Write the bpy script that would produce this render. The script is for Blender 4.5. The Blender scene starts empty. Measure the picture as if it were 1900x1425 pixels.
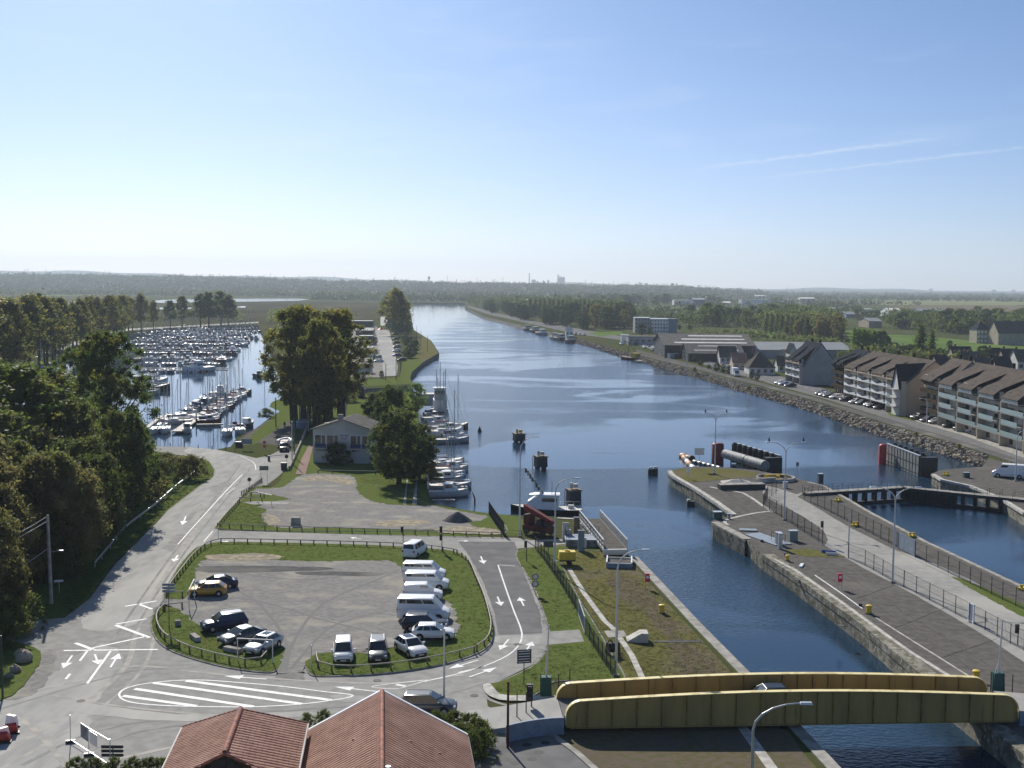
import bpy, math, random
import numpy as np
from math import sin, cos, tan, atan, atan2, radians, pi, sqrt, hypot, exp
from mathutils import Vector, Matrix
from mathutils.geometry import tessellate_polygon
C = bpy.context.scene.collection
SC = bpy.context.scene
# ------------------------------------------------------------ camera (lighthouse gallery, 34 m above the quay)
F, CH, HOR, ROLL = 2200., 34., 528., .008
PITCH = atan((712.5 - HOR) / F)
cam = bpy.data.cameras.new('Camera'); co = bpy.data.objects.new('Camera', cam); C.objects.link(co)
cam.sensor_width = 36; cam.lens = 36 * F / 1900; cam.clip_start = .5; cam.clip_end = 60000
co.location = (0, 0, CH)
co.rotation_mode = 'QUATERNION'
co.rotation_quaternion = (Matrix.Rotation(pi/2 - PITCH, 3, 'X') @ Matrix.Rotation(ROLL, 3, 'Z')).to_quaternion()
SC.camera = co
# ------------------------------------------------------------ sky and sun
SUN_EL, SUN_AZ = radians(33), radians(-19)        # azimuth from +Y, clockwise
def raydir(px, py):
    x, y = px - 950, -(py - 712.5); c, s = cos(ROLL), sin(ROLL); x, y = c*x - s*y, s*x + c*y
    return Vector((x/F, cos(PITCH) + y/F*sin(PITCH), -sin(PITCH) + y/F*cos(PITCH)))
W = bpy.data.worlds.new('World'); SC.world = W; W.use_nodes = True
nt = W.node_tree; nt.nodes.clear(); N = nt.nodes; Lk = nt.links
def nd(t, **k):
    n = N.new(t)
    for a, b in k.items(): setattr(n, a, b)
    return n
sky = nd('ShaderNodeTexSky', sky_type='NISHITA', sun_disc=False, sun_elevation=SUN_EL, sun_rotation=SUN_AZ,
         altitude=0, air_density=.6, dust_density=0.6, ozone_density=5)
tc = nd('ShaderNodeTexCoord')
def math_(op, a, b=None, clamp=False):
    n = nd('ShaderNodeMath', operation=op, use_clamp=clamp)
    for i, v in enumerate((a, b)):
        if v is None: continue
        if isinstance(v, (int, float)): n.inputs[i].default_value = v
        else: Lk.new(v, n.inputs[i])
    return n.outputs[0]
def dotn(vec):
    n = nd('ShaderNodeVectorMath', operation='DOT_PRODUCT'); Lk.new(tc.outputs['Generated'], n.inputs[0]); n.inputs[1].default_value = vec
    return n.outputs['Value']
def trail(pa, pb, w, st, seed):      # an aeroplane's trail: a thin streak of cirrus along a great circle
    a, b = raydir(*pa).normalized(), raydir(*pb).normalized(); n_ = a.cross(b).normalized(); t_ = (b - a).normalized(); m_ = (a + b) / 2
    nz = nd('ShaderNodeTexNoise', noise_dimensions='4D'); nz.inputs['Scale'].default_value = 130; nz.inputs['Detail'].default_value = 3; nz.inputs['W'].default_value = seed
    Lk.new(tc.outputs['Generated'], nz.inputs['Vector'])
    wob = math_('MULTIPLY', math_('SUBTRACT', nz.outputs[0], .5), w * 1.6)
    d = math_('ABSOLUTE', math_('ADD', dotn(n_), wob))
    m = math_('SUBTRACT', 1, math_('DIVIDE', d, w), True); m = math_('MULTIPLY', m, m)
    h = (b - a).length / 2
    al = math_('SUBTRACT', dotn(t_), m_.dot(t_))
    e = math_('SUBTRACT', 1, math_('POWER', math_('DIVIDE', math_('ABSOLUTE', al), h), 3), True)
    return math_('MULTIPLY', math_('MULTIPLY', m, e), math_('MULTIPLY', nz.outputs[0], st))
tr = math_('ADD', trail((1275, 316), (1765, 253), .0028, .6, 1), trail((1380, 334), (2000, 262), .0022, .5, 5))
mp = nd('ShaderNodeMapping'); mp.inputs['Scale'].default_value = (3.2, 3.2, 17); mp.inputs['Rotation'].default_value = (0, radians(5), 0)
Lk.new(tc.outputs['Generated'], mp.inputs['Vector'])
cn = nd('ShaderNodeTexNoise'); cn.inputs['Scale'].default_value = 2.1; cn.inputs['Detail'].default_value = 7; cn.inputs['Distortion'].default_value = .5
Lk.new(mp.outputs[0], cn.inputs['Vector'])
cl = math_('MULTIPLY', math_('SUBTRACT', cn.outputs[0], .55, True), .6)
cover = math_('MINIMUM', math_('ADD', cl, tr), .8)
hz_ = nd('ShaderNodeSeparateXYZ'); Lk.new(tc.outputs['Generated'], hz_.inputs[0])
mxc = nd('ShaderNodeMix', data_type='RGBA'); Lk.new(cover, mxc.inputs[0]); sz = nd('ShaderNodeSeparateXYZ'); Lk.new(tc.outputs['Generated'], sz.inputs[0]); tm = nd('ShaderNodeMix', data_type='RGBA'); Lk.new(math_('MULTIPLY', sz.outputs[2], 3.2, True), tm.inputs[0]); tm.inputs[6].default_value = (.98, .95, .97, 1); tm.inputs[7].default_value = (.78, .97, 1.05, 1)
tint = nd('ShaderNodeVectorMath', operation='MULTIPLY'); Lk.new(tm.outputs[2], tint.inputs[1]); Lk.new(sky.outputs[0], tint.inputs[0]); Lk.new(tint.outputs[0], mxc.inputs[6]); mxc.inputs[7].default_value = (9.2, 9.8, 10.4, 1)
bg = nd('ShaderNodeBackground'); bg.inputs['Strength'].default_value = .082; Lk.new(mxc.outputs[2], bg.inputs[0])
wo = nd('ShaderNodeOutputWorld'); Lk.new(bg.outputs[0], wo.inputs[0])
sl = bpy.data.lights.new('Sun', 'SUN'); sl.energy = 4.8; sl.angle = radians(.55); sl.color = (1, .95, .87)
so = bpy.data.objects.new('Sun', sl); C.objects.link(so)
so.rotation_euler = (radians(90) - SUN_EL, 0, pi - SUN_AZ)
sd = Vector((sin(SUN_AZ)*cos(SUN_EL), cos(SUN_AZ)*cos(SUN_EL), sin(SUN_EL)))
so.rotation_euler = (sd).to_track_quat('Z', 'Y').to_euler()
SC.view_settings.view_transform = 'Standard'; SC.view_settings.look = 'None'; SC.view_settings.exposure = .33; SC.view_settings.gamma = 1
SC.render.engine = 'CYCLES'; SC.cycles.max_bounces = 6; SC.cycles.transparent_max_bounces = 8; SC.cycles.volume_bounces = 0
SC.cycles.sample_clamp_indirect = 3.; SC.cycles.sample_clamp_direct = 12.
# ------------------------------------------------------------ geometry helpers
def G(px, py, z=0.):
    d = raydir(px, py); t = (z - CH) / d.z
    return Vector((d.x*t, d.y*t, z))
def P(px, py, Y):
    d = raydir(px, py); return Vector((d.x, d.y, d.z)) * (Y / d.y) + Vector((0, 0, CH))
def ppm(v):        # photo pixels per metre at a point
    v = Vector(v); return F / (v.y*cos(PITCH) - (v.z - CH)*sin(PITCH))
R = random.Random(7)
def tag(o, label=None, cat=None, group=None, kind=None):
    if label: o['label'] = label
    if cat: o['category'] = cat
    if group: o['group'] = group
    if kind: o['kind'] = kind
    return o
def empty(name, loc=(0,0,0), rz=0, label=None, cat=None, group=None):
    o = bpy.data.objects.new(name, None); C.objects.link(o); o.location = loc; o.rotation_euler = (0, 0, rz); o.empty_display_size = .2
    return tag(o, label, cat, group)
KIDS = {}
def dup(o, loc=None, rz=None, label=None, group=None, scale=None, paint=None, parent=None):
    c = o.copy(); C.objects.link(c)
    if parent: c.parent = parent
    if loc is not None: c.location = loc
    if rz is not None: c.rotation_euler = (0, 0, rz)
    if scale is not None: c.scale = scale if hasattr(scale, '__len__') else (scale,)*3
    if label: c['label'] = label
    if group: c['group'] = group
    if paint and c.type == 'MESH': repaint(c, paint)
    for ch in KIDS.get(o.name, []):
        d = dup(ch, parent=c, paint=paint); KIDS.setdefault(c.name, []).append(d)
    return c
def repaint(c, paint):          # paint: {placeholder material: material}
    for s in c.material_slots:
        if s.material and s.material.name in paint:
            m = paint[s.material.name]; s.link = 'OBJECT'; s.material = m
class MB:
    def __init__(s): s.v = []; s.f = []; s.m = []; s.sm = []
    def add(s, vs, fs, m=0, sm=False):
        b = len(s.v); s.v += [tuple(v) for v in vs]; s.f += [tuple(i + b for i in f) for f in fs]; s.m += [m]*len(fs); s.sm += [sm]*len(fs); return s
    def quad(s, *p, m=0): return s.add(p, [tuple(range(len(p)))], m)
    def box(s, c, d, rz=0, m=0, top=1., rx=0):
        x, y, z = d[0]/2, d[1]/2, d[2]/2; vs = []
        for sz, k in ((-1, 1), (1, top)):
            for a, b in ((-1, -1), (1, -1), (1, 1), (-1, 1)): vs.append(Vector((a*x*k, b*y*k, sz*z)))
        M_ = Matrix.Rotation(rz, 3, 'Z') @ Matrix.Rotation(rx, 3, 'X')
        vs = [M_ @ v + Vector(c) for v in vs]
        return s.add(vs, [(3,2,1,0), (4,5,6,7), (0,1,5,4), (1,2,6,5), (2,3,7,6), (3,0,4,7)], m)
    def tube(s, p0, p1, r0, r1=None, n=8, m=0, cap=True):
        p0, p1 = Vector(p0), Vector(p1); r1 = r0 if r1 is None else r1
        d = (p1 - p0); q = d.to_track_quat('Z', 'Y').to_matrix(); vs = []
        for p, r in ((p0, r0), (p1, r1)):
            for i in range(n): a = 2*pi*i/n; vs.append(p + q @ Vector((cos(a)*r, sin(a)*r, 0)))
        s.add(vs, [(i, (i+1) % n, n+(i+1) % n, n+i) for i in range(n)], m, True)
        if cap: s.add(vs[:n], [tuple(reversed(range(n)))], m); s.add(vs[n:], [tuple(range(n))], m)
        return s
    def path(s, pts, r, n=6, m=0):
        rs = r if hasattr(r, '__len__') else [r]*len(pts)
        for i in range(len(pts)-1): s.tube(pts[i], pts[i+1], rs[i], rs[i+1], n, m)
        return s
    def bar(s, p0, p1, w, h, m=0):      # rectangular beam, h vertical
        p0, p1 = Vector(p0), Vector(p1); d = p1 - p0; sd_ = Vector((-d.y, d.x, 0))
        sd_ = sd_.normalized()*w/2 if sd_.length > 1e-6 else Vector((w/2, 0, 0)); up = Vector((0, 0, h/2))
        if abs(d.x) < 1e-6 and abs(d.y) < 1e-6: up = Vector((0, h/2, 0))
        vs = [p + a*sd_ + b*up for p in (p0, p1) for a, b in ((-1,-1), (1,-1), (1,1), (-1,1))]
        return s.add(vs, [(0,1,2,3), (7,6,5,4), (0,4,5,1), (1,5,6,2), (2,6,7,3), (3,7,4,0)], m)
    def prism(s, poly, z0, z1, m=0, mside=None):
        n = len(poly); a = sum(poly[i][0]*poly[(i+1) % n][1] - poly[(i+1) % n][0]*poly[i][1] for i in range(n))
        if a < 0: poly = poly[::-1]
        f0 = (lambda p: z0(p)) if callable(z0) else (lambda p: z0); f1 = (lambda p: z1(p)) if callable(z1) else (lambda p: z1)
        lo = [(p[0], p[1], f0(p)) for p in poly]; hi = [(p[0], p[1], f1(p)) for p in poly]
        tri = tessellate_polygon([[Vector((p[0], p[1], 0)) for p in poly]])
        def up(t):
            a, b, c = (poly[i] for i in t); return (b[0]-a[0])*(c[1]-a[1]) - (b[1]-a[1])*(c[0]-a[0]) > 0
        tri = [t if up(t) else t[::-1] for t in tri]
        s.add(hi, tri, m); s.add(lo, [t[::-1] for t in tri], m)
        return s.add(lo + hi, [(i, (i+1) % n, n+(i+1) % n, n+i) for i in range(n)], m if mside is None else mside)
    def loft(s, rings, m=0, caps=True, sm=True, closed=True):
        n = len(rings[0]); vs = [p for r in rings for p in r]; fs = []
        for j in range(len(rings)-1):
            for i in range(n if closed else n-1): fs.append((j*n+i, j*n+(i+1) % n, (j+1)*n+(i+1) % n, (j+1)*n+i))
        s.add(vs, fs, m, sm)
        if caps: s.add(rings[0], [tuple(reversed(range(n)))], m); s.add(rings[-1], [tuple(range(n))], m)
        return s
    def merge(s, o, m): s.add(o.v, o.f, 0); s.m[-len(o.f):] = [m]*len(o.f) if len(o.f) else []; s.sm[-len(o.f):] = o.sm; return s
    def lathe(s, prof, c=(0,0,0), n=12, m=0):
        return s.loft([[(c[0]+r*cos(2*pi*i/n), c[1]+r*sin(2*pi*i/n), c[2]+z) for i in range(n)] for r, z in prof], m)
    def mesh(s, name, mats):
        me = bpy.data.meshes.new(name); me.from_pydata(s.v, [], s.f)
        for m in (mats if isinstance(mats, (list, tuple)) else [mats]): me.materials.append(m)
        me.polygons.foreach_set('material_index', s.m); me.polygons.foreach_set('use_smooth', s.sm); me.update(); return me
    def build(s, name, mats, parent=None, loc=None):
        o = bpy.data.objects.new(name, s.mesh(name, mats)); C.objects.link(o)
        if parent: o.parent = parent; KIDS.setdefault(parent.name, []).append(o)
        if loc is not None: o.location = loc
        return o
def adopt(o, parent): o.parent = parent; KIDS.setdefault(parent.name, []).append(o); return o
class Kit:        # parts of one thing; made either as children of an Empty or, for far copies, as one mesh
    def __init__(s): s.p = []
    def part(s, name, mb, mat, sub=None): s.p.append((name, mb, mat, sub)); return len(s.p) - 1
    def make(s, name, label, cat, group=None, joined=False, loc=(0,0,0), rz=0):
        if joined:
            mats = []; M_ = MB()
            for n, mb, mat, sub in s.p:
                if mat not in mats: mats.append(mat)
                M_.merge(mb, mats.index(mat))
            o = M_.build(name, mats); o.location = loc; o.rotation_euler = (0, 0, rz); return tag(o, label, cat, group)
        r = empty(name, loc, rz, label, cat, group); objs = []
        for n, mb, mat, sub in s.p: objs.append(mb.build(n, mat, objs[sub] if sub is not None else r))
        return r
# ------------------------------------------------------------ materials
def mat(name, col, rough=.8, metal=0., col2=None, scale=1., lo=.35, hi=.65, detail=4, bump=0., bscale=None, coords='world', rnd=0., spec=.4, col3=None, scale3=.1, l3=.5, h3=.7, stretch=None, bdist=.1):
    m = bpy.data.materials.new(name); m.use_nodes = True; t = m.node_tree; b = t.nodes['Principled BSDF']
    b.inputs['Roughness'].default_value = rough; b.inputs['Metallic'].default_value = metal; b.inputs['Specular IOR Level'].default_value = spec if rough < .9 else 0.
    b.inputs['Base Color'].default_value = (*col, 1); m.diffuse_color = (*col, 1)
    if not (col2 or bump or rnd or col3): return m
    if coords == 'world': cs = t.nodes.new('ShaderNodeNewGeometry').outputs['Position']
    else: cs = t.nodes.new('ShaderNodeTexCoord').outputs['Object']
    if stretch:
        mp_ = t.nodes.new('ShaderNodeMapping'); mp_.inputs['Scale'].default_value = stretch[:3]
        if len(stretch) > 3: mp_.inputs['Rotation'].default_value = (0, 0, stretch[3])
        t.links.new(cs, mp_.inputs[0]); cs = mp_.outputs[0]
    out = None
    def noise(sc, det=detail):
        n = t.nodes.new('ShaderNodeTexNoise'); n.inputs['Scale'].default_value = sc; n.inputs['Detail'].default_value = det; t.links.new(cs, n.inputs['Vector']); return n.outputs[0]
    def mix(a, bcol, fac):
        x = t.nodes.new('ShaderNodeMix'); x.data_type = 'RGBA'; t.links.new(fac, x.inputs[0])
        if isinstance(a, tuple): x.inputs[6].default_value = (*a, 1)
        else: t.links.new(a, x.inputs[6])
        x.inputs[7].default_value = (*bcol, 1); return x.outputs[2]
    def ramp(v, a, c):
        r = t.nodes.new('ShaderNodeMapRange'); t.links.new(v, r.inputs[0]); r.inputs[1].default_value = a; r.inputs[2].default_value = c; r.interpolation_type = 'SMOOTHSTEP'; return r.outputs[0]
    out = col
    if col2: out = mix(out, col2, ramp(noise(scale), lo, hi))
    if col3: out = mix(out, col3, ramp(noise(scale3, 6), l3, h3))
    if rnd:
        oi = t.nodes.new('ShaderNodeObjectInfo'); hs = t.nodes.new('ShaderNodeHueSaturation')
        mr = t.nodes.new('ShaderNodeMapRange'); t.links.new(oi.outputs['Random'], mr.inputs[0]); mr.inputs[3].default_value = 1 - rnd; mr.inputs[4].default_value = 1 + rnd
        t.links.new(mr.outputs[0], hs.inputs['Value'])
        mr2 = t.nodes.new('ShaderNodeMapRange'); t.links.new(oi.outputs['Random'], mr2.inputs[0]); mr2.inputs[3].default_value = .5 + rnd*.06; mr2.inputs[4].default_value = .5 - rnd*.05
        t.links.new(mr2.outputs[0], hs.inputs['Hue'])
        if isinstance(out, tuple): hs.inputs['Color'].default_value = (*out, 1)
        else: t.links.new(out, hs.inputs['Color'])
        out = hs.outputs[0]
    if not isinstance(out, tuple): t.links.new(out, b.inputs['Base Color'])
    if bump:
        bp = t.nodes.new('ShaderNodeBump'); bp.inputs['Strength'].default_value = bump; bp.inputs['Distance'].default_value = bdist
        t.links.new(noise(bscale or scale*3), bp.inputs['Height']); t.links.new(bp.outputs[0], b.inputs['Normal'])
    return m
def foliage(name, col, col2, col3, sc=.25, trans=.45):
    col, col2, col3 = [tuple(1.5*v for v in c) for c in (col, col2, col3)]
    m = mat(name, col, .6, 0, col2, sc*4, .35, .65, coords='obj', rnd=.22, spec=.08, col3=col3, scale3=sc, l3=.48, h3=.66)
    t = m.node_tree; b = t.nodes['Principled BSDF']; tr_ = t.nodes.new('ShaderNodeBsdfTranslucent')
    src = b.inputs['Base Color'].links[0].from_socket; g = t.nodes.new('ShaderNodeVectorMath'); g.operation = 'MULTIPLY'; g.inputs[1].default_value = (1.7, 1.75, .9)
    t.links.new(src, g.inputs[0]); t.links.new(g.outputs[0], tr_.inputs[0])
    mx = t.nodes.new('ShaderNodeMixShader'); mx.inputs[0].default_value = trans; t.links.new(b.outputs[0], mx.inputs[1]); t.links.new(tr_.outputs[0], mx.inputs[2])
    t.links.new(mx.outputs[0], t.nodes['Material Output'].inputs[0]); return m
M = {}
M['asphalt'] = mat('asphalt', (.36,.35,.325), .9, 0, (.285,.278,.26), .9, .3, .7, 9, .15, 30, col3=(.42,.40,.36), scale3=.05, l3=.5, h3=.68)
M['asphalt_light'] = mat('worn_pale_asphalt', (.43,.42,.39), .9, 0, (.34,.332,.31), .8, .3, .7, 9, .15, 30, stretch=(1,.3,1,radians(-20)), col3=(.50,.48,.43), scale3=.07)
M['asphalt_dark'] = mat('dark_asphalt', (.215,.21,.205), .9, 0, (.165,.163,.16), .5, .3, .7, 6, .15, 30, col3=(.18,.178,.17), scale3=.06)
M['quay'] = mat('quay_asphalt', (.155,.145,.132), .9, 0, (.11,.103,.095), 1.1, .3, .7, 10, .1, 25, col3=(.17,.16,.14), scale3=.14, l3=.52, h3=.74)
M['gravel'] = mat('gravel', (.30,.288,.268), .95, 0, (.22,.212,.20), 1.6, .3, .7, 12, .6, 9, col3=(.37,.345,.29), scale3=.22, l3=.48, h3=.70, stretch=(1,1.5,1,radians(20)))
M['gravel_dark'] = mat('dark_gravel', (.16,.155,.15), .95, 0, (.11,.108,.106), .8, .32, .68, 9, .5, 9, col3=(.22,.21,.185), scale3=.1)
M['sand'] = mat('sand', (.42,.36,.26), .95, 0, (.27,.24,.19), 1.1, .35, .6, 7)
M['grass'] = mat('grass', (.125,.158,.046), .95, 0, (.098,.126,.038), 2.0, .35, .65, 8, .6, 14, col3=(.13,.14,.045), scale3=.16, l3=.50, h3=.80, bdist=.06)
M['grass_dry'] = mat('dry_grass', (.17,.155,.06), .95, 0, (.105,.108,.04), 2.2, .35, .65, 8, .6, 12, col3=(.16,.14,.09), scale3=.14, l3=.47, h3=.66, bdist=.06)
M['soil_grass'] = mat('thin_grass_soil', (.15,.12,.088), .95, 0, (.115,.11,.055), 1.6, .40, .62, 8, .4, 10, col3=(.14,.12,.10), scale3=.1)
M['land'] = mat('land', (.07,.085,.032), .95, 0, (.09,.09,.045), .02, .4, .6, 8, col3=(.07,.08,.04), scale3=.004)
M['marsh'] = mat('marsh', (.075,.068,.038), .95, 0, (.05,.055,.028), .02, .35, .65, 9, col3=(.115,.095,.06), scale3=.006, stretch=(1,.35,1))
M['field'] = mat('field', (.13,.19,.055), .95, 0, (.10,.155,.045), .03, .35, .65, 6)
M['field_pale'] = mat('pale_field', (.21,.22,.10), .95, 0, (.17,.18,.085), .02, .35, .65, 6)
M['field_brown'] = mat('ploughed_field', (.17,.13,.09), .95, 0, (.14,.12,.08), .02, .35, .65, 6)
M['white_line'] = mat('road_paint', (.74,.74,.72), .7, 0, (.52,.51,.49), 2.2, .42, .72, 8)
M['concrete'] = mat('concrete', (.42,.40,.36), .9, 0, (.28,.265,.235), .8, .35, .65, 8, .2, 8)
M['concrete_pale'] = mat('pale_concrete', (.56,.54,.49), .9, 0, (.38,.36,.32), 1.2, .4, .65, 8)
M['old_stone'] = mat('old_stone', (.30,.28,.23), .9, 0, (.15,.145,.11), .9, .38, .6, 9, .6, 4, col3=(.42,.41,.37), scale3=2.3, l3=.58, h3=.66)
M['kerb'] = mat('kerb_stone', (.34,.33,.31), .9, 0, (.20,.195,.18), 1.5, .35, .65)
M['black'] = mat('black_paint', (.02,.02,.022), .5)
M['dark'] = mat('dark_metal', (.045,.048,.052), .55, .3)
M['rubber'] = mat('rubber', (.02,.02,.02), .85)
M['glass'] = mat('window_glass', (.02,.025,.03), .06, 0, spec=.8)
M['white'] = mat('white_paint', (.80,.80,.79), .35)
M['offwhite'] = mat('off_white_wall', (.62,.61,.57), .8, 0, (.50,.49,.45), .3, .35, .65)
M['grey'] = mat('grey_metal', (.13,.135,.14), .7, .1, (.26,.27,.28), 2)
M['galv'] = mat('galvanised_steel', (.55,.56,.57), .4, .6)
M['lamp'] = mat('lamp_post_paint', (.62,.62,.60), .5, .1)
M['bluegrey'] = mat('blue_grey_paint', (.22,.27,.33), .6, 0, (.17,.21,.26), 1.5)
M['yellow'] = mat('yellow_paint', (.66,.47,.035), .5, 0, (.45,.33,.05), 2.2, .5, .75, coords='obj')
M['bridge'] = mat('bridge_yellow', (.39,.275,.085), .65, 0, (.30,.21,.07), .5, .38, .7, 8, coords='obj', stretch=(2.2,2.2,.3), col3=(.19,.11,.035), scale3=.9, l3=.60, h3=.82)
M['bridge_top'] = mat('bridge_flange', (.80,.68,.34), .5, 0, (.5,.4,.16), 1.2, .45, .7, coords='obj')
M['red'] = mat('red_paint', (.22,.022,.02), .6, 0, (.13,.02,.02), 1.6, coords='obj')
M['red_bright'] = mat('bright_red_paint', (.60,.04,.04), .5)
M['rust'] = mat('rust_red_steel', (.13,.03,.025), .8, 0, (.06,.022,.02), 1.6, .35, .65, coords='obj')
M['wood'] = mat('weathered_wood', (.20,.155,.10), .85, 0, (.13,.10,.07), 3, coords='obj')
M['wood_pale'] = mat('pale_wood', (.50,.46,.38), .8, 0, (.36,.33,.27), 4, coords='obj')
M['bark'] = mat('bark', (.085,.07,.052), .95, 0, (.05,.042,.034), 3, coords='obj')
M['tile'] = mat('clay_tile', (.38,.20,.135), .85, 0, (.29,.145,.10), 1.4, .35, .65, 6, coords='world', col3=(.48,.28,.20), scale3=.35, l3=.5, h3=.75)
M['tile_ridge'] = mat('ridge_tile', (.40,.15,.095), .8, 0, (.20,.09,.07), 2.5, .4, .65)
M['slate'] = mat('slate', (.045,.048,.055), .92, 0, (.035,.04,.05), 1.5)
M['brown_roof'] = mat('brown_tile_roof', (.135,.115,.098), .9, 0, (.10,.088,.077), .8, .35, .65, 7, .3, 10)
M['fibro'] = mat('fibre_cement', (.20,.19,.175), .9, 0, (.14,.135,.12), .8, .35, .65, 7)
M['sheet_roof'] = mat('sheet_roof', (.17,.19,.205), .7, 0, (.14,.155,.17), .1)
M['render_cream'] = mat('cream_render', (.60,.52,.41), .9, 0, (.53,.46,.36), .25)
M['render_tan'] = mat('tan_render', (.54,.42,.30), .9, 0, (.48,.37,.27), .25)
M['render_grey'] = mat('grey_render', (.40,.39,.38), .9, 0, (.34,.33,.32), .4)
M['glass_green'] = mat('green_glass', (.26,.34,.33), .15, 0, spec=.7)
M['stonewall'] = mat('limestone', (.42,.38,.30), .9, 0, (.34,.30,.24), .5)
M['brick_path'] = mat('red_path', (.33,.24,.205), .9, 0, (.27,.2,.17), 2)
M['rock'] = mat('rock', (.36,.31,.245), .9, 0, (.20,.17,.135), .6, .35, .65, 7, .5, 3)
M['blue'] = mat('blue_cladding', (.03,.05,.16), .5)
M['fol_a'] = foliage('foliage_green', (.075,.10,.030), (.045,.066,.024), (.13,.115,.035))
M['fol_b'] = foliage('foliage_dark', (.062,.080,.034), (.042,.056,.025), (.10,.10,.042))
M['fol_c'] = foliage('foliage_autumn', (.085,.092,.034), (.058,.066,.026), (.155,.125,.035))
M['fol_d'] = foliage('foliage_fresh', (.10,.15,.035), (.07,.11,.028), (.13,.16,.05))
M['fol_e'] = foliage('foliage_brown', (.105,.095,.055), (.07,.067,.038), (.15,.125,.07))
M['fol_far'] = foliage('foliage_far', (.050,.068,.028), (.034,.048,.022), (.085,.085,.04), .02, .2)
# water: real reflections; wind-ruffled areas are rougher
def water_mat():
    m = bpy.data.materials.new('water'); m.use_nodes = True; t = m.node_tree; b = t.nodes['Principled BSDF']
    b.inputs['Base Color'].default_value = (.012, .036, .068, 1); b.inputs['IOR'].default_value = 1.333; b.inputs['Specular IOR Level'].default_value = .5
    geo = t.nodes.new('ShaderNodeNewGeometry')
    def mapped(sc, rot=0):
        q = t.nodes.new('ShaderNodeMapping'); q.inputs['Scale'].default_value = sc; q.inputs['Rotation'].default_value = (0, 0, rot); t.links.new(geo.outputs['Position'], q.inputs[0]); return q.outputs[0]
    def noise(vec, s, d=3, dist=0):
        n = t.nodes.new('ShaderNodeTexNoise'); n.inputs['Scale'].default_value = s; n.inputs['Detail'].default_value = d; n.inputs['Distortion'].default_value = dist; t.links.new(vec, n.inputs['Vector']); return n.outputs[0]
    def mr(v, a, c, lo, hi):
        r = t.nodes.new('ShaderNodeMapRange'); t.links.new(v, r.inputs[0]); r.inputs[1].default_value = a; r.inputs[2].default_value = c; r.inputs[3].default_value = lo; r.inputs[4].default_value = hi; r.interpolation_type = 'SMOOTHSTEP'; return r.outputs[0]
    big = noise(mapped((.8, 1.1, 1), radians(-24)), .015, 6, 1.6)          # gust patches
    ruf = mr(big, .41, .57, 0., 1.)
    sh = t.nodes.new('ShaderNodeSeparateXYZ'); t.links.new(geo.outputs['Position'], sh.inputs[0])
    inbasin = mr(sh.outputs[0], -35, -70, 0., 1.)                          # the marina lies sheltered to the west
    k = t.nodes.new('ShaderNodeMath'); k.operation = 'MULTIPLY'; inv = t.nodes.new('ShaderNodeMath'); inv.operation = 'SUBTRACT'; inv.inputs[0].default_value = 1; t.links.new(inbasin, inv.inputs[1])
    t.links.new(ruf, k.inputs[0]); t.links.new(inv.outputs[0], k.inputs[1])
    a0 = mr(k.outputs[0], 0, 1, .06, .33); am = t.nodes.new('ShaderNodeMath'); am.operation = 'MULTIPLY'; t.links.new(a0, am.inputs[0]); t.links.new(mr(sh.outputs[0], -35, -70, 1, .35), am.inputs[1]); amp = am.outputs[0]
    w1 = noise(mapped((1, 1.7, 1), radians(8)), 1.5, 4, .3)
    bp = t.nodes.new('ShaderNodeBump'); bp.inputs['Distance'].default_value = .35; t.links.new(amp, bp.inputs['Strength']); t.links.new(w1, bp.inputs['Height'])
    t.links.new(bp.outputs[0], b.inputs['Normal'])
    t.links.new(mr(k.outputs[0], 0, 1, .05, .14), b.inputs['Roughness'])
    return m
M['water'] = water_mat(); M['calm_water'] = mat('calm_water', (.03,.05,.06), .1, 0, spec=.9); M['manhole'] = mat('manhole_iron', (.07,.068,.065), .8, .3); M['seam'] = mat('tarmac_seam', (.17,.16,.145), .95, 0, (.09,.085,.08), 2.); M['track'] = mat('gravel_track', (.225,.22,.21), .95, 0, (.225,.22,.21), 1.2, .4, .6, 8); M['tuft'] = mat('grass_tuft', (.13,.165,.045), .95, 0, (.07,.10,.025), 1.5, .4, .6); M['tuft_dry'] = mat('dry_tuft', (.19,.17,.075), .95, 0, (.11,.115,.045), 1.5, .4, .6); M['dust'] = mat('tyre_dust', (.46,.43,.38), .95, 0, (.37,.355,.32), .7, .4, .6, 8); M['tyre'] = mat('tyre_marks', (.28,.272,.255), .95, 0, (.35,.34,.315), .5, .4, .6, 8)
PAINT = mat('car_paint', (.5,.5,.5), .3, .3)
HULL = mat('hull_paint', (.75,.75,.74), .35); HULL2 = mat('boat_trim', (.05,.10,.25), .6)
def paintcol(n, c, r=.28, me=.2): return mat('paint_'+n, c, r, me, spec=.6)
PC = dict(white=paintcol('white', (.78,.78,.78), .3, 0), silver=paintcol('silver', (.45,.46,.47), .3, .6), black=paintcol('black', (.012,.013,.016)), navy=paintcol('navy', (.02,.03,.06)),
          grey=paintcol('grey', (.12,.125,.13), .3, .5), gold=paintcol('gold', (.50,.27,.035), .35, .1), red=paintcol('red', (.35,.02,.02)), blue=paintcol('blue', (.04,.09,.22)), beige=paintcol('beige', (.38,.36,.31), .3, .5))
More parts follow.
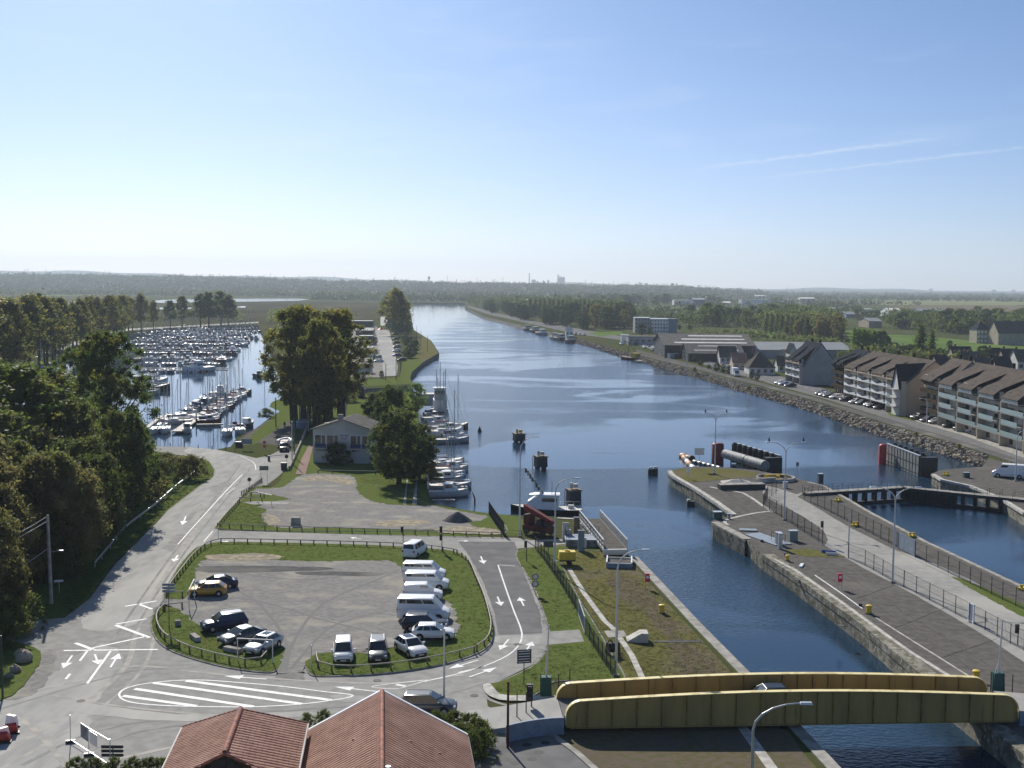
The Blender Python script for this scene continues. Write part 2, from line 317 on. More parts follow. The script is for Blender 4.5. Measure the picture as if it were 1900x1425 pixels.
# ------------------------------------------------------------ the ground
def gp(pix, z=0.): return [G(x, y, z).to_2d() for x, y in pix]
def smooth(pts, n=6, closed=True):       # Catmull-Rom
    out = []; L = len(pts)
    rng = range(L) if closed else range(L-1)
    for i in rng:
        if closed: p0, p1, p2, p3 = pts[i-1], pts[i], pts[(i+1) % L], pts[(i+2) % L]
        else: p0, p1, p2, p3 = pts[max(i-1, 0)], pts[i], pts[i+1], pts[min(i+2, L-1)]
        for k in range(n):
            t = k/n; out.append(.5*((2*p1) + (p2-p0)*t + (2*p0-5*p1+4*p2-p3)*t*t + (3*p1-p0-3*p2+p3)*t**3))
    if not closed: out.append(pts[-1])
    return out
def densify(pts, seg, jit, rnd):
    out = []; L = len(pts)
    for i in range(L):
        a, b = pts[i], pts[(i+1) % L]; d = (b-a).length; n = max(1, min(60, int(d/seg)))
        for k in range(n):
            p = a.lerp(b, k/n); out.append(p + Vector((rnd.uniform(-jit, jit), rnd.uniform(-jit, jit))))
    return out
def sheet(name, pix, m, z=0., sm=4, jit=0., seg=1., drop=None, kind='structure', label=None, cat=None, world=False, mside=None):
    pts = [Vector(p) for p in pix] if world else gp(pix, z)
    if sm > 1: pts = smooth(pts, sm)
    if jit: pts = densify(pts, seg, jit, random.Random(hash(name) % 99 + len(pix)))
    b = MB()
    if drop is None:
        n = len(pts); a = sum(pts[i].x*pts[(i+1) % n].y - pts[(i+1) % n].x*pts[i].y for i in range(n))
        if a < 0: pts = pts[::-1]
        tri = tessellate_polygon([[p.to_3d() for p in pts]])
        def up(t): a, b_, c = (pts[i] for i in t); return (b_-a).cross(c-a) > 0
        b.add([(p.x, p.y, z) for p in pts], [t if up(t) else t[::-1] for t in tri])
        o = b.build(name, M[m])
    else:
        b.prism([tuple(p) for p in pts], z-drop, z, 0, 1); o = b.build(name, [M[m], M[mside or m]])
    return tag(o, label, cat, None, kind)
WZ = -2.0
# one hole for the canal and both locks, one for the marina
canal = [(1545,1433),(1464,1345),(1375,1250),(1283,1155),(1240,1108),(1170,1033),(1165,1029),(1123,1012),(1111,1000),(1078,961),(1000,957),(937,955),(897,951),(850,944),(805,935),(795,915),(790,880),(783,850),(778,800),(775,760),(772,735),(755,727),(700,729),(655,729),(655,722),(700,720),(766,714),(761,700),(765,690),(785,672),(815,655),(800,632),(768,612),(764,595),(760,575),(757,562),(862,562),(863,571),(900,588),(975,605),(1060,626),(1150,650),(1195,663),(1300,690),(1400,716),(1518,748),(1637,786),(1768,824),(1835,846),(1822,866),(1745,872),(1729,879),(1746,889),(1800,901),(1856,924),(1900,951),(2060,1060),(2500,1330),(2500,1700),(1640,1560)]
marina = [(283,829),(330,830),(400,834),(428,829),(440,812),(475,795),(500,775),(522,762),(533,748),(528,700),(505,655),(490,622),(480,604),(400,604),(300,608),(240,622),(180,640),(110,665),(40,700),(-40,740),(60,800),(180,828)]
cw, mw = gp(canal), gp(marina)
outer = [Vector(p) for p in ((-9000,-300),(9000,-300),(9000,15000),(-9000,15000))]
def ccw(p, w=True):
    a = sum(p[i].x*p[(i+1) % len(p)].y - p[(i+1) % len(p)].x*p[i].y for i in range(len(p))); return p if (a > 0) == w else p[::-1]
cw, mw = ccw(cw, False), ccw(mw, False)
allp = outer + cw + mw
tri = tessellate_polygon([[p.to_3d() for p in q] for q in (outer, cw, mw)])
gb = MB(); gb.add([(p.x, p.y, 0) for p in allp], [t if (allp[t[1]]-allp[t[0]]).cross(allp[t[2]]-allp[t[0]]) > 0 else t[::-1] for t in tri])
for loop in (cw, mw):
    n = len(loop)
    for i in range(n):
        a, b = loop[i], loop[(i+1) % n]; gb.quad((b.x,b.y,0), (a.x,a.y,0), (a.x,a.y,-5), (b.x,b.y,-5), m=1)
g = gb.build('ground', [M['land'], M['old_stone']]); g['kind'] = 'structure'
# distant hills, rising from the plain
HP1 = [(-200,512),(0,514),(100,515),(300,517),(500,522),(620,527),(760,527),(900,531),(1000,532),(1100,535),(1250,536),(1330,541),(1420,546),(2000,552)]
HP2 = [(-200,500),(0,503),(250,506),(500,513),(700,519),(860,522),(1100,527),(1250,530),(1400,535),(1650,537),(1900,540),(2200,545)]
def interp(T, x):
    if x <= T[0][0]: return T[0][1]
    for (a, ya), (b, yb) in zip(T, T[1:]):
        if x <= b: return ya + (yb-ya)*(x-a)/(b-a)
    return T[-1][1]
HR1, HR2 = 4600., 13500.
def elev(px, T, Y): return P(px, interp(T, px), Y).z
def sst(t): t = min(1, max(0, t)); return t*t*(3-2*t)
def hz(px, Y):        # height of the terrain along the sight line of photo column px
    e1 = max(.3, elev(px, HP1, HR1)) ; e2 = max(2, elev(px, HP2, HR2) + 12*sin(px*.013) + 7*sin(px*.041+2))
    a = e1*sst((Y-3300)/(HR1-3300)) if Y < HR1 else e1*(1 - .6*sst((Y-HR1)/3000))
    return a + (e2 - .4*e1)*sst((Y-8600)/(HR2-8600))*(1 if Y < HR2 else 1) - .6
hb = MB(); cols = list(range(-400, 2400, 25)); rows = [3250,3500,3800,4100,4400,4700,5200,6000,7000,8200,9500,10800,12000,13000,13800,14600]
for Y in rows:
    for px in cols:
        d = raydir(px, interp(HP1, px)); hb.v.append((d.x/d.y*Y, Y, hz(px, Y)))
nc = len(cols)
for j in range(len(rows)-1):
    for i in range(nc-1): hb.f.append((j*nc+i, j*nc+i+1, (j+1)*nc+i+1, (j+1)*nc+i)); hb.m.append(0); hb.sm.append(True)
M['hills'] = mat('far_fields', (.042,.055,.026), .95, 0, (.034,.044,.022), .0022, .42, .55, 6, col3=(.07,.08,.04), scale3=.003, l3=.58, h3=.7, stretch=(1,.5,1))
o = hb.build('hills', M['hills']); o['kind'] = 'structure'
# water
wb = MB(); wb.quad((-1500,-300,WZ), (1200,-300,WZ), (1200,2500,WZ), (-1500,2500,WZ)); o = wb.build('water', M['water']); o['kind'] = 'structure'
bb = MB(); bb.quad((-1500,-300,-5), (1200,-300,-5), (1200,2500,-5), (-1500,2500,-5)); o = bb.build('canal_bed', M['gravel_dark']); o['kind'] = 'structure'
for pix in ([(100,563),(160,558),(235,559),(228,565),(150,566)], [(285,558),(350,555),(556,554),(552,558),(420,560),(300,562)], [(290,571),(350,570),(352,573),(296,574)], [(430,569),(455,568),(452,571)]):
    sheet('estuary_water', pix, 'calm_water', .1, 2)
# marsh and fields beyond the marina
sheet('marsh', [(100,567),(300,562),(560,559),(700,562),(716,566),(705,592),(655,600),(600,612),(480,600),(300,596),(200,604),(60,600),(60,575)], 'marsh', .03, 3)
sheet('field', [(70,544),(190,542),(200,546),(120,549),(60,549)], 'field', .05, 1)
for m_, pix in (('field', [(1568,612),(1640,621),(1700,622),(1800,632),(2000,640),(2000,668),(1800,668),(1640,662),(1580,640)]),
    ('field_pale', [(1555,560),(1700,556),(1960,554),(1960,562),(1880,567),(1640,566)]), ('field', [(1550,551),(1700,549),(1900,551),(1900,555),(1700,556),(1580,557)]),
    ('field_brown', [(1640,567),(1900,568),(1960,571),(1960,580),(1750,577)]), ('field_brown', [(1600,546),(1960,546),(1960,551),(1700,549)]),
    ('field', [(1500,570),(1620,572),(1600,580),(1480,578)]), ('field', [(1170,571),(1240,570),(1330,572),(1330,577),(1210,580)]), ('field', [(1480,630),(1420,612),(1320,616),(1400,622)]), ('field_pale', [(1730,577),(1900,581),(1960,590),(1780,586)]),
    ('field', [(1090,617),(1150,615),(1160,620),(1112,624)])):
    sheet('field', pix, m_, .05, 1)
# grass of the near banks
sheet('grass_left_bank', [(0,1160),(120,1145),(165,1110),(210,1045),(260,1000),(310,945),(400,885),(385,850),(320,845),(270,835),(150,840),(-100,760),(-600,760),(-500,1100),(-200,1160)], 'grass', .01, 2, .25, 1.5)
sheet('grass_club', [(500,905),(520,890),(555,830),(575,790),(500,755),(520,740),(560,735),(760,733),(774,760),(782,850),(793,915),(805,935),(897,952),(960,958),(958,994),(600,990),(500,985),(455,935)], 'grass', .01, 2, .2, 1.5)
sheet('grass_peninsula', [(655,718),(764,712),(761,700),(765,690),(783,672),(765,656),(748,668),(742,700),(655,706)], 'grass', .03, 1)
sheet('grass_peninsula', [(748,668),(765,690),(785,672),(813,655),(798,632),(768,612),(760,620),(758,650)], 'grass_dry', .02, 1)
sheet('quay_path', [(437,828),(445,815),(520,763),(545,775),(540,830),(480,822)], 'quay', .015, 1)
sheet('grass_marina_bank', [(455,818),(470,826),(540,778),(543,760),(520,762)], 'grass', .02, 1, .15, 1)
# roads
sheet('road', [(-200,1155),(0,1157),(120,1146),(165,1112),(215,1045),(262,1002),(312,946),(372,900),(396,885),(398,872),(388,856),(370,848),(320,843),(284,836),(284,828),(350,829),(402,834),(442,842),(475,850),(500,845),(520,835),(545,838),(542,860),(515,885),(492,902),(460,905),(440,930),(404,984),(700,992),(960,998),(985,1002),(1045,1000),(1110,998),(1112,1006),(1040,1010),(960,1018),(975,1060),(1010,1140),(1022,1190),(1005,1225),(930,1262),(900,1275),(905,1310),(935,1330),(940,1360),(900,1500),(600,1560),(-300,1560)], 'asphalt', .02, 1)
sheet('road', [(350,830),(402,835),(442,843),(475,851),(492,858),(480,885),(440,930),(402,984),(378,1010),(335,1050),(305,1100),(286,1140),(230,1165),(170,1170),(150,1150),(190,1080),(240,1020),(330,935),(396,885),(398,870),(384,853),(345,844)], 'asphalt_light', .026, 2, .1, 1)
sheet('road', [(850,1005),(955,1005),(975,1070),(1003,1140),(1006,1175),(925,1178),(918,1140),(897,1080),(870,1030)], 'asphalt_dark', .027, 1, .05, 1)
sheet('dusty_verge', [(-100,1420),(0,1290),(60,1275),(130,1225),(190,1195),(230,1225),(170,1320),(120,1500),(-200,1540)], 'asphalt_light', .026, 2, .3, 1)
sheet('gravel_strip', [(0,1290),(40,1275),(75,1215),(105,1208),(85,1270),(30,1300)], 'gravel', .034, 2, .15, .6)
sheet('grass_corner', [(-60,1190),(0,1195),(30,1190),(78,1212),(60,1250),(20,1290),(-60,1310)], 'grass', .1, 2, .12, .6, drop=.1)
# kerbed islands
def island(name, pix, z=.13, m='grass'):
    pts = smooth(gp(pix, z), 4); ctr = sum(pts, Vector((0,0)))/len(pts)
    b = MB(); b.prism([tuple(p) for p in pts], 0, z-.02, 0); o = b.build('kerb', M['kerb']); o['kind'] = 'structure'
    n = len(pts); ins = []
    pts = ccw(pts)
    n = len(pts)
    for i in range(n):
        t = (pts[(i+1) % n]-pts[i-1]).normalized(); ins.append(pts[i] + Vector((-t.y, t.x))*.16)
    b = MB(); b.prism([tuple(p) for p in ins], .01, z, 0); o = b.build(name, M[m]); o['kind'] = 'structure'; return z
IA = [(385,1009),(420,1005),(560,1007),(700,1011),(800,1017),(850,1024),(872,1042),(890,1082),(908,1128),(918,1168),(910,1194),(880,1214),(800,1237),(700,1250),(600,1254),(574,1250),(564,1236),(545,1244),(520,1240),(500,1247),(440,1241),(380,1228),(320,1208),(290,1187),(279,1160),(284,1137),(298,1122),(302,1107),(305,1094),(330,1052),(360,1018)]
island('grass_island', IA)
sheet('car_park_gravel', [(385,1037),(480,1038),(600,1042),(720,1040),(752,1060),(758,1080),(800,1100),(838,1120),(848,1150),(845,1178),(790,1190),(735,1198),(690,1212),(640,1210),(590,1214),(572,1226),(568,1238),(562,1247),(522,1250),(512,1240),(528,1218),(525,1200),(500,1192),(470,1205),(440,1200),(405,1182),(380,1165),(355,1150),(340,1135),(318,1127),(302,1120),(306,1110),(330,1112),(352,1105),(362,1075),(370,1050)], 'gravel', .14, 2, .28, .5)
sheet('sand_patch', [(380,1030),(430,1028),(480,1026),(528,1033),(480,1040),(400,1040)], 'sand', .15, 2, .2, .4)
ea, eb, ec, ed = G(521,1243,.152), G(562,1249,.152), G(566,1262,.03), G(510,1258,.03); b = MB(); b.quad(ed, ec, eb, ea); o = b.build('entrance_ramp', M['gravel']); o['kind'] = 'structure'
for a in ([(284,1128),(312,1116),(322,1126),(300,1120),(296,1124),(286,1134)],): sheet('park_entrance', a, 'gravel', .152, 1)
IB = [(404,981),(401,974),(420,950),(440,932),(460,918),(455,912),(475,903),(495,900),(520,905),(600,895),(700,900),(780,930),(850,950),(900,958),(925,962),(935,990),(800,986),(600,985),(470,984)]
island('grass_island', IB, .08)
sheet('gravel_lot', [(520,905),(545,890),(560,881),(600,878),(648,882),(664,893),(660,905),(672,921),(700,932),(745,938),(800,938),(835,945),(880,953),(905,958),(892,966),(865,968),(880,976),(850,980),(780,982),(700,982),(640,978),(560,980),(510,978),(490,968),(488,952),(498,945),(478,940),(510,930),(540,926),(505,918),(468,917),(476,907)], 'gravel', .092, 2, .3, .6)
sheet('sand_patch', [(570,884),(620,882),(655,892),(650,900),(600,891),(560,893)], 'sand', .1, 2, .25, .5)
sheet('sand_patch', [(690,972),(720,966),(770,963),(800,970),(760,975),(720,978)], 'sand', .1, 2, .3, .4)
sheet('sand_patch', [(810,980),(860,975),(930,984),(925,991),(860,990),(815,988)], 'sand', .104, 2, .3, .4)
sheet('sand_patch', [(490,955),(512,957),(520,972),(498,975)], 'sand', .1, 2, .2, .4)
sheet('path', [(450,932),(470,930),(535,931),(536,935),(470,936)], 'asphalt_light', .1, 1)
sheet('path', [(548,880),(560,850),(573,826),(582,826),(574,855),(567,880)], 'brick_path', .096, 1)
for x0 in (0, 1):
    sheet('path', [(748+16*x0,936),(750+17*x0,922),(754+18*x0,890),(757+18*x0,890),(754+19*x0,922),(754+20*x0,936)], 'concrete', .1, 1)
IC = [(958,1024),(975,1018),(1000,1014),(1060,1012),(1112,1012),(1112,1022),(1040,1022),(1070,1100),(1100,1150),(1138,1215),(1160,1262),(1100,1264),(1030,1264),(990,1290),(940,1292),(905,1284),(896,1270),(930,1262),(985,1236),(1008,1212),(1018,1180),(1012,1150),(988,1085),(960,1040)]
island('grass_strip', IC, .1)
sheet('path', [(1015,1172),(1075,1168),(1084,1190),(1012,1197)], 'asphalt', .112, 1)
sheet('pavement', [(896,1270),(910,1268),(922,1283),(945,1290),(1030,1290),(1030,1298),(945,1300),(915,1294),(900,1284)], 'concrete_pale', .13, 2)
# lock-side ground (left quay)
sheet('lock_lawn', [(1000,1012),(1110,1008),(1165,1034),(1230,1110),(1280,1163),(1370,1262),(1460,1365),(1530,1440),(1200,1440),(1165,1262),(1140,1215),(1090,1130),(1040,1060)], 'grass_dry', .03, 1)
sheet('lock_soil', [(1120,1070),(1180,1075),(1230,1130),(1275,1195),(1350,1262),(1400,1440),(1250,1440),(1260,1240),(1210,1150),(1150,1110)], 'soil_grass', .036, 2, .5, 1)
sheet('lower_quay', [(1000,1345),(1420,1345),(1462,1355),(1520,1440),(980,1440)], 'soil_grass', .04, 1)
sheet('lane', [(900,1352),(1010,1352),(1050,1385),(1110,1440),(890,1440)], 'asphalt_dark', .045, 1)
# quay copings
def ribbon(name, pix, w, z0, z1, m, side=0, kind='structure', sm=1, label=None, cat=None, world=None):
    pts = world or gp(pix, z1)
    if sm > 1: pts = smooth(pts, sm, False)
    n = len(pts); L_, R_ = [], []
    for i in range(n):
        t = (pts[min(i+1, n-1)] - pts[max(i-1, 0)]).normalized(); nn = Vector((-t.y, t.x)); L_.append(pts[i] + nn*w*(.5+side/2)); R_.append(pts[i] - nn*w*(.5-side/2))
    b = MB()
    for i in range(n-1):
        a, b_, c, d = L_[i], L_[i+1], R_[i+1], R_[i]
        q = [(d.x,d.y), (c.x,c.y), (b_.x,b_.y), (a.x,a.y)]
        b.add([(*p, z1) for p in q], [(0,1,2,3)])
        if z1 - z0 > .012:
            b.add([(*q[0],z0),(*q[1],z0),(*q[1],z1),(*q[0],z1)], [(0,1,2,3)]); b.add([(*q[2],z0),(*q[3],z0),(*q[3],z1),(*q[2],z1)], [(0,1,2,3)])
            if i == 0: b.add([(*q[3],z0),(*q[0],z0),(*q[0],z1),(*q[3],z1)], [(0,1,2,3)])
            if i == n-2: b.add([(*q[1],z0),(*q[2],z0),(*q[2],z1),(*q[1],z1)], [(0,1,2,3)])
    o = b.build(name, M[m]); return tag(o, label, cat, None, kind)
ribbon('coping', [(1170,1033),(1240,1108),(1283,1155),(1375,1250),(1464,1345),(1545,1433)], 1.0, -.4, .09, 'concrete', .8)
ribbon('path', [(1056,1055),(1070,1078),(1085,1102),(1104,1128),(1122,1152),(1138,1166),(1155,1190),(1172,1215),(1192,1258)], .55, 0, .07, 'concrete_pale', 0)
ribbon('path', [(1375,1345),(1400,1380),(1440,1435)], .8, 0, .07, 'concrete_pale', 0)
ribbon('kerb', [(1008,1352),(1030,1366),(1070,1395),(1120,1440)], .5, 0, .12, 'concrete', 0)
for pix in ([(1077,966),(1100,990),(1118,1004)], [(1035,960),(1078,962)]): ribbon('coping', pix, .8, -.3, .1, 'concrete_pale', -.8)
# central pier between the locks
pier = [(1243,874),(1250,884),(1290,908),(1332,934),(1366,958),(1345,960),(1322,966),(1323,974),(1382,1004),(1384,1000),(1414,1028),(1459,1058),(1594,1155),(1722,1262),(1760,1290),(1830,1345),(1910,1408),(2050,1520),(2300,1520),(2250,1320),(1960,1124),(1900,1088),(1723,1006),(1618,951),(1572,924),(1530,900),(1500,893),(1480,888),(1440,880),(1400,872),(1330,866),(1275,866)]
b = MB(); b.prism([tuple(p) for p in gp(pier)], -5, .012, 0, 1); o = b.build('pier_ground', [M['quay'], M['old_stone']]); o['kind'] = 'structure'
sheet('pier_grass', [(1248,878),(1262,870),(1330,869),(1400,876),(1395,884),(1330,890),(1290,895),(1262,888)], 'grass_dry', .03, 2, .2, 1)
sheet('road', [(1418,900),(1440,905),(1478,917),(1493,912),(1480,922),(1512,940),(1570,975),(1660,1020),(1720,1040),(1800,1075),(1900,1135),(2050,1220),(2050,1340),(1900,1228),(1820,1175),(1700,1105),(1600,1053),(1530,1012),(1536,1002),(1528,985),(1490,958),(1425,925),(1415,915)], 'asphalt', .03, 1, .05, 2)
sheet('grass_verge', [(1768,1072),(1790,1076),(1900,1122),(1960,1155),(1960,1172),(1900,1145),(1830,1108)], 'grass', .04, 2, .15, .6)
sheet('grass_verge', [(1458,1020),(1500,1018),(1570,1032),(1560,1034),(1500,1033),(1462,1026)], 'grass_dry', .035, 1)
ribbon('coping', [(1414,1028),(1459,1058),(1594,1155),(1722,1262),(1830,1345),(1910,1408)], 1.5, -.7, -.02+.06, 'old_stone', .98)
ribbon('coping', [(1437,1037),(1478,1059),(1560,1116),(1620,1160),(1690,1210),(1775,1262),(1860,1310)], .42, 0, .11, 'concrete_pale', 0)
ribbon('coping', [(1245,873),(1253,882),(1292,904),(1334,931),(1366,954)], .8, -.35, .12, 'concrete_pale', -.7); ribbon('wall_fender', [(1243,876),(1250,887),(1290,911),(1332,937),(1366,961)], .35, -1.6, -.6, 'black', -.9)
ribbon('coping', [(1322,968),(1340,978),(1382,1000)], 1.2, -.8, .10, 'concrete', .6)
ribbon('coping', [(1500,894),(1530,901),(1572,924),(1618,951),(1723,1006),(1900,1088),(1960,1124)], .6, -.4, .1, 'concrete', -.7)
ribbon('painted_line', [(1512,1067),(1560,1100),(1600,1129)], .18, .03, .035, 'white_line'); ribbon('painted_line', [(1625,1146),(1700,1193),(1810,1262)], .2, .03, .035, 'concrete_pale')
for pix in ([(1317,903),(1340,908),(1380,915),(1415,938),(1435,950)], [(1435,948),(1400,952),(1345,965),(1352,974)], [(1345,960),(1322,906)][:1]):
    if len(pix) > 1: ribbon('painted_line', pix, .55, .03, .036, 'concrete_pale', 0, sm=2)
# timber lining and ledges of the lock wall
ribbon('wall_ledge', [(1413,1031),(1458,1061),(1592,1158),(1718,1264)], .28, -.95, -.62, 'dark', -1.)
ribbon('waterline_stain', [(1412,1030),(1458,1060),(1593,1157),(1720,1263),(1828,1347)], .06, -2.3, -1.35, 'black', -1.)
# right bank: road, pavement, rocks slope
bank_top = gp([(863,571),(900,588),(975,605),(1060,626),(1150,650),(1195,663),(1300,690),(1400,716),(1518,748),(1637,786),(1768,824),(1835,846),(1900,866),(1980,890)], 0)
bank_bot = gp([(863,574),(897,593),(972,612),(1058,634),(1148,659),(1190,673),(1292,702),(1392,732),(1512,767),(1632,809),(1765,850),(1830,872),(1895,898),(1975,930)], WZ-.1)
b = MB(); n = len(bank_top)
b.add([(p.x, p.y, .0) for p in bank_top] + [(p.x, p.y, WZ-.4) for p in bank_bot], [(i, i+1, n+i+1, n+i) for i in range(n-1)]); o = b.build('bank_slope', M['gravel_dark']); o['kind'] = 'structure'
sheet('road', [(868,570),(905,583),(985,601),(1070,620),(1110,625),(1160,632),(1230,655),(1330,683),(1430,712),(1540,743),(1650,778),(1780,818),(1900,860),(2000,895),(2000,830),(1900,812),(1800,792),(1730,785),(1690,772),(1600,745),(1500,712),(1400,685),(1330,668),(1240,645),(1160,625),(1080,611),(985,595),(910,578),(868,567)], 'asphalt_dark', .02, 1)
sheet('road_edge', [(1180,652),(1300,684),(1400,711),(1518,743),(1637,780),(1768,818),(1900,861),(1900,855),(1768,813),(1637,775),(1518,739),(1400,707),(1300,680),(1180,648)], 'quay', .03, 1)
sheet('yard', [(1160,632),(1240,640),(1330,652),(1330,668),(1240,650),(1160,637)], 'asphalt', .03, 1)
def dashes(pix, L, gap, w, z, m='white_line', name='road_marking'):
    pts = smooth(gp(pix, z), 8, False); b = MB(); acc = 0; on = True; cur = [pts[0]]
    for a, c in zip(pts, pts[1:]):
        d = (c-a).length; s = 0
        while d - s > 1e-6:
            need = (L if on else gap) - acc; st = min(need, d-s); s += st; acc += st; p = a.lerp(c, s/d)
            if on: cur.append(p)
            if acc >= (L if on else gap) - 1e-6:
                if on:
                    for u, v in zip(cur, cur[1:]):
                        t = (v-u); 
                        if t.length < 1e-4: continue
                        nn = Vector((-t.y, t.x)).normalized()*w/2; b.quad(*[(q.x, q.y, z) for q in (u-nn, v-nn, v+nn, u+nn)])
                on = not on; acc = 0; cur = [p]
    if on and len(cur) > 1:
        for u, v in zip(cur, cur[1:]):
            t = (v-u)
            if t.length < 1e-4: continue
            nn = Vector((-t.y, t.x)).normalized()*w/2; b.quad(*[(q.x, q.y, z) for q in (u-nn, v-nn, v+nn, u+nn)])
    o = b.build(name, M[m]); o['kind'] = 'structure'; return o
def line(pix, w=.14, z=.034): return dashes(pix, 1e6, 1, w, z)
dashes([(1240,655),(1340,680),(1450,706),(1560,738),(1680,774),(1800,812),(1900,843)], 3, 5, .14, .034)
line([(1540,731),(1650,762),(1760,795),(1900,838)], .12)
# markings of the junction
line([(118,1207),(200,1206),(293,1205)], .3); line([(140,1193),(175,1206)], .4); line([(172,1202),(270,1181)], .28); line([(215,1160),(278,1183)], .4); line([(215,1158),(272,1148)], .25); line([(232,1125),(290,1115)], .3); line([(255,1120),(282,1130)], .3)
line([(205,1208),(162,1268)], .22); line([(162,1208),(148,1226)], .22); line([(130,1250),(122,1260)], .22)
def arrow(tail, head, w=.18, z=.035, hw=.5, hl=.42):
    a, b_ = gp([tail, head], z); t = b_-a; L = t.length; t.normalize(); nn = Vector((-t.y, t.x)); k = b_ - t*L*hl; hw_ = hw
    b = MB(); b.quad(*[(q.x,q.y,z) for q in (a-nn*w/2, k-nn*w/2, k+nn*w/2, a+nn*w/2)]); b.quad(*[(q.x,q.y,z) for q in (k-nn*hw_, b_, k+nn*hw_)])
    o = b.build('road_arrow', M['white_line']); o['kind'] = 'structure'
for t_, h_ in (((134,1216),(117,1240)), ((176,1214),(183,1233)), ((205,1238),(221,1212)), ((892,1032),(898,1046)), ((923,1107),(930,1124)), ((972,1124),(964,1108)), ((944,1186),(927,1206)), ((975,1209),(988,1190)), ((887,1225),(832,1241)), ((871,1256),(922,1238)), ((495,1260),(415,1254)), ((700,1283),(620,1274)), ((345,958),(338,974)), ((330,1030),(322,1042)), ((670,1000),(650,997)), ((850,1003),(870,1004)), ((405,1003),(425,1006))):
    arrow(t_, h_)
line([(924,1048),(956,1050)], .14); line([(924,1048),(938,1090),(953,1132),(966,1165),(968,1183),(960,1200),(940,1217),(900,1235),(850,1250),(785,1265)], .16); line([(792,1262),(760,1272),(733,1278),(690,1274),(740,1267),(785,1262)], .12); line([(735,1270),(752,1273)], .35)
line([(445,845),(470,858),(475,872)], .1); line([(450,880),(425,905),(400,932),(370,965),(330,1010)], .13); line([(436,905),(418,918)], .1); line([(395,985),(378,1005)], .12); line([(404,1002),(470,1003)], .1); line([(900,1236),(850,1248)],.2)
# hatched island
hat = gp([(655,1291),(580,1304),(480,1311),(380,1311),(290,1308),(240,1302),(222,1292),(228,1280),(260,1270),(320,1263),(380,1262),(450,1267),(520,1273),(600,1283)], .035)
hs = smooth(hat, 5)
b = MB()
for i in range(len(hs)):
    u, v = hs[i], hs[(i+1) % len(hs)]; t = v-u; nn = Vector((-t.y, t.x)).normalized()*.09; b.quad(*[(q.x,q.y,.035) for q in (u-nn, v-nn, v+nn, u+nn)])
for (a, c) in (((228,1291),(365,1310)), ((250,1278),(470,1311)), ((285,1267),(560,1306)), ((345,1263),(615,1299))):
    u, v = gp([a, c], .035); t = v-u; nn = Vector((-t.y, t.x)).normalized()*.24; b.quad(*[(q.x,q.y,.036) for q in (u-nn, v-nn, v+nn, u+nn)])
o = b.build('hatched_marking', M['white_line']); o['kind'] = 'structure'
for pix in ([(385,905),(420,893),(432,897),(398,915)], [(392,930),(402,912),(408,914),(398,934)], [(340,965),(372,935),(378,938),(350,968)], [(300,1018),(330,990),(345,992),(318,1024)]): sheet('road_patch', pix, 'asphalt', .032, 1)
for pix in ([(346,940),(395,898),(432,868)], [(404,934),(440,890)], [(300,1035),(330,1002)], [(370,960),(384,940)]): line(pix, .06, .0327).data.materials[0] = M['tyre']
for pix, m_ in (([(610,1290),(660,1290),(700,1300),(640,1303)],'asphalt_light'), ([(915,1180),(1008,1180),(1000,1195),(920,1192)],'asphalt_light'), ([(130,1300),(330,1325),(560,1320),(560,1330),(320,1338),(120,1318)],'asphalt_light'), ([(560,1060),(700,1062),(690,1068),(565,1066)],'gravel_dark'), ([(380,1050),(600,1052),(590,1058),(390,1062)],'gravel_dark')): sheet('road_patch', pix, m_, .155 if m_ == 'gravel_dark' else .031, 3, .1, 1)
sheet('far_pier_ground', [(1745,872),(1729,879),(1746,889),(1800,901),(1856,924),(1900,951),(2000,1010),(2000,900),(1900,868),(1835,850),(1822,866)], 'quay', .03, 1); ribbon('coping', [(1729,879),(1746,889),(1800,901),(1856,924),(1900,951)], .7, -.3, .09, 'concrete_pale', .6)
for i_, (pix, m_, w_) in enumerate((([(-40,1420),(120,1330),(230,1240),(262,1150),(330,1030),(420,900)],'dust',.5), ([(-40,1450),(150,1340),(262,1245),(290,1165)],'dust',.35), ([(0,1300),(150,1262),(250,1236),(420,1252),(700,1268),(860,1252)],'dust',.4), ([(-30,1325),(180,1262),(300,1240),(520,1262)],'tyre',.3), ([(40,1420),(200,1350),(420,1325),(760,1300),(900,1265)],'tyre',.4), ([(80,1440),(240,1362),(430,1338),(800,1310)],'tyre',.3), ([(150,1425),(300,1390),(520,1345)],'dust',.5), ([(205,1195),(255,1120),(330,1015),(400,925),(445,862)],'tyre',.3), ([(235,1195),(285,1110),(350,1015),(420,925),(465,868)],'tyre',.3), ([(930,1250),(900,1290),(960,1312),(1035,1312)],'tyre',.35), ([(140,1440),(60,1350),(0,1320)],'dust',.5), ([(100,1290),(220,1310),(420,1330)],'dust',.35))): ribbon('tyre_track', pix, w_, 0, .0301+.00013*i_, m_, 0, sm=8)
for i_, (pix, w_) in enumerate((([(530,1245),(545,1190),(600,1120),(700,1075),(740,1060)],.35), ([(520,1245),(530,1190),(480,1120),(420,1085)],.35), ([(540,1240),(620,1160),(735,1130)],.3), ([(330,1118),(450,1110),(600,1150),(720,1180)],.3), ([(420,1060),(560,1075),(690,1060)],.3))): ribbon('wheel_track', pix, w_, 0, .1461+.0003*i_, 'track', 0, sm=8)
for i_, (x, y) in enumerate(((1000,1395),(978,1382),(987,1408),(1012,1378),(955,1415),(450,1330),(880,1290),(150,1300),(700,1262),(960,1195),(1560,1160),(1480,1075),(1650,1180))):
    c = G(x, y, .052); b = MB(); b.tube((c.x,c.y,.0), (c.x,c.y,.052 if i_ < 5 else .0385), .36, n=16); o = b.build('manhole_cover', M['manhole']); o['kind'] = 'structure'
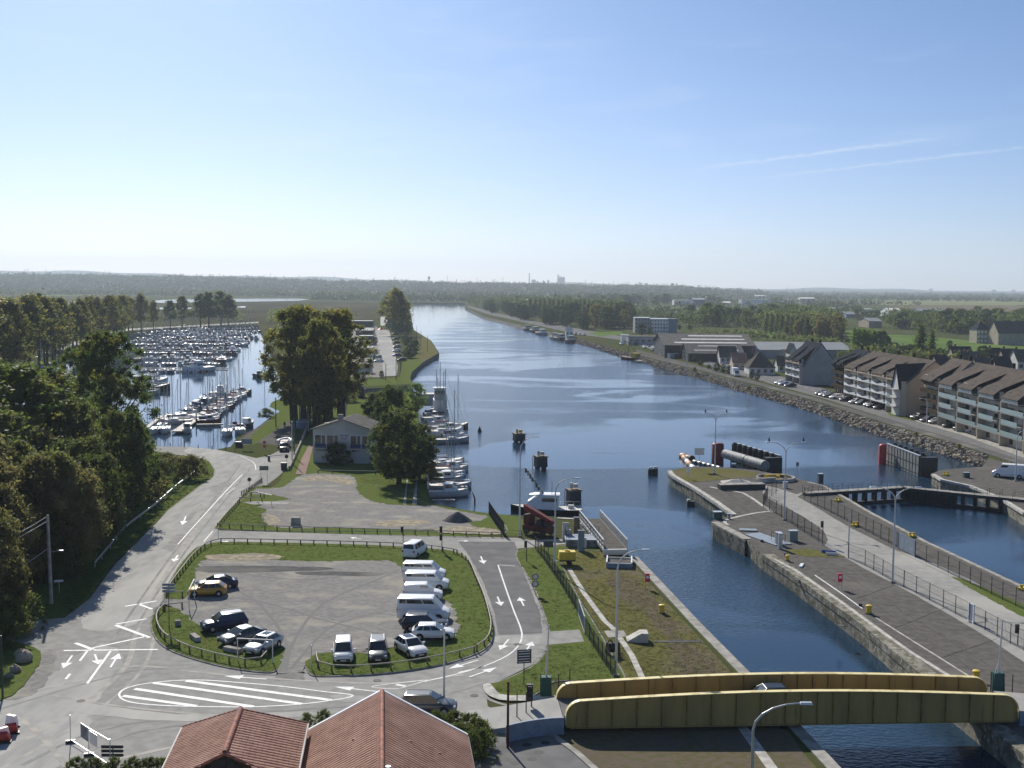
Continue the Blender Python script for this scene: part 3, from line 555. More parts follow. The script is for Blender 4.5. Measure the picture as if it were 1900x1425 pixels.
for i_, pix in enumerate(([(1480,1040),(1620,1120),(1830,1260)], [(1560,1060),(1700,1150),(1880,1262)], [(1340,900),(1430,960),(1500,1010)], [(1590,1110),(1660,1085)], [(1660,1165),(1760,1125)], [(1740,1222),(1850,1185)], [(1420,975),(1500,965)], [(1640,1010),(1760,1068),(1880,1130)])): ribbon('tarmac_seam', pix, .07, .02, .0322+.0004*i_, 'seam', 0, sm=3)
sheet('rock_verge', [(1178,657),(1300,687),(1400,713),(1518,745),(1637,783),(1768,821),(1835,843),(1900,864),(1900,858),(1768,815),(1637,777),(1518,741),(1400,709),(1300,683),(1180,653)], 'gravel_dark', .036, 1)
# ------------------------------------------------------------ trees and shrubs
rng = np.random.default_rng(11)
def leaf_mesh(name, clumps, n, size, m, squash=1.):
    """leaf-sized faces scattered through every clump; clumps: rows of (x, y, z, radius)"""
    cl = np.array(clumps); w = cl[:,3]**2; idx = rng.choice(len(cl), n, p=w/w.sum())
    d = rng.normal(size=(n,3)); d /= np.linalg.norm(d, axis=1)[:,None]
    r = cl[idx,3]*np.minimum(2.1, np.abs(rng.normal(size=n))*.75+.2)
    ctr = cl[idx,:3] + d*r[:,None]*np.array([1,1,squash]); cc = cl[:,:3].mean(0); o_ = ctr-cc; o_ /= np.linalg.norm(o_, axis=1)[:,None]+1e-6
    if len(cl) < 250: d = d*.5 + o_*.6
    nn = d*.8 + rng.normal(size=(n,3))*.75; nn /= np.linalg.norm(nn, axis=1)[:,None]
    a = np.cross(nn, rng.normal(size=(n,3))); a /= np.linalg.norm(a, axis=1)[:,None]+1e-9; b = np.cross(nn, a)
    s = (size*(.6+.8*rng.random(n)))[:,None]
    v = np.stack([ctr-a*s, ctr-b*s*.6, ctr+a*s, ctr+b*s*.6], 1).reshape(-1,3)
    me = bpy.data.meshes.new(name); me.vertices.add(4*n); me.vertices.foreach_set('co', v.ravel().astype(np.float32))
    me.loops.add(4*n); me.loops.foreach_set('vertex_index', np.arange(4*n, dtype=np.int32))
    me.polygons.add(n); me.polygons.foreach_set('loop_start', np.arange(0,4*n,4, dtype=np.int32)); me.polygons.foreach_set('loop_total', np.full(n,4, dtype=np.int32))
    me.materials.append(m); me.update(calc_edges=True); return me
def trunk_mb(h, r, branches, rr, spread, wob=.03):
    b = MB(); pts = [(0,0,-.3)]; 
    for i in range(1, 6): pts.append((rr.gauss(0,wob)*h*i/5, rr.gauss(0,wob)*h*i/5, h*i/5))
    b.path(pts, [r*1.25, r, r*.85, r*.7, r*.5, r*.25], 7)
    for k in range(branches):
        t = rr.uniform(.35,.95); i = int(t*5); p = Vector(pts[i]); a = rr.uniform(0, 2*pi); L = spread*rr.uniform(.5,1)
        q = p + Vector((cos(a)*L, sin(a)*L, L*rr.uniform(.5,1.2))); mid = p.lerp(q,.5) + Vector((0,0,-.1*L)); b.path([p, mid, q], [r*.35, r*.25, r*.1], 5)
    return b
def make_tree(kind, seed, leaves, lsize, label, H=16, mt='fol_a', name='tree', cat='tree', stems=1, group=None):
    """kind: round, tall (bare trunks below), lombardy, bush, loose"""
    rr = random.Random(seed); cl = []
    if kind == 'round':
        for k in range(190):
            a = rr.uniform(0,2*pi); z = rr.uniform(.10,.97); w = .44*H*sin(pi*min(1,max(.12,(z-.0)/1.04)))**.65*rr.uniform(.2,1.08)**.6; cl.append((cos(a)*w*.8, sin(a)*w*.8, z*H, H*rr.uniform(.03,.065)))
        tb = trunk_mb(H*.75, H*.02+.08, 9, rr, H*.25)
    elif kind == 'tall':
        tb = MB()
        for s in range(stems):
            a = 2*pi*s/max(1,stems)+rr.random(); ox, oy = (cos(a)*H*.065, sin(a)*H*.065) if stems > 1 else (0,0)
            t = trunk_mb(H*rr.uniform(.75,.9), H*.012+.1, 6, rr, H*.14, .02); t.v = [(x+ox*(1+z/H*.9), y+oy*(1+z/H*.9), z) for x,y,z in t.v]; tb.merge(t, 0)
            for k in range(90 if stems == 1 else 0):
                z = rr.uniform(.16 if stems > 1 else .24,1.0)**.8; aa = rr.uniform(0,2*pi); w = H*(.24 if stems == 1 else .22)*(1-.8*(max(0,z-.55)/.45)**1.5)*(.55+.45*min(1,z/.5))*rr.uniform(.1,1)**.6
                cl.append((ox*(1+z*.9)+cos(aa)*w, oy*(1+z*.9)+sin(aa)*w, z*H, H*rr.uniform(.03,.055)*(1.2 if stems == 1 else 1)))
        if stems > 1:
            for k in range(330): z = rr.uniform(.17,1.0); a = rr.uniform(0,2*pi); w = .285*H*sin(pi*min(1,max(.04,(z-.12)/.9)))**.55*rr.random()**.45; cl.append((cos(a)*w, sin(a)*w, z*H, H*rr.uniform(.018,.04)))
    elif kind == 'lombardy':
        for k in range(20):
            z = .1+.88*k/20; w = H*.05*rr.random(); a = rr.uniform(0,2*pi); cl.append((cos(a)*w, sin(a)*w, z*H, H*(.035+.075*sin(pi*min(1,z*.85+.12)))))
        tb = trunk_mb(H*.9, H*.012+.06, 3, rr, H*.06, .006)
    elif kind == 'bush':
        for k in range(90):
            a = rr.uniform(0,2*pi); z = rr.uniform(.05,.92); w = H*.75*sqrt(1-z*z*.9)*rr.uniform(.15,.9); cl.append((cos(a)*w, sin(a)*w, z*H, H*rr.uniform(.06,.12)))
        tb = trunk_mb(H*.6, H*.02+.03, 6, rr, H*.3)
    elif kind == 'loose':
        for k in range(210):
            a = rr.uniform(0,2*pi); z = rr.uniform(.10,1.0); w = H*.34*sin(pi*min(.97,max(.15,z*.92)))**.8*rr.uniform(.2,1); cl.append((cos(a)*w, sin(a)*w, z*H, H*rr.uniform(.02,.045)))
        tb = trunk_mb(H*.85, H*.016+.1, 14, rr, H*.28, .02)
    o = empty(name, (0,0,0), 0, label, cat, group); o['_h'] = H
    tb.build('trunk', M['bark'], o)
    c = bpy.data.objects.new('crown', leaf_mesh('crown', cl, leaves, lsize, M[mt], .9)); C.objects.link(c); adopt(c, o)
    return o
PLACED = set()
def plant(proto, loc, h, label=None, group=None, wide=1., rz=None, cm=None):
    s = h/proto['_h']; rz = R.uniform(0, 6.28) if rz is None else rz; sc = (s*wide, s*wide, s)
    if proto.name not in PLACED:
        PLACED.add(proto.name); o = proto; o.location = loc; o.rotation_euler = (0,0,rz); o.scale = sc
        if label: o['label'] = label
        if group: o['group'] = group
    else: o = dup(proto, loc, rz, label, group, sc)
    if cm:
        for ch in KIDS[o.name]:
            if ch.name.startswith('crown'): s_ = ch.material_slots[0]; s_.link = 'OBJECT'; s_.material = M[cm]
    return o
def tree_at(proto, px, base, top, label=None, group=None, wide=1., z=0., cm=None):     # foot and top read off the photograph
    l = G(px, base, z); h = (base-top)/ppm((l.x, l.y, 8))*1.02
    return plant(proto, l, h, label, group, wide, None, cm)
# near and middle-distance trees
t_multi = make_tree('tall', 3, 34000, .22, 'x', 22, 'fol_c', 'poplar', stems=6)
t_loose = make_tree('loose', 5, 34000, .19, 'x', 20, 'fol_a', 'poplar')
t_round = make_tree('round', 9, 30000, .13, 'x', 10, 'fol_b', 'broadleaf_tree')
t_bush = make_tree('bush', 4, 9000, .10, 'x', 4, 'fol_b', 'shrub', 'shrub')
t_bush2 = make_tree('bush', 14, 7000, .08, 'x', 3, 'fol_e', 'shrub', 'shrub')
t_dark = make_tree('round', 21, 32000, .16, 'x', 13, 'fol_e', 'broadleaf_tree')
tree_at(t_multi, 556, 785, 574, 'tall multi-stemmed autumn poplar left of the pair behind the clubhouse', None, 1.12)
tree_at(t_multi, 622, 772, 580, 'tall broad autumn poplar right of the pair behind the clubhouse', None, 1.22)
tree_at(t_multi, 596, 800, 600, 'slimmer poplar between the two big poplars behind the clubhouse', None, .85)
tree_at(t_loose, 205, 885, 622, 'tall loose green poplar standing between the marina and the curving road', None, .95)
tree_at(t_loose, 150, 850, 650, 'shorter loose poplar left of the tall one beside the marina', None, .95)
tree_at(t_round, 740, 898, 762, 'large round dark tree on the lawn right of the clubhouse', None, 1.1)
tree_at(t_round, 778, 888, 790, 'dark tree between the round lawn tree and the moored boats', None, 1.0)
tree_at(t_round, 728, 830, 718, 'small-leaved tree behind the clubhouse nearest the creek', None, .9)
tree_at(t_round, 700, 800, 728, 'grey green bushy tree right behind the clubhouse roof', None, 1.1)
tree_at(t_loose, 772, 768, 712, 'small fresh green tree on the canal bank by the tall masts', None, 1.2, 0, 'fol_d')
tree_at(t_bush, 626, 862, 822, 'dark bush growing in front of the clubhouse windows', None, 1.0)
tree_at(t_bush, 700, 870, 842, 'low bush at the right corner of the clubhouse', None, .9)
tree_at(t_bush, 494, 775, 757, 'round dark bush at the marina edge', None, 1.3)
tree_at(t_bush2, 800, 895, 868, 'brown scrub on the bank beside the nearest moored boats', None, 1.)
tree_at(t_bush, 590, 790, 765, 'leafy bush under the pair of poplars', None, 1.2); tree_at(t_bush, 640, 745, 715, 'bush at the foot of the right poplar', None, 1.3)
# dark thicket left of the road
thick = [(60,1078,848,t_dark,.95),(125,1062,855,t_dark,.9),(160,1030,872,t_dark,.85),(-10,1120,900,t_dark,.9),(-50,1105,830,t_dark,1.),(95,1060,840,t_round,1.1),(228,962,765,t_round,.8),(256,925,790,t_round,.75),(186,1015,845,t_round,.8),(-35,1172,930,t_dark,1.0),(-95,1190,930,t_dark,1.0),(10,960,680,t_loose,1.5),(70,940,690,t_loose,1.5),(-60,940,670,t_loose,1.3),(120,950,740,t_round,1.),
 (-20,1000,760,t_round,1.2),(60,985,800,t_dark,1.1),(225,940,780,t_loose,1.),(20,1050,820,t_round,1.1),(150,1000,815,t_round,1.),(290,905,850,t_bush,1.1),(322,885,845,t_bush2,1.2),(262,925,850,t_bush2,1.1),(352,888,842,t_bush2,1.1),(310,870,838,t_bush2,1.2),(190,985,905,t_bush,.9),(30,1170,1095,t_bush,1.),(120,1075,1000,t_bush,.9),(-10,1195,1110,t_bush,1.2),(20,1140,1070,t_bush,.9),(140,1035,970,t_bush,.9),(-90,1080,780,t_dark,1.2)]
for x, b_, t_, p, w in thick:
    tree_at(p, x, b_, t_, 'dark shrub of the thicket at the roadside' if p in (t_bush, t_bush2) else 'dark tree of the thicket left of the main road', 'trees and shrubs of the roadside thicket', w)
tree_at(t_bush2, 15, 1205, 1188, 'tuft of tall dry plants on the grass corner by the boulders', None, .6)
# hedges by the red-roofed houses
for i, (x, y, t_) in enumerate(((600,1345,1316),(570,1350,1322),(640,1345,1325),(812,1362,1318),(840,1365,1318),(872,1368,1322),(888,1385,1330),(858,1400,1340),(888,1410,1350))):
    tree_at(t_bush, x, y, t_, 'clipped dark hedge shrub behind the red-roofed house' , 'hedge shrubs behind the red-roofed house', .9)
for x in (140,175,210,245,275,300): tree_at(t_bush, x, 1440, 1404, 'dark hedge shrub along the bottom edge left of the small roof', 'hedge shrubs left of the small roof', .9)
# poplar avenue beyond the marina, thin trunks and yellowing crowns
t_av = [make_tree('tall', s, 5200, .38, 'x', 22, 'fol_c', 'poplar') for s in (31, 32, 33)]
lab_av = 'tall yellowing poplar of the avenue behind the marina'
def avline(a, b_, n, h0, lab, grp, wd=(.9,1.3), cm=None, protos=t_av, j=6):
    A, B = G(*a), G(*b_)
    for k in range(n):
        p = A.lerp(B, (k+.3*R.random())/n) + Vector((R.uniform(-1,1), R.uniform(-j, j), 0)); plant(protos[k % len(protos)], p, h0*R.uniform(.9,1.1), lab, grp, R.uniform(*wd), None, cm)
avline((-60,735), (235,628), 17, 26, lab_av, 'poplars of the avenue behind the marina'); avline((-100,760), (120,668), 9, 25, lab_av, 'poplars of the avenue behind the marina')
avline((90,655), (245,612), 10, 23, lab_av, 'poplars of the avenue behind the marina')
for x, b_, t_ in ((232,618,552),(262,618,548),(246,614,556),(285,614,560)): tree_at(t_av[0], x, b_, t_, 'tall poplar at the end of the avenue behind the marina', 'poplars at the end of the avenue', 1.)
for x, b_, t_ in ((316,608,560),(338,607,552),(372,607,548),(388,608,545),(410,606,543),(424,607,550)): tree_at(t_av[1], x, b_, t_, 'slender tree standing alone on the far rim of the marina', 'slender trees on the far rim of the marina', 1.3, 0, 'fol_b')
t_far = [make_tree('round', s, 3000, .34, 'x', 12, 'fol_far', 'broadleaf_tree') for s in (41, 42, 43)]
t_lom = [make_tree('lombardy', s, 2600, .36, 'x', 18, 'fol_a', 'lombardy_poplar') for s in (51, 52)]
for x, b_, t_, w in ((735,622,540,1.1),(728,612,545,1.),(742,618,560,1.)): tree_at(t_av[2], x, b_, t_, 'tall broad tree cluster on the canal bank beyond the boatyard', 'tall trees on the bank beyond the boatyard', 1.5)
for x, b_, t_ in ((735,618,583),(748,616,590),(757,616,590),(722,610,585)): tree_at(t_far[0], x, b_, t_, 'dark low tree at the foot of the tall bank trees', 'low trees on the bank beyond the boatyard', 1.)
for x, b_, t_ in ((758,645,625),(768,655,632),(752,636,622),(764,664,647),(757,665,646),(770,640,628)): tree_at(t_far[1], x, b_, t_, 'dark hedge bush beside the cars of the boatyard', 'hedge bushes beside the boatyard cars', 1.6)
for x, b_, t_ in ((660,702,690),(674,703,690),(708,702,688),(696,640,625),(697,662,648)): tree_at(t_far[2], x, b_, t_, 'round clipped bush in front of the boatyard sheds', 'bushes in front of the boatyard sheds', 1.)
# right bank woods
def wood(n, pix, hr, lab, grp, protos, wd=(.9,1.4), cm=None):
    k = 0; xs = [p[0] for p in pix]; ys = [p[1] for p in pix]
    def inside(x, y):
        c = False; L = len(pix)
        for i in range(L):
            (x1,y1),(x2,y2) = pix[i], pix[i-1]
            if (y1 > y) != (y2 > y) and x < (x2-x1)*(y-y1)/(y2-y1)+x1: c = not c
        return c
    while k < n:
        x, y = R.uniform(min(xs), max(xs)), R.uniform(min(ys), max(ys))
        if inside(x, y): plant(protos[k % len(protos)], G(x, y), R.uniform(*hr), lab, grp, R.uniform(*wd), None, cm); k += 1
wood(34, [(885,574),(930,574),(1000,592),(1090,606),(1090,613),(1000,604),(930,588)], (11,15), 'broad dark tree of the wood along the right canal bank', 'trees of the right bank wood', t_far)
wood(30, [(1010,585),(1160,585),(1180,610),(1130,612),(1050,603)], (14,19), 'broad dark tree of the wood along the right canal bank', 'trees of the right bank wood', t_far)
for k in range(22): x = 985+k*8.3; tree_at(t_lom[k % 2], x, 588+.09*(x-985), 552+.04*(x-985), 'dark columnar poplar in the row inside the right bank wood', 'columnar poplars inside the right bank wood', R.uniform(1,1.3), 0, 'fol_b')
wood(26, [(1080,560),(1240,558),(1250,570),(1100,572)], (15,20), 'dark tree of the block of wood before the blue hall', 'trees of the wood before the blue hall', t_far)
wood(14, [(1095,582),(1160,590),(1175,605),(1170,612),(1105,608)], (15,19), 'brownish tree at the near edge of the right bank wood', 'brownish trees of the right bank wood', t_far, (.8,1.1), 'fol_e')
wood(20, [(1250,590),(1490,590),(1500,604),(1300,606)], (12,17), 'mid green tree standing behind the long sheds', 'trees behind the long sheds', t_far, (.9,1.3))
for x, b_, t_ in ((1312,604,562),(1333,606,565),(1385,609,574),(1350,604,570),(1322,606,570)): tree_at(t_far[x % 3], x, b_, t_, 'large fresh green tree behind the long sheds', 'large green trees behind the sheds', 1.0, 0, 'fol_a')
for k in range(9): x = 1422+k*9.5; tree_at(t_lom[k % 2], x, 620+.12*(x-1422), 580+.25*(x-1422)*.4, 'green poplar in the dense row above the warehouses', 'poplar row above the warehouses', 1.25)
wood(18, [(1490,618),(1560,622),(1565,634),(1480,630)], (12,16), 'brownish tree at the end of the poplar row', 'brownish trees above the warehouses', t_far, (.8,1.1), 'fol_e')
wood(16, [(1420,590),(1500,596),(1500,606),(1420,600)], (14,18), 'dark tree of the clump above the poplar row', 'dark clump above the poplar row', t_far, (.9,1.2), 'fol_b')
for k in range(7): x = 1585+k*8.5; tree_at(t_lom[k % 2], x, 655+.5*k, 607+1.*k, 'bright green poplar in the short row beside the field', 'short poplar row beside the field', 1.3, 0, 'fol_d')
for x, b_, t_ in ((1637,658,615),(1644,660,622)): tree_at(t_far[0], x, b_, t_, 'dark round tree at the end of the short poplar row', 'dark round trees by the poplar row', .75)
tree_at(t_lom[0], 1706, 668, 600, 'taller of the two columnar trees rising over the apartment roofs', None, 1.4, 0, 'fol_a'); tree_at(t_lom[1], 1728, 668, 610, 'slimmer of the two columnar trees rising over the apartment roofs', None, .95, 0, 'fol_a')
wood(20, [(1640,600),(1800,604),(1870,612),(1800,622),(1660,610)], (12,17), 'dark tree of the wood behind the bright field', 'trees of the wood behind the field', t_far, (1,1.4))
wood(12, [(1780,596),(1960,600),(1960,612),(1830,606)], (12,17), 'tree of the park around the stone manor', 'trees around the manor', t_far, (1,1.4), 'fol_a')
wood(14, [(1640,585),(1960,588),(1960,594),(1660,592)], (7,11), 'low tree in the far hedge beyond the industrial estate', 'trees of the far hedge', t_far)
tree_at(t_far[0], 1762, 646, 632, 'lone bush standing in the bright field', None, 1.2)
wood(10, [(1650,655),(1700,662),(1690,668),(1650,664)], (4,7), 'bush of the hedge behind the apartment roofs', 'hedge bushes behind the apartments', t_far, (1.2,1.8))
for x, b_, t_ in ((1823,680,642),(1832,682,648),(1810,680,655)): tree_at(t_far[1], x, b_, t_, 'dark tree between the village roofs', 'dark trees between the village roofs', 1.1)
for x, b_, t_, w in ((1275,668,648,1.2),(1290,672,660,1.3),(1262,660,650,1.2),(1300,678,668,1.6),(1330,690,672,1.),(1342,692,676,1.),(1352,694,678,1.),(1395,703,690,1.2),(1405,706,692,1.),(1315,684,676,1.5),(1190,622,600,1.),(1206,622,606,1.),(1232,618,600,1.),(1150,608,590,1.1),(1260,612,602,1.3),(1280,612,603,1.6)): tree_at(t_far[x % 3], x, b_, t_, 'garden bush between the road and the sheds on the right bank', 'garden bushes of the right bank', w)
for x, b_ in ((1288,690),(1700,810),(1780,832),(1390,724)): tree_at(t_bush2, x, b_, b_-9, 'scrub bush growing among the rocks of the bank', 'scrub among the bank rocks', .9)
# far woods, each one mass
def lumps(name, n, reg, hr, rad, m, label):
    vs = []; tot = []; k = 0
    cl = []
    while k < n:
        x = R.uniform(*reg[0]); Y = reg[1][0]*(reg[1][1]/reg[1][0])**R.random(); d = raydir(x, 540); X = d.x/d.y*Y
        if reg[2] and not reg[2](x, Y): continue
        k += 1; z0 = hz(x, Y) if Y > 3300 else 0; z0 = max(z0, 0); h = R.uniform(*hr); r = rad*R.uniform(.7,1.3)
        for q in range(3): cl.append((X+R.uniform(-r,r), Y+R.uniform(-r,r), z0+h*R.uniform(.35,.85), r*R.uniform(.6,1)))
    me = leaf_mesh(name, cl, n*34, rad*.30, m, .8); o = bpy.data.objects.new(name, me); C.objects.link(o); return tag(o, label, 'wood', None, 'stuff')
lumps('far_wood', 2600, ((-80, 1420), (3500, 5200), lambda x, Y: x < 1330 or R.random() < .4), (8, 14), 11, M['fol_far'], 'hazy dark wood covering the ridge along the horizon')
lumps('far_wood', 1500, ((-80, 740), (2350, 3500), lambda x, Y: Y > 2900 or x > 580), (7, 12), 8, M['fol_far'], 'dark wood on the low hills behind the estuary on the left')
lumps('far_wood', 900, ((750, 1340), (2280, 3600), lambda x, Y: True), (7, 12), 8, M['fol_far'], 'dark wood closing the far end of the canal')
lumps('hedge_band', 520, ((1330, 1960), (2300, 7000), lambda x, Y: sin(Y*.0062+x*.004) > .72), (6, 9), 7, M['fol_far'], 'thin dark hedges and copses between the far fields on the right')
lumps('far_wood', 420, ((880, 1120), (1350, 2280), lambda x, Y: x > 870+ (2400-Y)*.13), (9, 14), 7, M['fol_far'], 'dark wood behind the right bank towards the bend of the canal')
lumps('far_wood', 110, ((1120, 1520), (1150, 1900), lambda x, Y: sin(Y*.011+x*.01) > .35), (6, 11), 6, M['fol_far'], 'copses and hedges around the far industrial estate')
lumps('scrub', 200, ((430, 600), (1010, 1300), lambda x, Y: sin(x*.05) > .1), (1.5, 3.5), 4, M['fol_b'], 'low dark scrub on the marsh behind the marina')
def wood_mass(pix, n, hr, rad, m, label, name='wood'):
    xs = [p[0] for p in pix]; ys = [p[1] for p in pix]; cl = []; k = 0
    while k < n:
        x, y = R.uniform(min(xs), max(xs)), R.uniform(min(ys), max(ys)); c = False
        for i in range(len(pix)):
            (x1,y1),(x2,y2) = pix[i], pix[i-1]
            if (y1 > y) != (y2 > y) and x < (x2-x1)*(y-y1)/(y2-y1)+x1: c = not c
        if not c: continue
        k += 1; p = G(x, y); h = R.uniform(*hr); r = rad*R.uniform(.7,1.2)
        for q in range(5): a = R.uniform(0,6.28); t = R.random(); cl.append((p.x+cos(a)*r*(1-t*.5), p.y+sin(a)*r*(1-t*.5), h*(.3+.62*t), r*R.uniform(.4,.65)))
    me = leaf_mesh(name, cl, n*130, rad*.2, M[m], 1.); o = bpy.data.objects.new(name, me); C.objects.link(o); return tag(o, label, 'wood', None, 'stuff')
wood_mass([(868,566),(930,562),(1030,566),(1150,570),(1175,590),(1180,604),(1130,606),(1000,584),(930,578)], 420, (11,17), 5, 'fol_b', 'dark interior of the wood along the right canal bank')
wood_mass([(1165,588),(1300,590),(1420,590),(1500,598),(1500,612),(1300,606),(1262,608),(1258,596),(1180,592)], 200, (7,11), 4.2, 'fol_b', 'green mass of trees behind the flat-roofed block and the long sheds')
wood_mass([(1400,588),(1500,592),(1560,610),(1566,632),(1480,628),(1410,612)], 170, (11,17), 4.5, 'fol_b', 'dark mass of trees above the long warehouse')
wood_mass([(1170,576),(1250,580),(1480,582),(1480,588),(1240,588),(1170,584)], 110, (4,7), 4, 'fol_far', 'belt of trees between the flat-roofed block and the pale fields')
wood_mass([(1640,598),(1900,602),(1960,612),(1850,616),(1820,606),(1800,622),(1660,612)], 170, (9,15), 5, 'fol_b', 'dark mass of trees around the manor and the bright field')
wood_mass([(1500,566),(1560,566),(1640,586),(1620,600),(1530,588),(1490,576)], 60, (6,10), 5, 'fol_far', 'loose belt of trees along the valley road on the right')
wood_mass([(1560,660),(1700,664),(1800,676),(1800,682),(1690,674),(1560,668)], 60, (3,6), 3.5, 'fol_b', 'garden greenery behind the apartment roofs')
wood_mass([(1300,620),(1400,622),(1560,640),(1560,646),(1400,630),(1300,628)], 60, (2,4), 3, 'fol_b', 'low hedge behind the long sheds')
def tufts(pix, n, size, m, label, z=.14, excl=None):
    xs = [p[0] for p in pix]; ys = [p[1] for p in pix]; cl = []
    def ins(P_, x, y):
        c = False
        for i in range(len(P_)):
            (x1,y1),(x2,y2) = P_[i], P_[i-1]
            if (y1 > y) != (y2 > y) and x < (x2-x1)*(y-y1)/(y2-y1)+x1: c = not c
        return c
    while len(cl) < n:
        x, y = R.uniform(min(xs), max(xs)), R.uniform(min(ys), max(ys))
        if ins(pix, x, y) and not (excl and ins(excl, x, y)): p = G(x, y, z); cl.append((p.x, p.y, z+.01, .3))
    me = leaf_mesh('grass_tufts', cl, n*14, size*.45, M[m], .06); o = bpy.data.objects.new('grass_tufts', me); C.objects.link(o); tag(o, label, 'grass', None, 'stuff')
tufts(IA, 3200, .06, 'tuft', 'uneven grass tufts round the gravel car park', .14, [(385,1040),(745,1042),(760,1085),(835,1120),(848,1170),(735,1198),(590,1212),(560,1250),(515,1250),(500,1192),(405,1182),(340,1138),(300,1122),(350,1105),(368,1055)])
tufts([(958,1026),(1000,1016),(1040,1024),(1100,1150),(1155,1260),(990,1288),(905,1282),(985,1238),(1016,1180),(985,1090)], 1500, .06, 'tuft', 'uneven grass tufts on the strip beside the lock road', .11, [(1010,1168),(1090,1164),(1095,1195),(1008,1200)])
tufts([(1050,1045),(1110,1010),(1165,1036),(1370,1260),(1170,1260),(1080,1110)], 3200, .055, 'tuft_dry', 'dry grass tufts on the lock-side lawn', .05)
tufts([(405,978),(445,934),(490,930),(495,960),(500,980)], 500, .06, 'tuft', 'grass tufts at the corner of the upper gravel lot', .09)
tufts([(668,885),(760,880),(790,935),(860,946),(800,940),(720,930),(680,915)], 900, .06, 'tuft', 'grass tufts on the clubhouse lawn', .03)
tufts([(130,1140),(215,1040),(310,945),(395,880),(385,860),(300,915),(200,1010),(110,1110)], 2200, .09, 'tuft', 'rough grass along the guard rail on the left', .03)
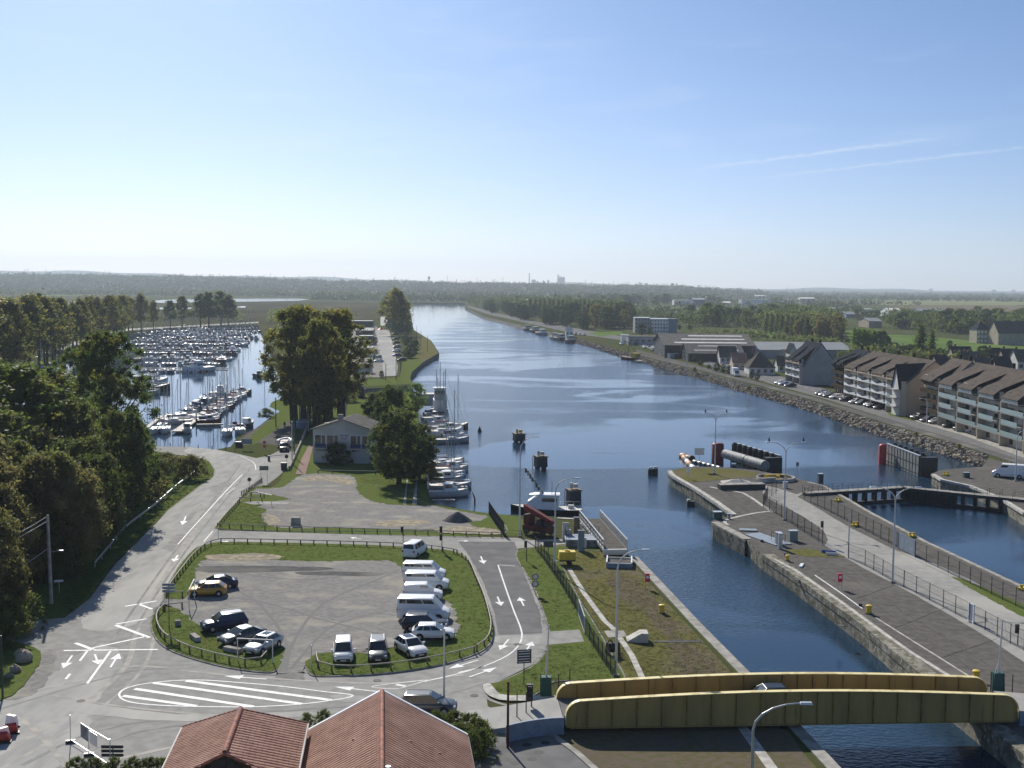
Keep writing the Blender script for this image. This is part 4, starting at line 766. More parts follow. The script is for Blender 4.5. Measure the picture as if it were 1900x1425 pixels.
# ------------------------------------------------------------ vehicles
def car_kit(L=4.2, Wd=1.78, H=1.48, hood=(.78,.92), gh=(-1.95,-1.35,.35,1.15), belt=.93, tail=.88, wheel=.32, wb=2.55, van=False, rear_glass=True, roof_bars=False, sunroof=False, trim=False, side=3):
    """front towards +X; gh = foot of rear screen, rear edge of roof, front edge of roof, foot of windscreen"""
    k = Kit(); hw = Wd/2; x0, x1 = -L/2, L/2
    st = [(x0,.42,.80,.70,.80),(x0+.06,.24,belt-.03,.90,.92),(x0+.45,.2,belt,.99,.97),(gh[0]+.4,.2,belt+.02,1,.97),(0,.19,belt,1,.97),(gh[3]-.15,.2,belt-.02,1,.96),(x1-.55,.2,hood[1]-.07,.985,.93),(x1-.16,.22,hood[0]-.04,.90,.82),(x1-.02,.34,hood[0]-.16,.72,.66)]
    body = MB(); rings = []
    for x, zb, zt, a, c in st:
        w = hw*a; wt = hw*c; rings.append([(x,-w*.86,zb),(x,-w,zb+.16),(x,-w,(zb+zt)*.53),(x,-wt,zt-.05),(x,-wt*.90,zt),(x,-wt*.4,zt+.035),(x,wt*.4,zt+.035),(x,wt*.90,zt),(x,wt,zt-.05),(x,w,(zb+zt)*.53),(x,w,zb+.16),(x,w*.86,zb)])
    body.loft(rings); k.part('body', body, PAINT)
    # cabin
    wb_, wr = hw*.93, hw*(.86 if van else .72); zr = H; a, b_, c, d = gh; zb = belt-.02
    lo = [(a,-wb_,zb),(a,wb_,zb),(d,wb_,zb),(d,-wb_,zb)]; hi = [(b_,-wr,zr-.05),(b_,wr,zr-.05),(c,wr,zr-.05),(c,-wr,zr-.05)]
    cab = MB(); cab.add(lo+hi, [(1,0,4,5),(3,2,6,7),(2,1,5,6),(0,3,7,4)])
    q = .10; top = [(b_+.12,-wr+q,zr),(b_+.12,wr-q,zr),(c-.15,wr-q,zr),(c-.15,-wr+q,zr)]
    cab.add(hi+top, [(1,0,4,5),(3,2,6,7),(2,1,5,6),(0,3,7,4)], 0, True); cab.add(top, [(3,2,1,0)]); ic = k.part('cabin', cab, PAINT)
    def pane(f, u0, u1, v0, v1, name, off=.012):
        p00, p10, p11, p01 = [Vector(p) for p in f]; n = (p10-p00).cross(p01-p00).normalized()*off
        def pt(u, v): return p00.lerp(p10,u).lerp(p01.lerp(p11,u), v) + n
        m = MB(); m.quad(pt(u0,v0), pt(u1,v0), pt(u1,v1), pt(u0,v1)); k.part(name, m, M['glass'], None)
    pane((lo[3],lo[2],hi[2],hi[3]), .05,.95,.06,.95, 'windscreen')
    if rear_glass: pane((lo[1],lo[0],hi[0],hi[1]), .08,.92,.25 if not van else .45,.92, 'rear_window')
    r_ = (lo[0],lo[3],hi[3],hi[0]); l_ = (lo[2],lo[1],hi[1],hi[2])
    cuts = {3: [(.10,.30),(.325,.60),(.625,.93)], 2: [(.66,.95)], 1: [(.70,.94)], 4: [(.05,.22),(.24,.64),(.67,.94)]}[side]
    for u0, u1 in cuts:
        v0 = .52 if van else .14
        pane(r_, u0, u1, v0, .88, 'side_window'); pane(l_, 1-u1, 1-u0, v0, .88, 'side_window')
    if sunroof: m = MB(); m.box(((b_+c)/2, 0, zr+.006), ((c-b_)*.72, wr*1.25, .012)); k.part('sunroof', m, M['glass'])
    if roof_bars:
        for s in (-1, 1): m = MB(); m.tube((b_+.1, s*(wr-.06), zr+.03), (c-.15, s*(wr-.06), zr+.03), .025, n=6); k.part('roof_rail', m, M['galv'])
    for x in (wb/2, -wb/2):
        for s in (-1, 1):
            arch = MB(); arch.tube((x, s*(hw-.10), wheel+.02), (x, s*(hw+.004), wheel+.02), wheel+.07, n=16); k.part('wheel_arch', arch, M['black'])
            t = MB(); t.tube((x, s*(hw-.18), wheel), (x, s*(hw+.02), wheel), wheel, n=16); i = k.part('wheel', t, M['rubber'])
            r = MB(); r.tube((x, s*(hw-.02), wheel), (x, s*(hw+.03), wheel), wheel*.62, wheel*.5, n=10); k.part('rim', r, M['galv'], i)
    for s in (-1, 1):
        m = MB(); m.box((x1-.17, s*hw*.66, hood[0]-.12), (.20,.34,.15), rz=-s*.35); k.part('headlight', m, M['lampglass'])
        m = MB(); m.box((x0+.07, s*hw*.78, belt-.14), (.12,.22,.22 if not van else .5)); k.part('tail_light', m, M['taillight'])
        m = MB(); m.box((d-.32, s*(hw+.09), belt+.1), (.13,.2,.15)); k.part('wing_mirror', m, PAINT)
    m = MB(); m.box((x1-.01,0,.42), (.06,Wd*.66,.2)); k.part('grille', m, M['black'])
    m = MB(); m.box((x1+.025,0,.40), (.02,.5,.1)); k.part('number_plate', m, M['white']); m = MB(); m.box((x0-.005,0,.62 if not van else .5), (.03,.5,.1)); k.part('number_plate', m, M['white'])
    m = MB(); m.box((0,0,.23), (L*.62,Wd+.015,.1)); k.part('sill', m, M['black'])
    if trim:
        for s in (-1, 1): m = MB(); m.box((-.2,s*(hw+.005),.62), (L*.5,.02,.16)); k.part('door_sticker', m, M['sticker'])
    return k
M['lampglass'] = mat('lamp_glass', (.55,.57,.6), .1, 0, spec=.8); M['taillight'] = mat('tail_lamp', (.30,.01,.01), .2); M['sticker'] = mat('blue_sticker', (.05,.08,.25), .5)
KITS = dict(
 hatch=dict(L=4.1,H=1.47,gh=(-1.95,-1.35,.2,1.08)), hatch2=dict(L=4.3,H=1.46,gh=(-2.0,-1.25,.15,1.05),sunroof=True),
 saloon=dict(L=4.6,H=1.42,gh=(-1.85,-.95,.25,1.15),wb=2.7), estate=dict(L=4.5,H=1.56,gh=(-2.18,-1.85,.25,1.2),wb=2.65,roof_bars=True),
 suv=dict(L=4.45,Wd=1.84,H=1.68,belt=1.02,hood=(.92,1.03),gh=(-2.12,-1.8,.3,1.15),wheel=.36,wb=2.65,roof_bars=True), mpv=dict(L=4.3,Wd=1.8,H=1.66,belt=.98,hood=(.82,.98),gh=(-2.08,-1.7,.55,1.45),wb=2.65),
 minibus=dict(L=4.95,Wd=1.95,H=1.96,belt=1.15,hood=(.98,1.14),gh=(-2.42,-2.3,.95,1.8),wheel=.34,wb=3.0,van=True,side=4), smallvan=dict(L=4.2,Wd=1.75,H=1.83,belt=1.08,hood=(.88,1.05),gh=(-2.05,-1.95,.4,1.2),wb=2.6,van=True,side=2,trim=True),
 bigvan=dict(L=5.3,Wd=2.0,H=2.35,belt=1.25,hood=(1.0,1.22),gh=(-2.6,-2.52,1.0,1.95),wheel=.35,wb=3.2,van=True,side=4,trim=False), whitevan=dict(L=5.9,Wd=2.05,H=2.5,belt=1.3,hood=(1.0,1.25),gh=(-2.9,-2.85,1.2,2.2),wheel=.35,wb=3.6,van=True,side=1,rear_glass=False), people=dict(L=4.8,Wd=1.9,H=1.9,belt=1.1,hood=(.95,1.1),gh=(-2.35,-2.1,.75,1.6),wb=3.0,side=3))
CP = {}
def car(kind, px, py, hd, col, label, group=None, z=.02, far=False, name=None):
    """hd = where the nose points, as a photo pixel on the ground"""
    a = G(px, py, z); b_ = G(hd[0], hd[1], z); rz = atan2(b_.y-a.y, b_.x-a.x); key = (kind, far)
    cat = 'van' if kind in ('minibus','smallvan','bigvan','whitevan') else 'car'
    nm = name or ('parked_van' if cat == 'van' else 'parked_car')
    if key not in CP:
        o = CP[key] = car_kit(**KITS[kind]).make(nm, label, cat, group, far); o.location = a; o.rotation_euler = (0,0,rz)
        def rp(x):
            if x.type == 'MESH': repaint(x, {'car_paint': PC[col]})
            for c in KIDS.get(x.name, []): rp(c)
        rp(o)
        if group: o['group'] = group
        return o
    src = CP[key]; o = dup(src, a, rz, label, None)
    if group: o['group'] = group
    elif 'group' in o: del o['group']
    o.name = nm
    def rp2(x):
        if x.type == 'MESH':
            for s in x.material_slots:
                if s.material and s.material.name.startswith(('paint_', 'car_paint')): s.link = 'OBJECT'; s.material = PC[col]
        for c in KIDS.get(x.name, []): rp2(c)
    rp2(o); return o
g_ = 'cars and vans on the gravel car park'
zi = .14
car('suv', 416,1167, (376,1172), 'navy', 'dark blue high car nearest the entrance on the left of the gravel car park', g_, zi)
car('saloon', 449,1190, (408,1200), 'grey', 'dark grey car between the dark blue and the silver ones, lower left of the park', g_, zi)
car('hatch2', 488,1206, (456,1221), 'silver', 'silver rounded hatchback standing beside the goal-shaped height bar', g_, zi)
car('hatch', 385,1104, (350,1105), 'gold', 'golden orange hatchback parked on the left side of the gravel car park', g_, zi)
car('saloon', 402,1091, (360,1094), 'navy', 'dark blue saloon partly hidden behind the golden orange hatchback', g_, zi)
car('mpv', 637,1220, (637,1245), 'white', 'cream white people carrier facing the fence at the bottom of the car park', g_, zi)
car('estate', 701,1218, (702,1245), 'grey', 'dark grey car with a glass roof facing the bottom fence of the car park', g_, zi)
car('hatch2', 762,1211, (790,1228), 'white', 'white hatchback turned askew at the bottom right of the car park', g_, zi)
car('hatch', 804,1184, (842,1184), 'white', 'small white hatchback in profile at the lower end of the right row', g_, zi)
car('suv', 789,1169, (830,1170), 'black', 'black boxy four-wheel drive between the tall white van and the small white hatchback', g_, zi)
car('bigvan', 786,1148, (835,1149), 'white', 'tall white high-roof minibus in the right row of the car park', g_, zi)
car('smallvan', 785,1112, (825,1112), 'white', 'short white panel van with blue stickers in the right row', g_, zi)
car('minibus', 792,1092, (835,1093), 'white', 'long white minibus with dark side windows in the right row', g_, zi)
car('minibus', 787,1073, (830,1074), 'white', 'white minibus at the upper end of the right row, half hidden', g_, zi)
car('people', 770,1030, (800,1012), 'white', 'white people carrier parked alone on the grass at the top of the car park', g_, zi)
car('estate', 795,1320, (845,1321), 'silver', 'silver car driving behind the hedge of the red-roofed house', None, .03, name='driving_car')
# right-bank parked cars
cols = ['black','silver','navy','white','black','grey','black','silver','black']
g2 = 'cars parked in front of the apartment blocks'
for i, (x, y, c_, kd, lb) in enumerate(((1447,713,'white','hatch','white'),(1455,715,'silver','saloon','silver'),(1466,718,'black','saloon','black'),(1524,733,'black','hatch','small black'),(1531,735,'silver','estate','silver estate'),(1539,737,'black','hatch','black hatchback'),(1551,740,'white','estate','white estate'),(1570,744,'black','saloon','black saloon'),(1588,749,'silver','hatch','light silver'),(1600,751,'grey','hatch','dark brown grey'),(1615,754,'white','hatch','white hatchback'),(1621,756,'black','hatch','small black'),(1634,759,'navy','saloon','long dark blue'))):
    car(kd, x, y, (x-25, y+1), c_, f'{lb} car, number {i+1} from the left in the row before the white-balconied apartments', g2, .03, True)
for i, (x, y, c_, kd, lb) in enumerate(((1704,778,'beige','suv','dark brown'),(1722,783,'grey','hatch','grey blue'),(1738,786,'silver','estate','silver'),(1764,793,'black','estate','black'),(1785,799,'black','suv','large black'),(1808,803,'white','hatch','white'),(1816,805,'black','hatch','black hatchback'),(1832,808,'navy','saloon','long dark blue'))):
    car(kd, x, y, (x-25, y+1), c_, f'{lb} car, number {i+1} from the left in the row before the green-balconied apartments', g2, .03, True)
g3 = 'cars parked by the boatyard'
for i, (x, y, c_) in enumerate(((733,621,'black'),(735,630,'black'),(735,637,'navy'),(736,645,'silver'),(736,653,'white'),(737,661,'blue'),(745,670,'black'),(700,665,'silver'),(703,672,'white'))):
    car(('hatch','estate','saloon')[i % 3], x, y, (x-20, y), c_, f'{PC[c_].name[6:]} car, number {i+1} from the far end of the boatyard car row', g3, .02, True)
g4 = 'cars beside the far yard on the right bank'
for i, (x, y, c_) in enumerate(((1153,640,'silver'),(1196,646,'white'),(1212,651,'black'),(1222,655,'black'),(1228,660,'grey'),(1240,652,'red'),(1247,661,'silver'),(1204,643,'navy'),(1180,640,'black'),(1232,648,'white'),(1075,622,'silver'),(1084,623,'blue'),(1068,621,'grey'))):
    car(('hatch','estate','saloon')[i % 3], x, y, (x+12, y+4), c_, f'{PC[c_].name[6:]} car standing near the yard and sheds on the right bank', g4, .03, True)
# white box lorry
k = Kit(); b = MB(); b.box((-.8,0,1.95), (4.2,2.2,2.5)); k.part('cargo_box', b, M['white']); b = MB(); b.loft([[(1.4,-1,.5),(1.4,1,.5),(1.4,1,2.3),(1.4,-1,2.3)],[(2.4,-1,.5),(2.4,1,.5),(2.2,.9,2.2),(2.2,-.9,2.2)],[(3.1,-.95,.5),(3.1,.95,.5),(3.0,.9,1.3),(3.0,-.9,1.3)]], sm=False); k.part('cab', b, M['white'])
b = MB(); b.quad((3.0,-.85,1.36),(3.0,.85,1.36),(2.3,.8,2.15),(2.3,-.8,2.15)); k.part('windscreen', b, M['glass'])
for x in (2.3,-1.9):
    for s in (-1,1): b = MB(); b.tube((x,s*.8,.4),(x,s*1.05,.4),.4,n=12); k.part('wheel', b, M['rubber'])
b = MB(); b.box((-.5,0,.55),(5,1,.25)); k.part('chassis', b, M['black'])
a = G(1364,698); b_ = G(1390,706); k.make('box_lorry', 'white box lorry driving along the canal road past the small houses', 'lorry', None, True, a, atan2(b_.y-a.y, b_.x-a.x))
car('whitevan', 1872,886, (1845,884), 'white', 'large white panel van parked on the far lock pier at the right edge', None, .03, name='white_van')
# car on the bridge is added with the bridge (it stands on the deck)
# ------------------------------------------------------------ boats
M['deck'] = mat('boat_deck', (.62,.60,.55), .6); M['sailcover'] = mat('sail_cover', (.03,.06,.16), .8); M['mast'] = mat('mast_alloy', (.42,.43,.44), .35, .5); M['teak'] = mat('teak', (.28,.18,.10), .7)
M['tarp_red'] = mat('red_tarp', (.30,.03,.03), .8); M['tarp_green'] = mat('green_tarp', (.04,.13,.10), .8); M['hullblack'] = mat('black_hull', (.02,.022,.025), .4); M['hullred'] = mat('dark_red_hull', (.16,.03,.025), .5)
def hull(L, Bm, fb, full=.85, n=9, sheer=.25):
    rings = []
    for i in range(n):
        t = i/(n-1); x = -L/2 + L*t; w = Bm/2*(full + (1-full)*sin(min(1, t*2)*pi/2)) if t < .5 else Bm/2*(1-((t-.5)/.5)**2.3)
        w = max(w, .03); z = fb*(1 + sheer*(t-.35)**2*3 + (.12 if t > .8 else 0)); rings.append([(x,-w,z),(x-.0,-w*.92,z*.35),(x,-w*.5,-.35*(1-t*.6)),(x,w*.5,-.35*(1-t*.6)),(x,w*.92,z*.35),(x,w,z)])
    b = MB(); b.loft(rings, closed=False, caps=False); r = rings[0]; b.add(r, [tuple(range(6))]);
    top = [q[0] for q in rings] + [q[-1] for q in rings[::-1]]; d = MB(); d.add([(x,y*.93,z-.03) for x,y,z in top], [tuple(range(len(top)))]); return b, d
def sail_kit(L=9., mast=12., cover='sailcover', cabin=True):
    k = Kit(); h, d = hull(L, L*.32, L*.105+.15); k.part('hull', h, HULL); k.part('deck', d, M['deck']); fb = L*.105+.15
    b = MB(); b.loft([[(-L*.12,-L*.1,fb),(-L*.12,L*.1,fb),(-L*.10,L*.085,fb+.48),(-L*.10,-L*.085,fb+.48)],[(L*.1,-L*.095,fb),(L*.1,L*.095,fb),(L*.1,L*.075,fb+.42),(L*.1,-L*.075,fb+.42)],[(L*.27,-L*.04,fb+.02),(L*.27,L*.04,fb+.02),(L*.25,L*.03,fb+.12),(L*.25,-L*.03,fb+.12)]], sm=False); i = k.part('cabin', b, M['white'])
    for s in (-1, 1): b = MB(); b.bar((-L*.08,s*L*.094,fb+.27),(L*.1,s*L*.088,fb+.25),.03,.16); k.part('side_window', b, M['glass'], i)
    b = MB(); b.box((-L*.30,0,fb-.02),(L*.28,L*.17,.06)); k.part('cockpit', b, M['teak'])
    b = MB(); b.tube((L*.08,0,fb+.3),(L*.08,0,fb+mast),.10,.08,6); b.bar((L*.08,-.9,fb+mast*.5),(L*.08,.9,fb+mast*.5),.04,.04); k.part('mast', b, M['mast'])
    b = MB(); b.tube((L*.07,0,fb+1.3),(-L*.32,0,fb+1.25),.17,.12,6); k.part('boom_cover', b, M[cover])
    b = MB(); T = (L*.08,0,fb+mast); b.tube((L*.49,0,fb+.3),(L*.085,0,fb+mast*.97),.035,.03,4)
    for q in ((-L*.49,0,fb),(L*.05,L*.15,fb),(L*.05,-L*.15,fb)): b.tube(q, T, .014, n=3)
    k.part('rigging', b, M['mast'])
    b = MB()
    for s in (-1, 1): b.path([(L*.47,0,fb+.85),(L*.36,s*L*.07,fb+.75),(0,s*L*.155,fb+.62),(-L*.45,s*L*.13,fb+.65)], .022, 4)
    k.part('guard_rail', b, M['galv']); return k
def motor_kit(L=7.5, fly=False, canopy=None):
    k = Kit(); fb = L*.10+.3; h, d = hull(L, L*.34, fb, .95); k.part('hull', h, HULL); k.part('deck', d, M['deck'])
    b = MB(); c0, c1, c2 = -L*.12, L*.10, L*.24; w = L*.12; H = fb+1.35
    b.loft([[(c0,-w,fb-.1),(c0,w,fb-.1),(c0,w*.9,H),(c0,-w*.9,H)],[(c1,-w,fb-.1),(c1,w,fb-.1),(c1*.7,w*.85,H),(c1*.7,-w*.85,H)],[(c2,-w*.7,fb-.05),(c2,w*.7,fb-.05),(c2*.96,w*.65,fb+.35),(c2*.96,-w*.65,fb+.35)]], sm=False); k.part('cabin', b, M['white'])
    b = MB()
    for s in (-1, 1): b.quad(*[(x,s*(y+.012),z) for x,y,z in ((c0+.15,w*.97,fb+.6),(c1*.85,w*.95,fb+.6),(c1*.72,w*.88,H-.15),(c0+.15,w*.92,H-.15))])
    b.quad((c2*.97,-w*.6,fb+.4),(c2*.97,w*.6,fb+.4),(c1*.74,w*.78,H-.06),(c1*.74,-w*.78,H-.06)); b.v[-4:] = [(x+.05,y,z+.05) for x,y,z in b.v[-4:]]; k.part('windows', b, M['glass'])
    b = MB(); b.box((c0/2+c1*.3,0,H+.04),(L*.26,w*2.1,.07)); k.part('roof', b, M['white'])
    if fly: b = MB(); b.box((c0*.3,0,H+.4),(L*.2,w*1.6,.6),top=.9); b.tube((c0,0,H+.5),(c0-.3,0,H+2.2),.04,n=5); k.part('flybridge', b, M['white'])
    if canopy: b = MB(); b.box((-L*.28,0,fb+.75),(L*.28,L*.27,.7),top=.8); k.part('canopy', b, M[canopy])
    b = MB(); b.box((-L*.5-.15,0,fb-.15),(.35,.4,1.1)); k.part('outboard_motor', b, M['dark'])
    b = MB()
    for s in (-1, 1): b.path([(L*.47,0,fb+.75),(L*.33,s*L*.1,fb+.62),(L*.05,s*L*.15,fb+.5)], .022, 4)
    k.part('guard_rail', b, M['galv']); return k
def dinghy_kit(L=5.):
    k = Kit(); h, d = hull(L, L*.36, .5, .9); k.part('hull', h, HULL); k.part('deck', d, M['deck']); b = MB()
    for x in (-.9,.3): b.box((x,0,.5),(.3,L*.33,.06))
    k.part('thwart', b, M['teak']); b = MB(); b.box((-L*.5-.1,0,.5),(.3,.35,.9)); k.part('outboard_motor', b, M['black']); return k
BK = dict(s1=lambda: sail_kit(9,12.), s2=lambda: sail_kit(7.5,10.,'tarp_red'), s3=lambda: sail_kit(11,15.,'white'), m1=lambda: motor_kit(7.5), m2=lambda: motor_kit(11,True), m3=lambda: motor_kit(6.5,False,'sailcover'), m4=lambda: motor_kit(7,False,'tarp_green'), d=lambda: dinghy_kit())
BP = {}; HC = [M['white'], M['white'], M['deck'], M['sailcover'], M['hullred'], M['white'], M['galv'], M['hullblack']]
def boat(kind, px, py, hd, label, group=None, far=False, hullm=None, s=1., rz=None, name=None):
    a = G(px, py, WZ)
    if rz is None: b_ = G(hd[0], hd[1], WZ); rz = atan2(b_.y-a.y, b_.x-a.x)
    key = (kind, far); nm = name or {'s':'sailing_boat','m':'motor_boat','d':'dinghy'}[kind[0]]
    if key not in BP: o = BP[key] = BK[kind]().make(nm, label, nm.replace('_',' '), group, far); o.location = a; o.rotation_euler = (0,0,rz); o.scale = (s,)*3
    else: o = dup(BP[key], a, rz, label, group, s)
    if not group and 'group' in o: del o['group']
    def rp(x):
        if x.type == 'MESH':
            for i, sl_ in enumerate(x.material_slots):
                m0 = x.data.materials[i]
                if m0 and m0.name == 'hull_paint': sl_.link = 'OBJECT'; sl_.material = hullm or M['white']
        for c in KIDS.get(x.name, []): rp(c)
    rp(o); return o
# the crowded marina: rows of berths
gm = 'boats berthed in the crowded far part of the marina'
rows_ = [(608,318,478),(612,275,482),(617,262,484),(623,252,470),(629,250,478),(635,250,468),(642,248,462),(650,252,452),(658,252,446),(668,255,438),(679,262,405),(690,262,385)]
kinds = ['s1','s2','m1','s1','m3','s3','m1','s2','s1','m4']
nm_ = dict(s='sailing boat', m='motor boat')
cnt = 0
for ri, (y, xa, xb) in enumerate(rows_):
    sp = 3.3*ppm(G(300, y, WZ)); x = xa + R.uniform(0, sp)
    while x < xb - (y-605)*.03:
        kd = R.choice(kinds); 
        if cnt < 270: boat(kd, x, y+R.uniform(-1,1), None, f'{nm_[kd[0]]} in row {ri+1} from the marina far shore', gm, True, R.choice(HC[:6]), R.uniform(.75,1.05), pi/2*(1 if ri % 2 else -1)+R.uniform(-.06,.06)); cnt += 1
        x += sp*R.uniform(.8,1.15)
for ri, y in enumerate((613.5,625,637,650.5,664,683)):      # pontoons between the rows
    a, b_ = G(250, y+.5, -1.6), G(470-(y-605)*.6, y+.5, -1.6); m = MB(); m.bar(a, b_, 1.6, .3); tag(m.build('pontoon', M['wood_pale']), f'long pale pontoon, number {ri+1} counted from the far shore of the marina', 'pontoon', 'pontoons of the crowded marina')
for x, y in ((86,664),(70,672),(95,684),(80,692),(60,650),(48,662),(30,655),(110,700),(92,708),(75,720),(58,700),(20,690)): boat(R.choice(kinds), x, y, None, 'boat glimpsed between the trunks left of the marina', 'boats glimpsed between the trees', True, None, 1., R.uniform(0,6))
boat('m2', 366,690,(335,692),'large white motor yacht lying broadside at the near edge of the crowded berths',None,False,M['white'],1.35)
boat('m2', 432,655,(422,650),'white cabin cruiser with a dark hull at the right edge of the crowded berths',None,True,M['hullblack'],1.05)
boat('m2', 441,641,(430,641),'white cabin cruiser second from the near right edge of the crowded berths',None,True,M['white'],1.05)
boat('s3', 411,673,(411,660),'dark sailing boat with the tallest mast on the right edge of the crowded berths',None,False,M['hullblack'],1.35)
boat('m1', 481,700,(470,704),'dark little boat moored under the trees at the right of the basin',None,True,M['hullblack'],1.)
boat('s1', 488,698,(500,697),'sailing boat moored under the trees at the right of the basin',None,True,M['hullblack'],1.)
boat('s3', 287,713,(325,709),'long white sailing yacht pointing right at the left edge of the open basin',None,False,M['white'],1.25); boat('s3', 282,726,(325,723),'long dark sailing yacht below the white yacht at the left edge of the open basin',None,False,M['hullblack'],1.25)
boat('s1', 268,733,(300,732),'grey sailing yacht half hidden by the tall loose poplar',None,False,M['galv'],1.1); boat('s1', 272,703,(300,702),'white yacht above the long white one at the left edge of the open basin',None,True,M['white'],1.1)
# the near pontoon
def deckbox(name, a, b_, w, h, z, m, label, cat, group=None):
    a, b_ = G(*a, z), G(*b_, z); q = MB(); q.bar(a, b_, w, h); return tag(q.build(name, M[m]), label, cat, group)
r0 = empty('pontoon', G(328,801,-1.5), 0, 'pale wooden walkway pontoon with boats moored on both sides', 'pontoon'); 
a, b_ = G(328,801,-1.5)-r0.location, G(431,731,-1.5)-r0.location
q = MB(); q.bar(a, b_, 2.4, .3); q.build('walkway', M['wood_pale'], r0)
for t in (.02,.2,.38,.56,.74,.92):
    p = a.lerp(b_, t); q = MB(); q.tube(p+Vector((1.4,0,-2)), p+Vector((1.4,0,2.6)), .16, n=8); q.build('mooring_pile', M['dark'], r0)
deckbox('pontoon', (365,788), (414,787), 1.3, .3, -1.55, 'wood_pale', 'short finger pontoon crossing to the quay, left section', 'pontoon'); deckbox('pontoon', (425,790), (468,789), 1.3, .3, -1.55, 'rust', 'reddish finger pontoon ending at the sloping quay', 'pontoon')
deckbox('pontoon', (270,796), (300,772), 1., .3, -1.6, 'wood_pale', 'narrow outer pontoon left of the near boats', 'pontoon')
nb = [('s1',287,803,(276,811),'white sailing boat, leftmost of the near pontoon, stern to the road','white'),('s1',306,802,(300,812),'white sailing boat, second from the left on the near pontoon','white'),('m1',347,803,(346,812),'grey motor boat at the near end of the pontoon, right side','galv'),
('s2',312,781,(300,775),'white sailing boat with a dark sail cover left of the walkway','white'),('s1',340,777,(325,778),'white sailing boat with open cockpit left of the walkway','white'),('s1',325,786,(310,786),'sailing boat with a green cover in the left row of the near pontoon','deck'),
('s2',352,765,(338,762),'sailing boat with a red cover in the left row of the near pontoon','white'),('m3',362,758,(350,756),'small boat left of the walkway beside the red-covered one','galv'),('s2',378,744,(366,741),'white sailing boat with a red flag in the left row','white'),('m1',393,741,(383,739),'white motor boat in the left row near the far end of the walkway','white'),('m2',409,733,(409,722),'dark grey motor yacht lying across the far end of the walkway','galv'),
('m3',388,785,(410,784),'low boat with a red stern just above the finger pontoon','hullred'),('s1',382,777,(402,775),'grey sailing boat, first of the dense right row','white'),('s2',392,771,(412,769),'sailing boat, second of the dense right row','galv'),('s1',400,765,(420,763),'sailing boat, third of the dense right row','hullblack'),('s2',406,760,(426,758),'sailing boat, fourth of the dense right row','white'),('s1',413,755,(433,753),'sailing boat, fifth of the dense right row','deck'),('s2',419,750,(439,748),'sailing boat, sixth of the dense right row','hullblack'),('s1',426,745,(446,743),'sailing boat, seventh of the dense right row','white'),('s2',434,741,(454,739),'sailing boat, eighth of the dense right row','galv'),('s1',441,736,(461,734),'sailing boat, ninth of the dense right row','hullblack'),('m1',448,731,(470,730),'white and red motor boat at the far end of the dense right row','hullred'),
('s1',421,807,(417,816),'white sailing boat moored alone by the sloping quay, left of two','white'),('s1',446,804,(450,812),'white sailing boat moored by the sloping quay, right of two','white'),('m1',458,792,(470,789),'blue grey motor boat beyond the reddish pontoon','sailcover')]
for kd, x, y, hd, lb, hm_ in nb: boat(kd, x, y, hd, lb, 'boats on the near marina pontoon', False, M[hm_], .92)
for i in range(10): t = i/9; boat(('s1','s2','m3','s2')[i % 4], 372+62*t+14, 781-48*t, (410+62*t,779-48*t), 'small boat squeezed into the dense right row of the near pontoon', 'small boats of the dense right row', True, HC[(i*3) % 8], .8)
for i in range(6): t = i/5; boat(('s2','m1','s1')[i % 3], 298+84*t, 793-48*t, (285+84*t,797-48*t), 'small boat squeezed into the left row of the near pontoon', 'small boats of the left row', True, HC[(i*3) % 6], .8)
# boats along the canal bank
nb = [('m1',832,921,(866,920),'cream motor boat with wheelhouse, nearest of the boats along the canal bank','deck',1.05),('d',838,903,(862,902),'low dark open boat behind the cream motor boat','hullblack',1.3),('s1',836,908,(862,907),'blue hulled sailing boat second from the near end','galv',.95),('m4',830,895,(862,894),'boat with a green cover third from the near end','galv',1.),('s2',832,884,(862,883),'white sailing boat in the middle of the near bank group','white',1.),('m1',838,876,(862,875),'grey boat near the far end of the near bank group','galv',1.),('s1',826,868,(850,867),'pale sailing boat at the far end of the near bank group','deck',.95),
('s1',838,822,(862,821),'grey hulled sailing boat with its bow to the open canal','galv',1.05),('m3',842,812,(862,811),'boat with a blue cover in the middle bank group','white',1.),('m4',836,802,(856,801),'boat with pale covers in the middle bank group','white',1.1),('s3',846,797,(868,794),'dark red wooden sailing boat with a long bowsprit','hullred',.95),('s2',822,796,(838,795),'white sailing boat beside the dark red one','white',1.),('m1',812,788,(828,787),'white motor boat close to the bank among the tall masts','white',1.),('s1',808,780,(822,779),'white sailing boat close to the bank among the tall masts','white',1.),('m3',804,772,(820,771),'little boat at the far end of the middle bank group','deck',1.),('s3',820,808,(845,807),'long white yacht with three-spreader mast among the bank boats','white',1.1),('s3',822,866,(845,864),'long yacht shaded by the dark bank trees','deck',1.)]
for kd, x, y, hd, lb, hm_, s_ in nb: boat(kd, x, y, hd, lb, 'boats moored along the canal bank', False, M[hm_], s_*.88)
for i, (x, y) in enumerate(((822,928),(815,880),(812,856))):
    deckbox('landing_stage', (x-22,y), (x+22,y), .9, .18, -1.2, 'wood_pale', ['pale landing stage on timber piles nearest the grass point','pale landing stage beside the white bank boats','short landing stage under the dark bank trees'][i], 'landing stage')
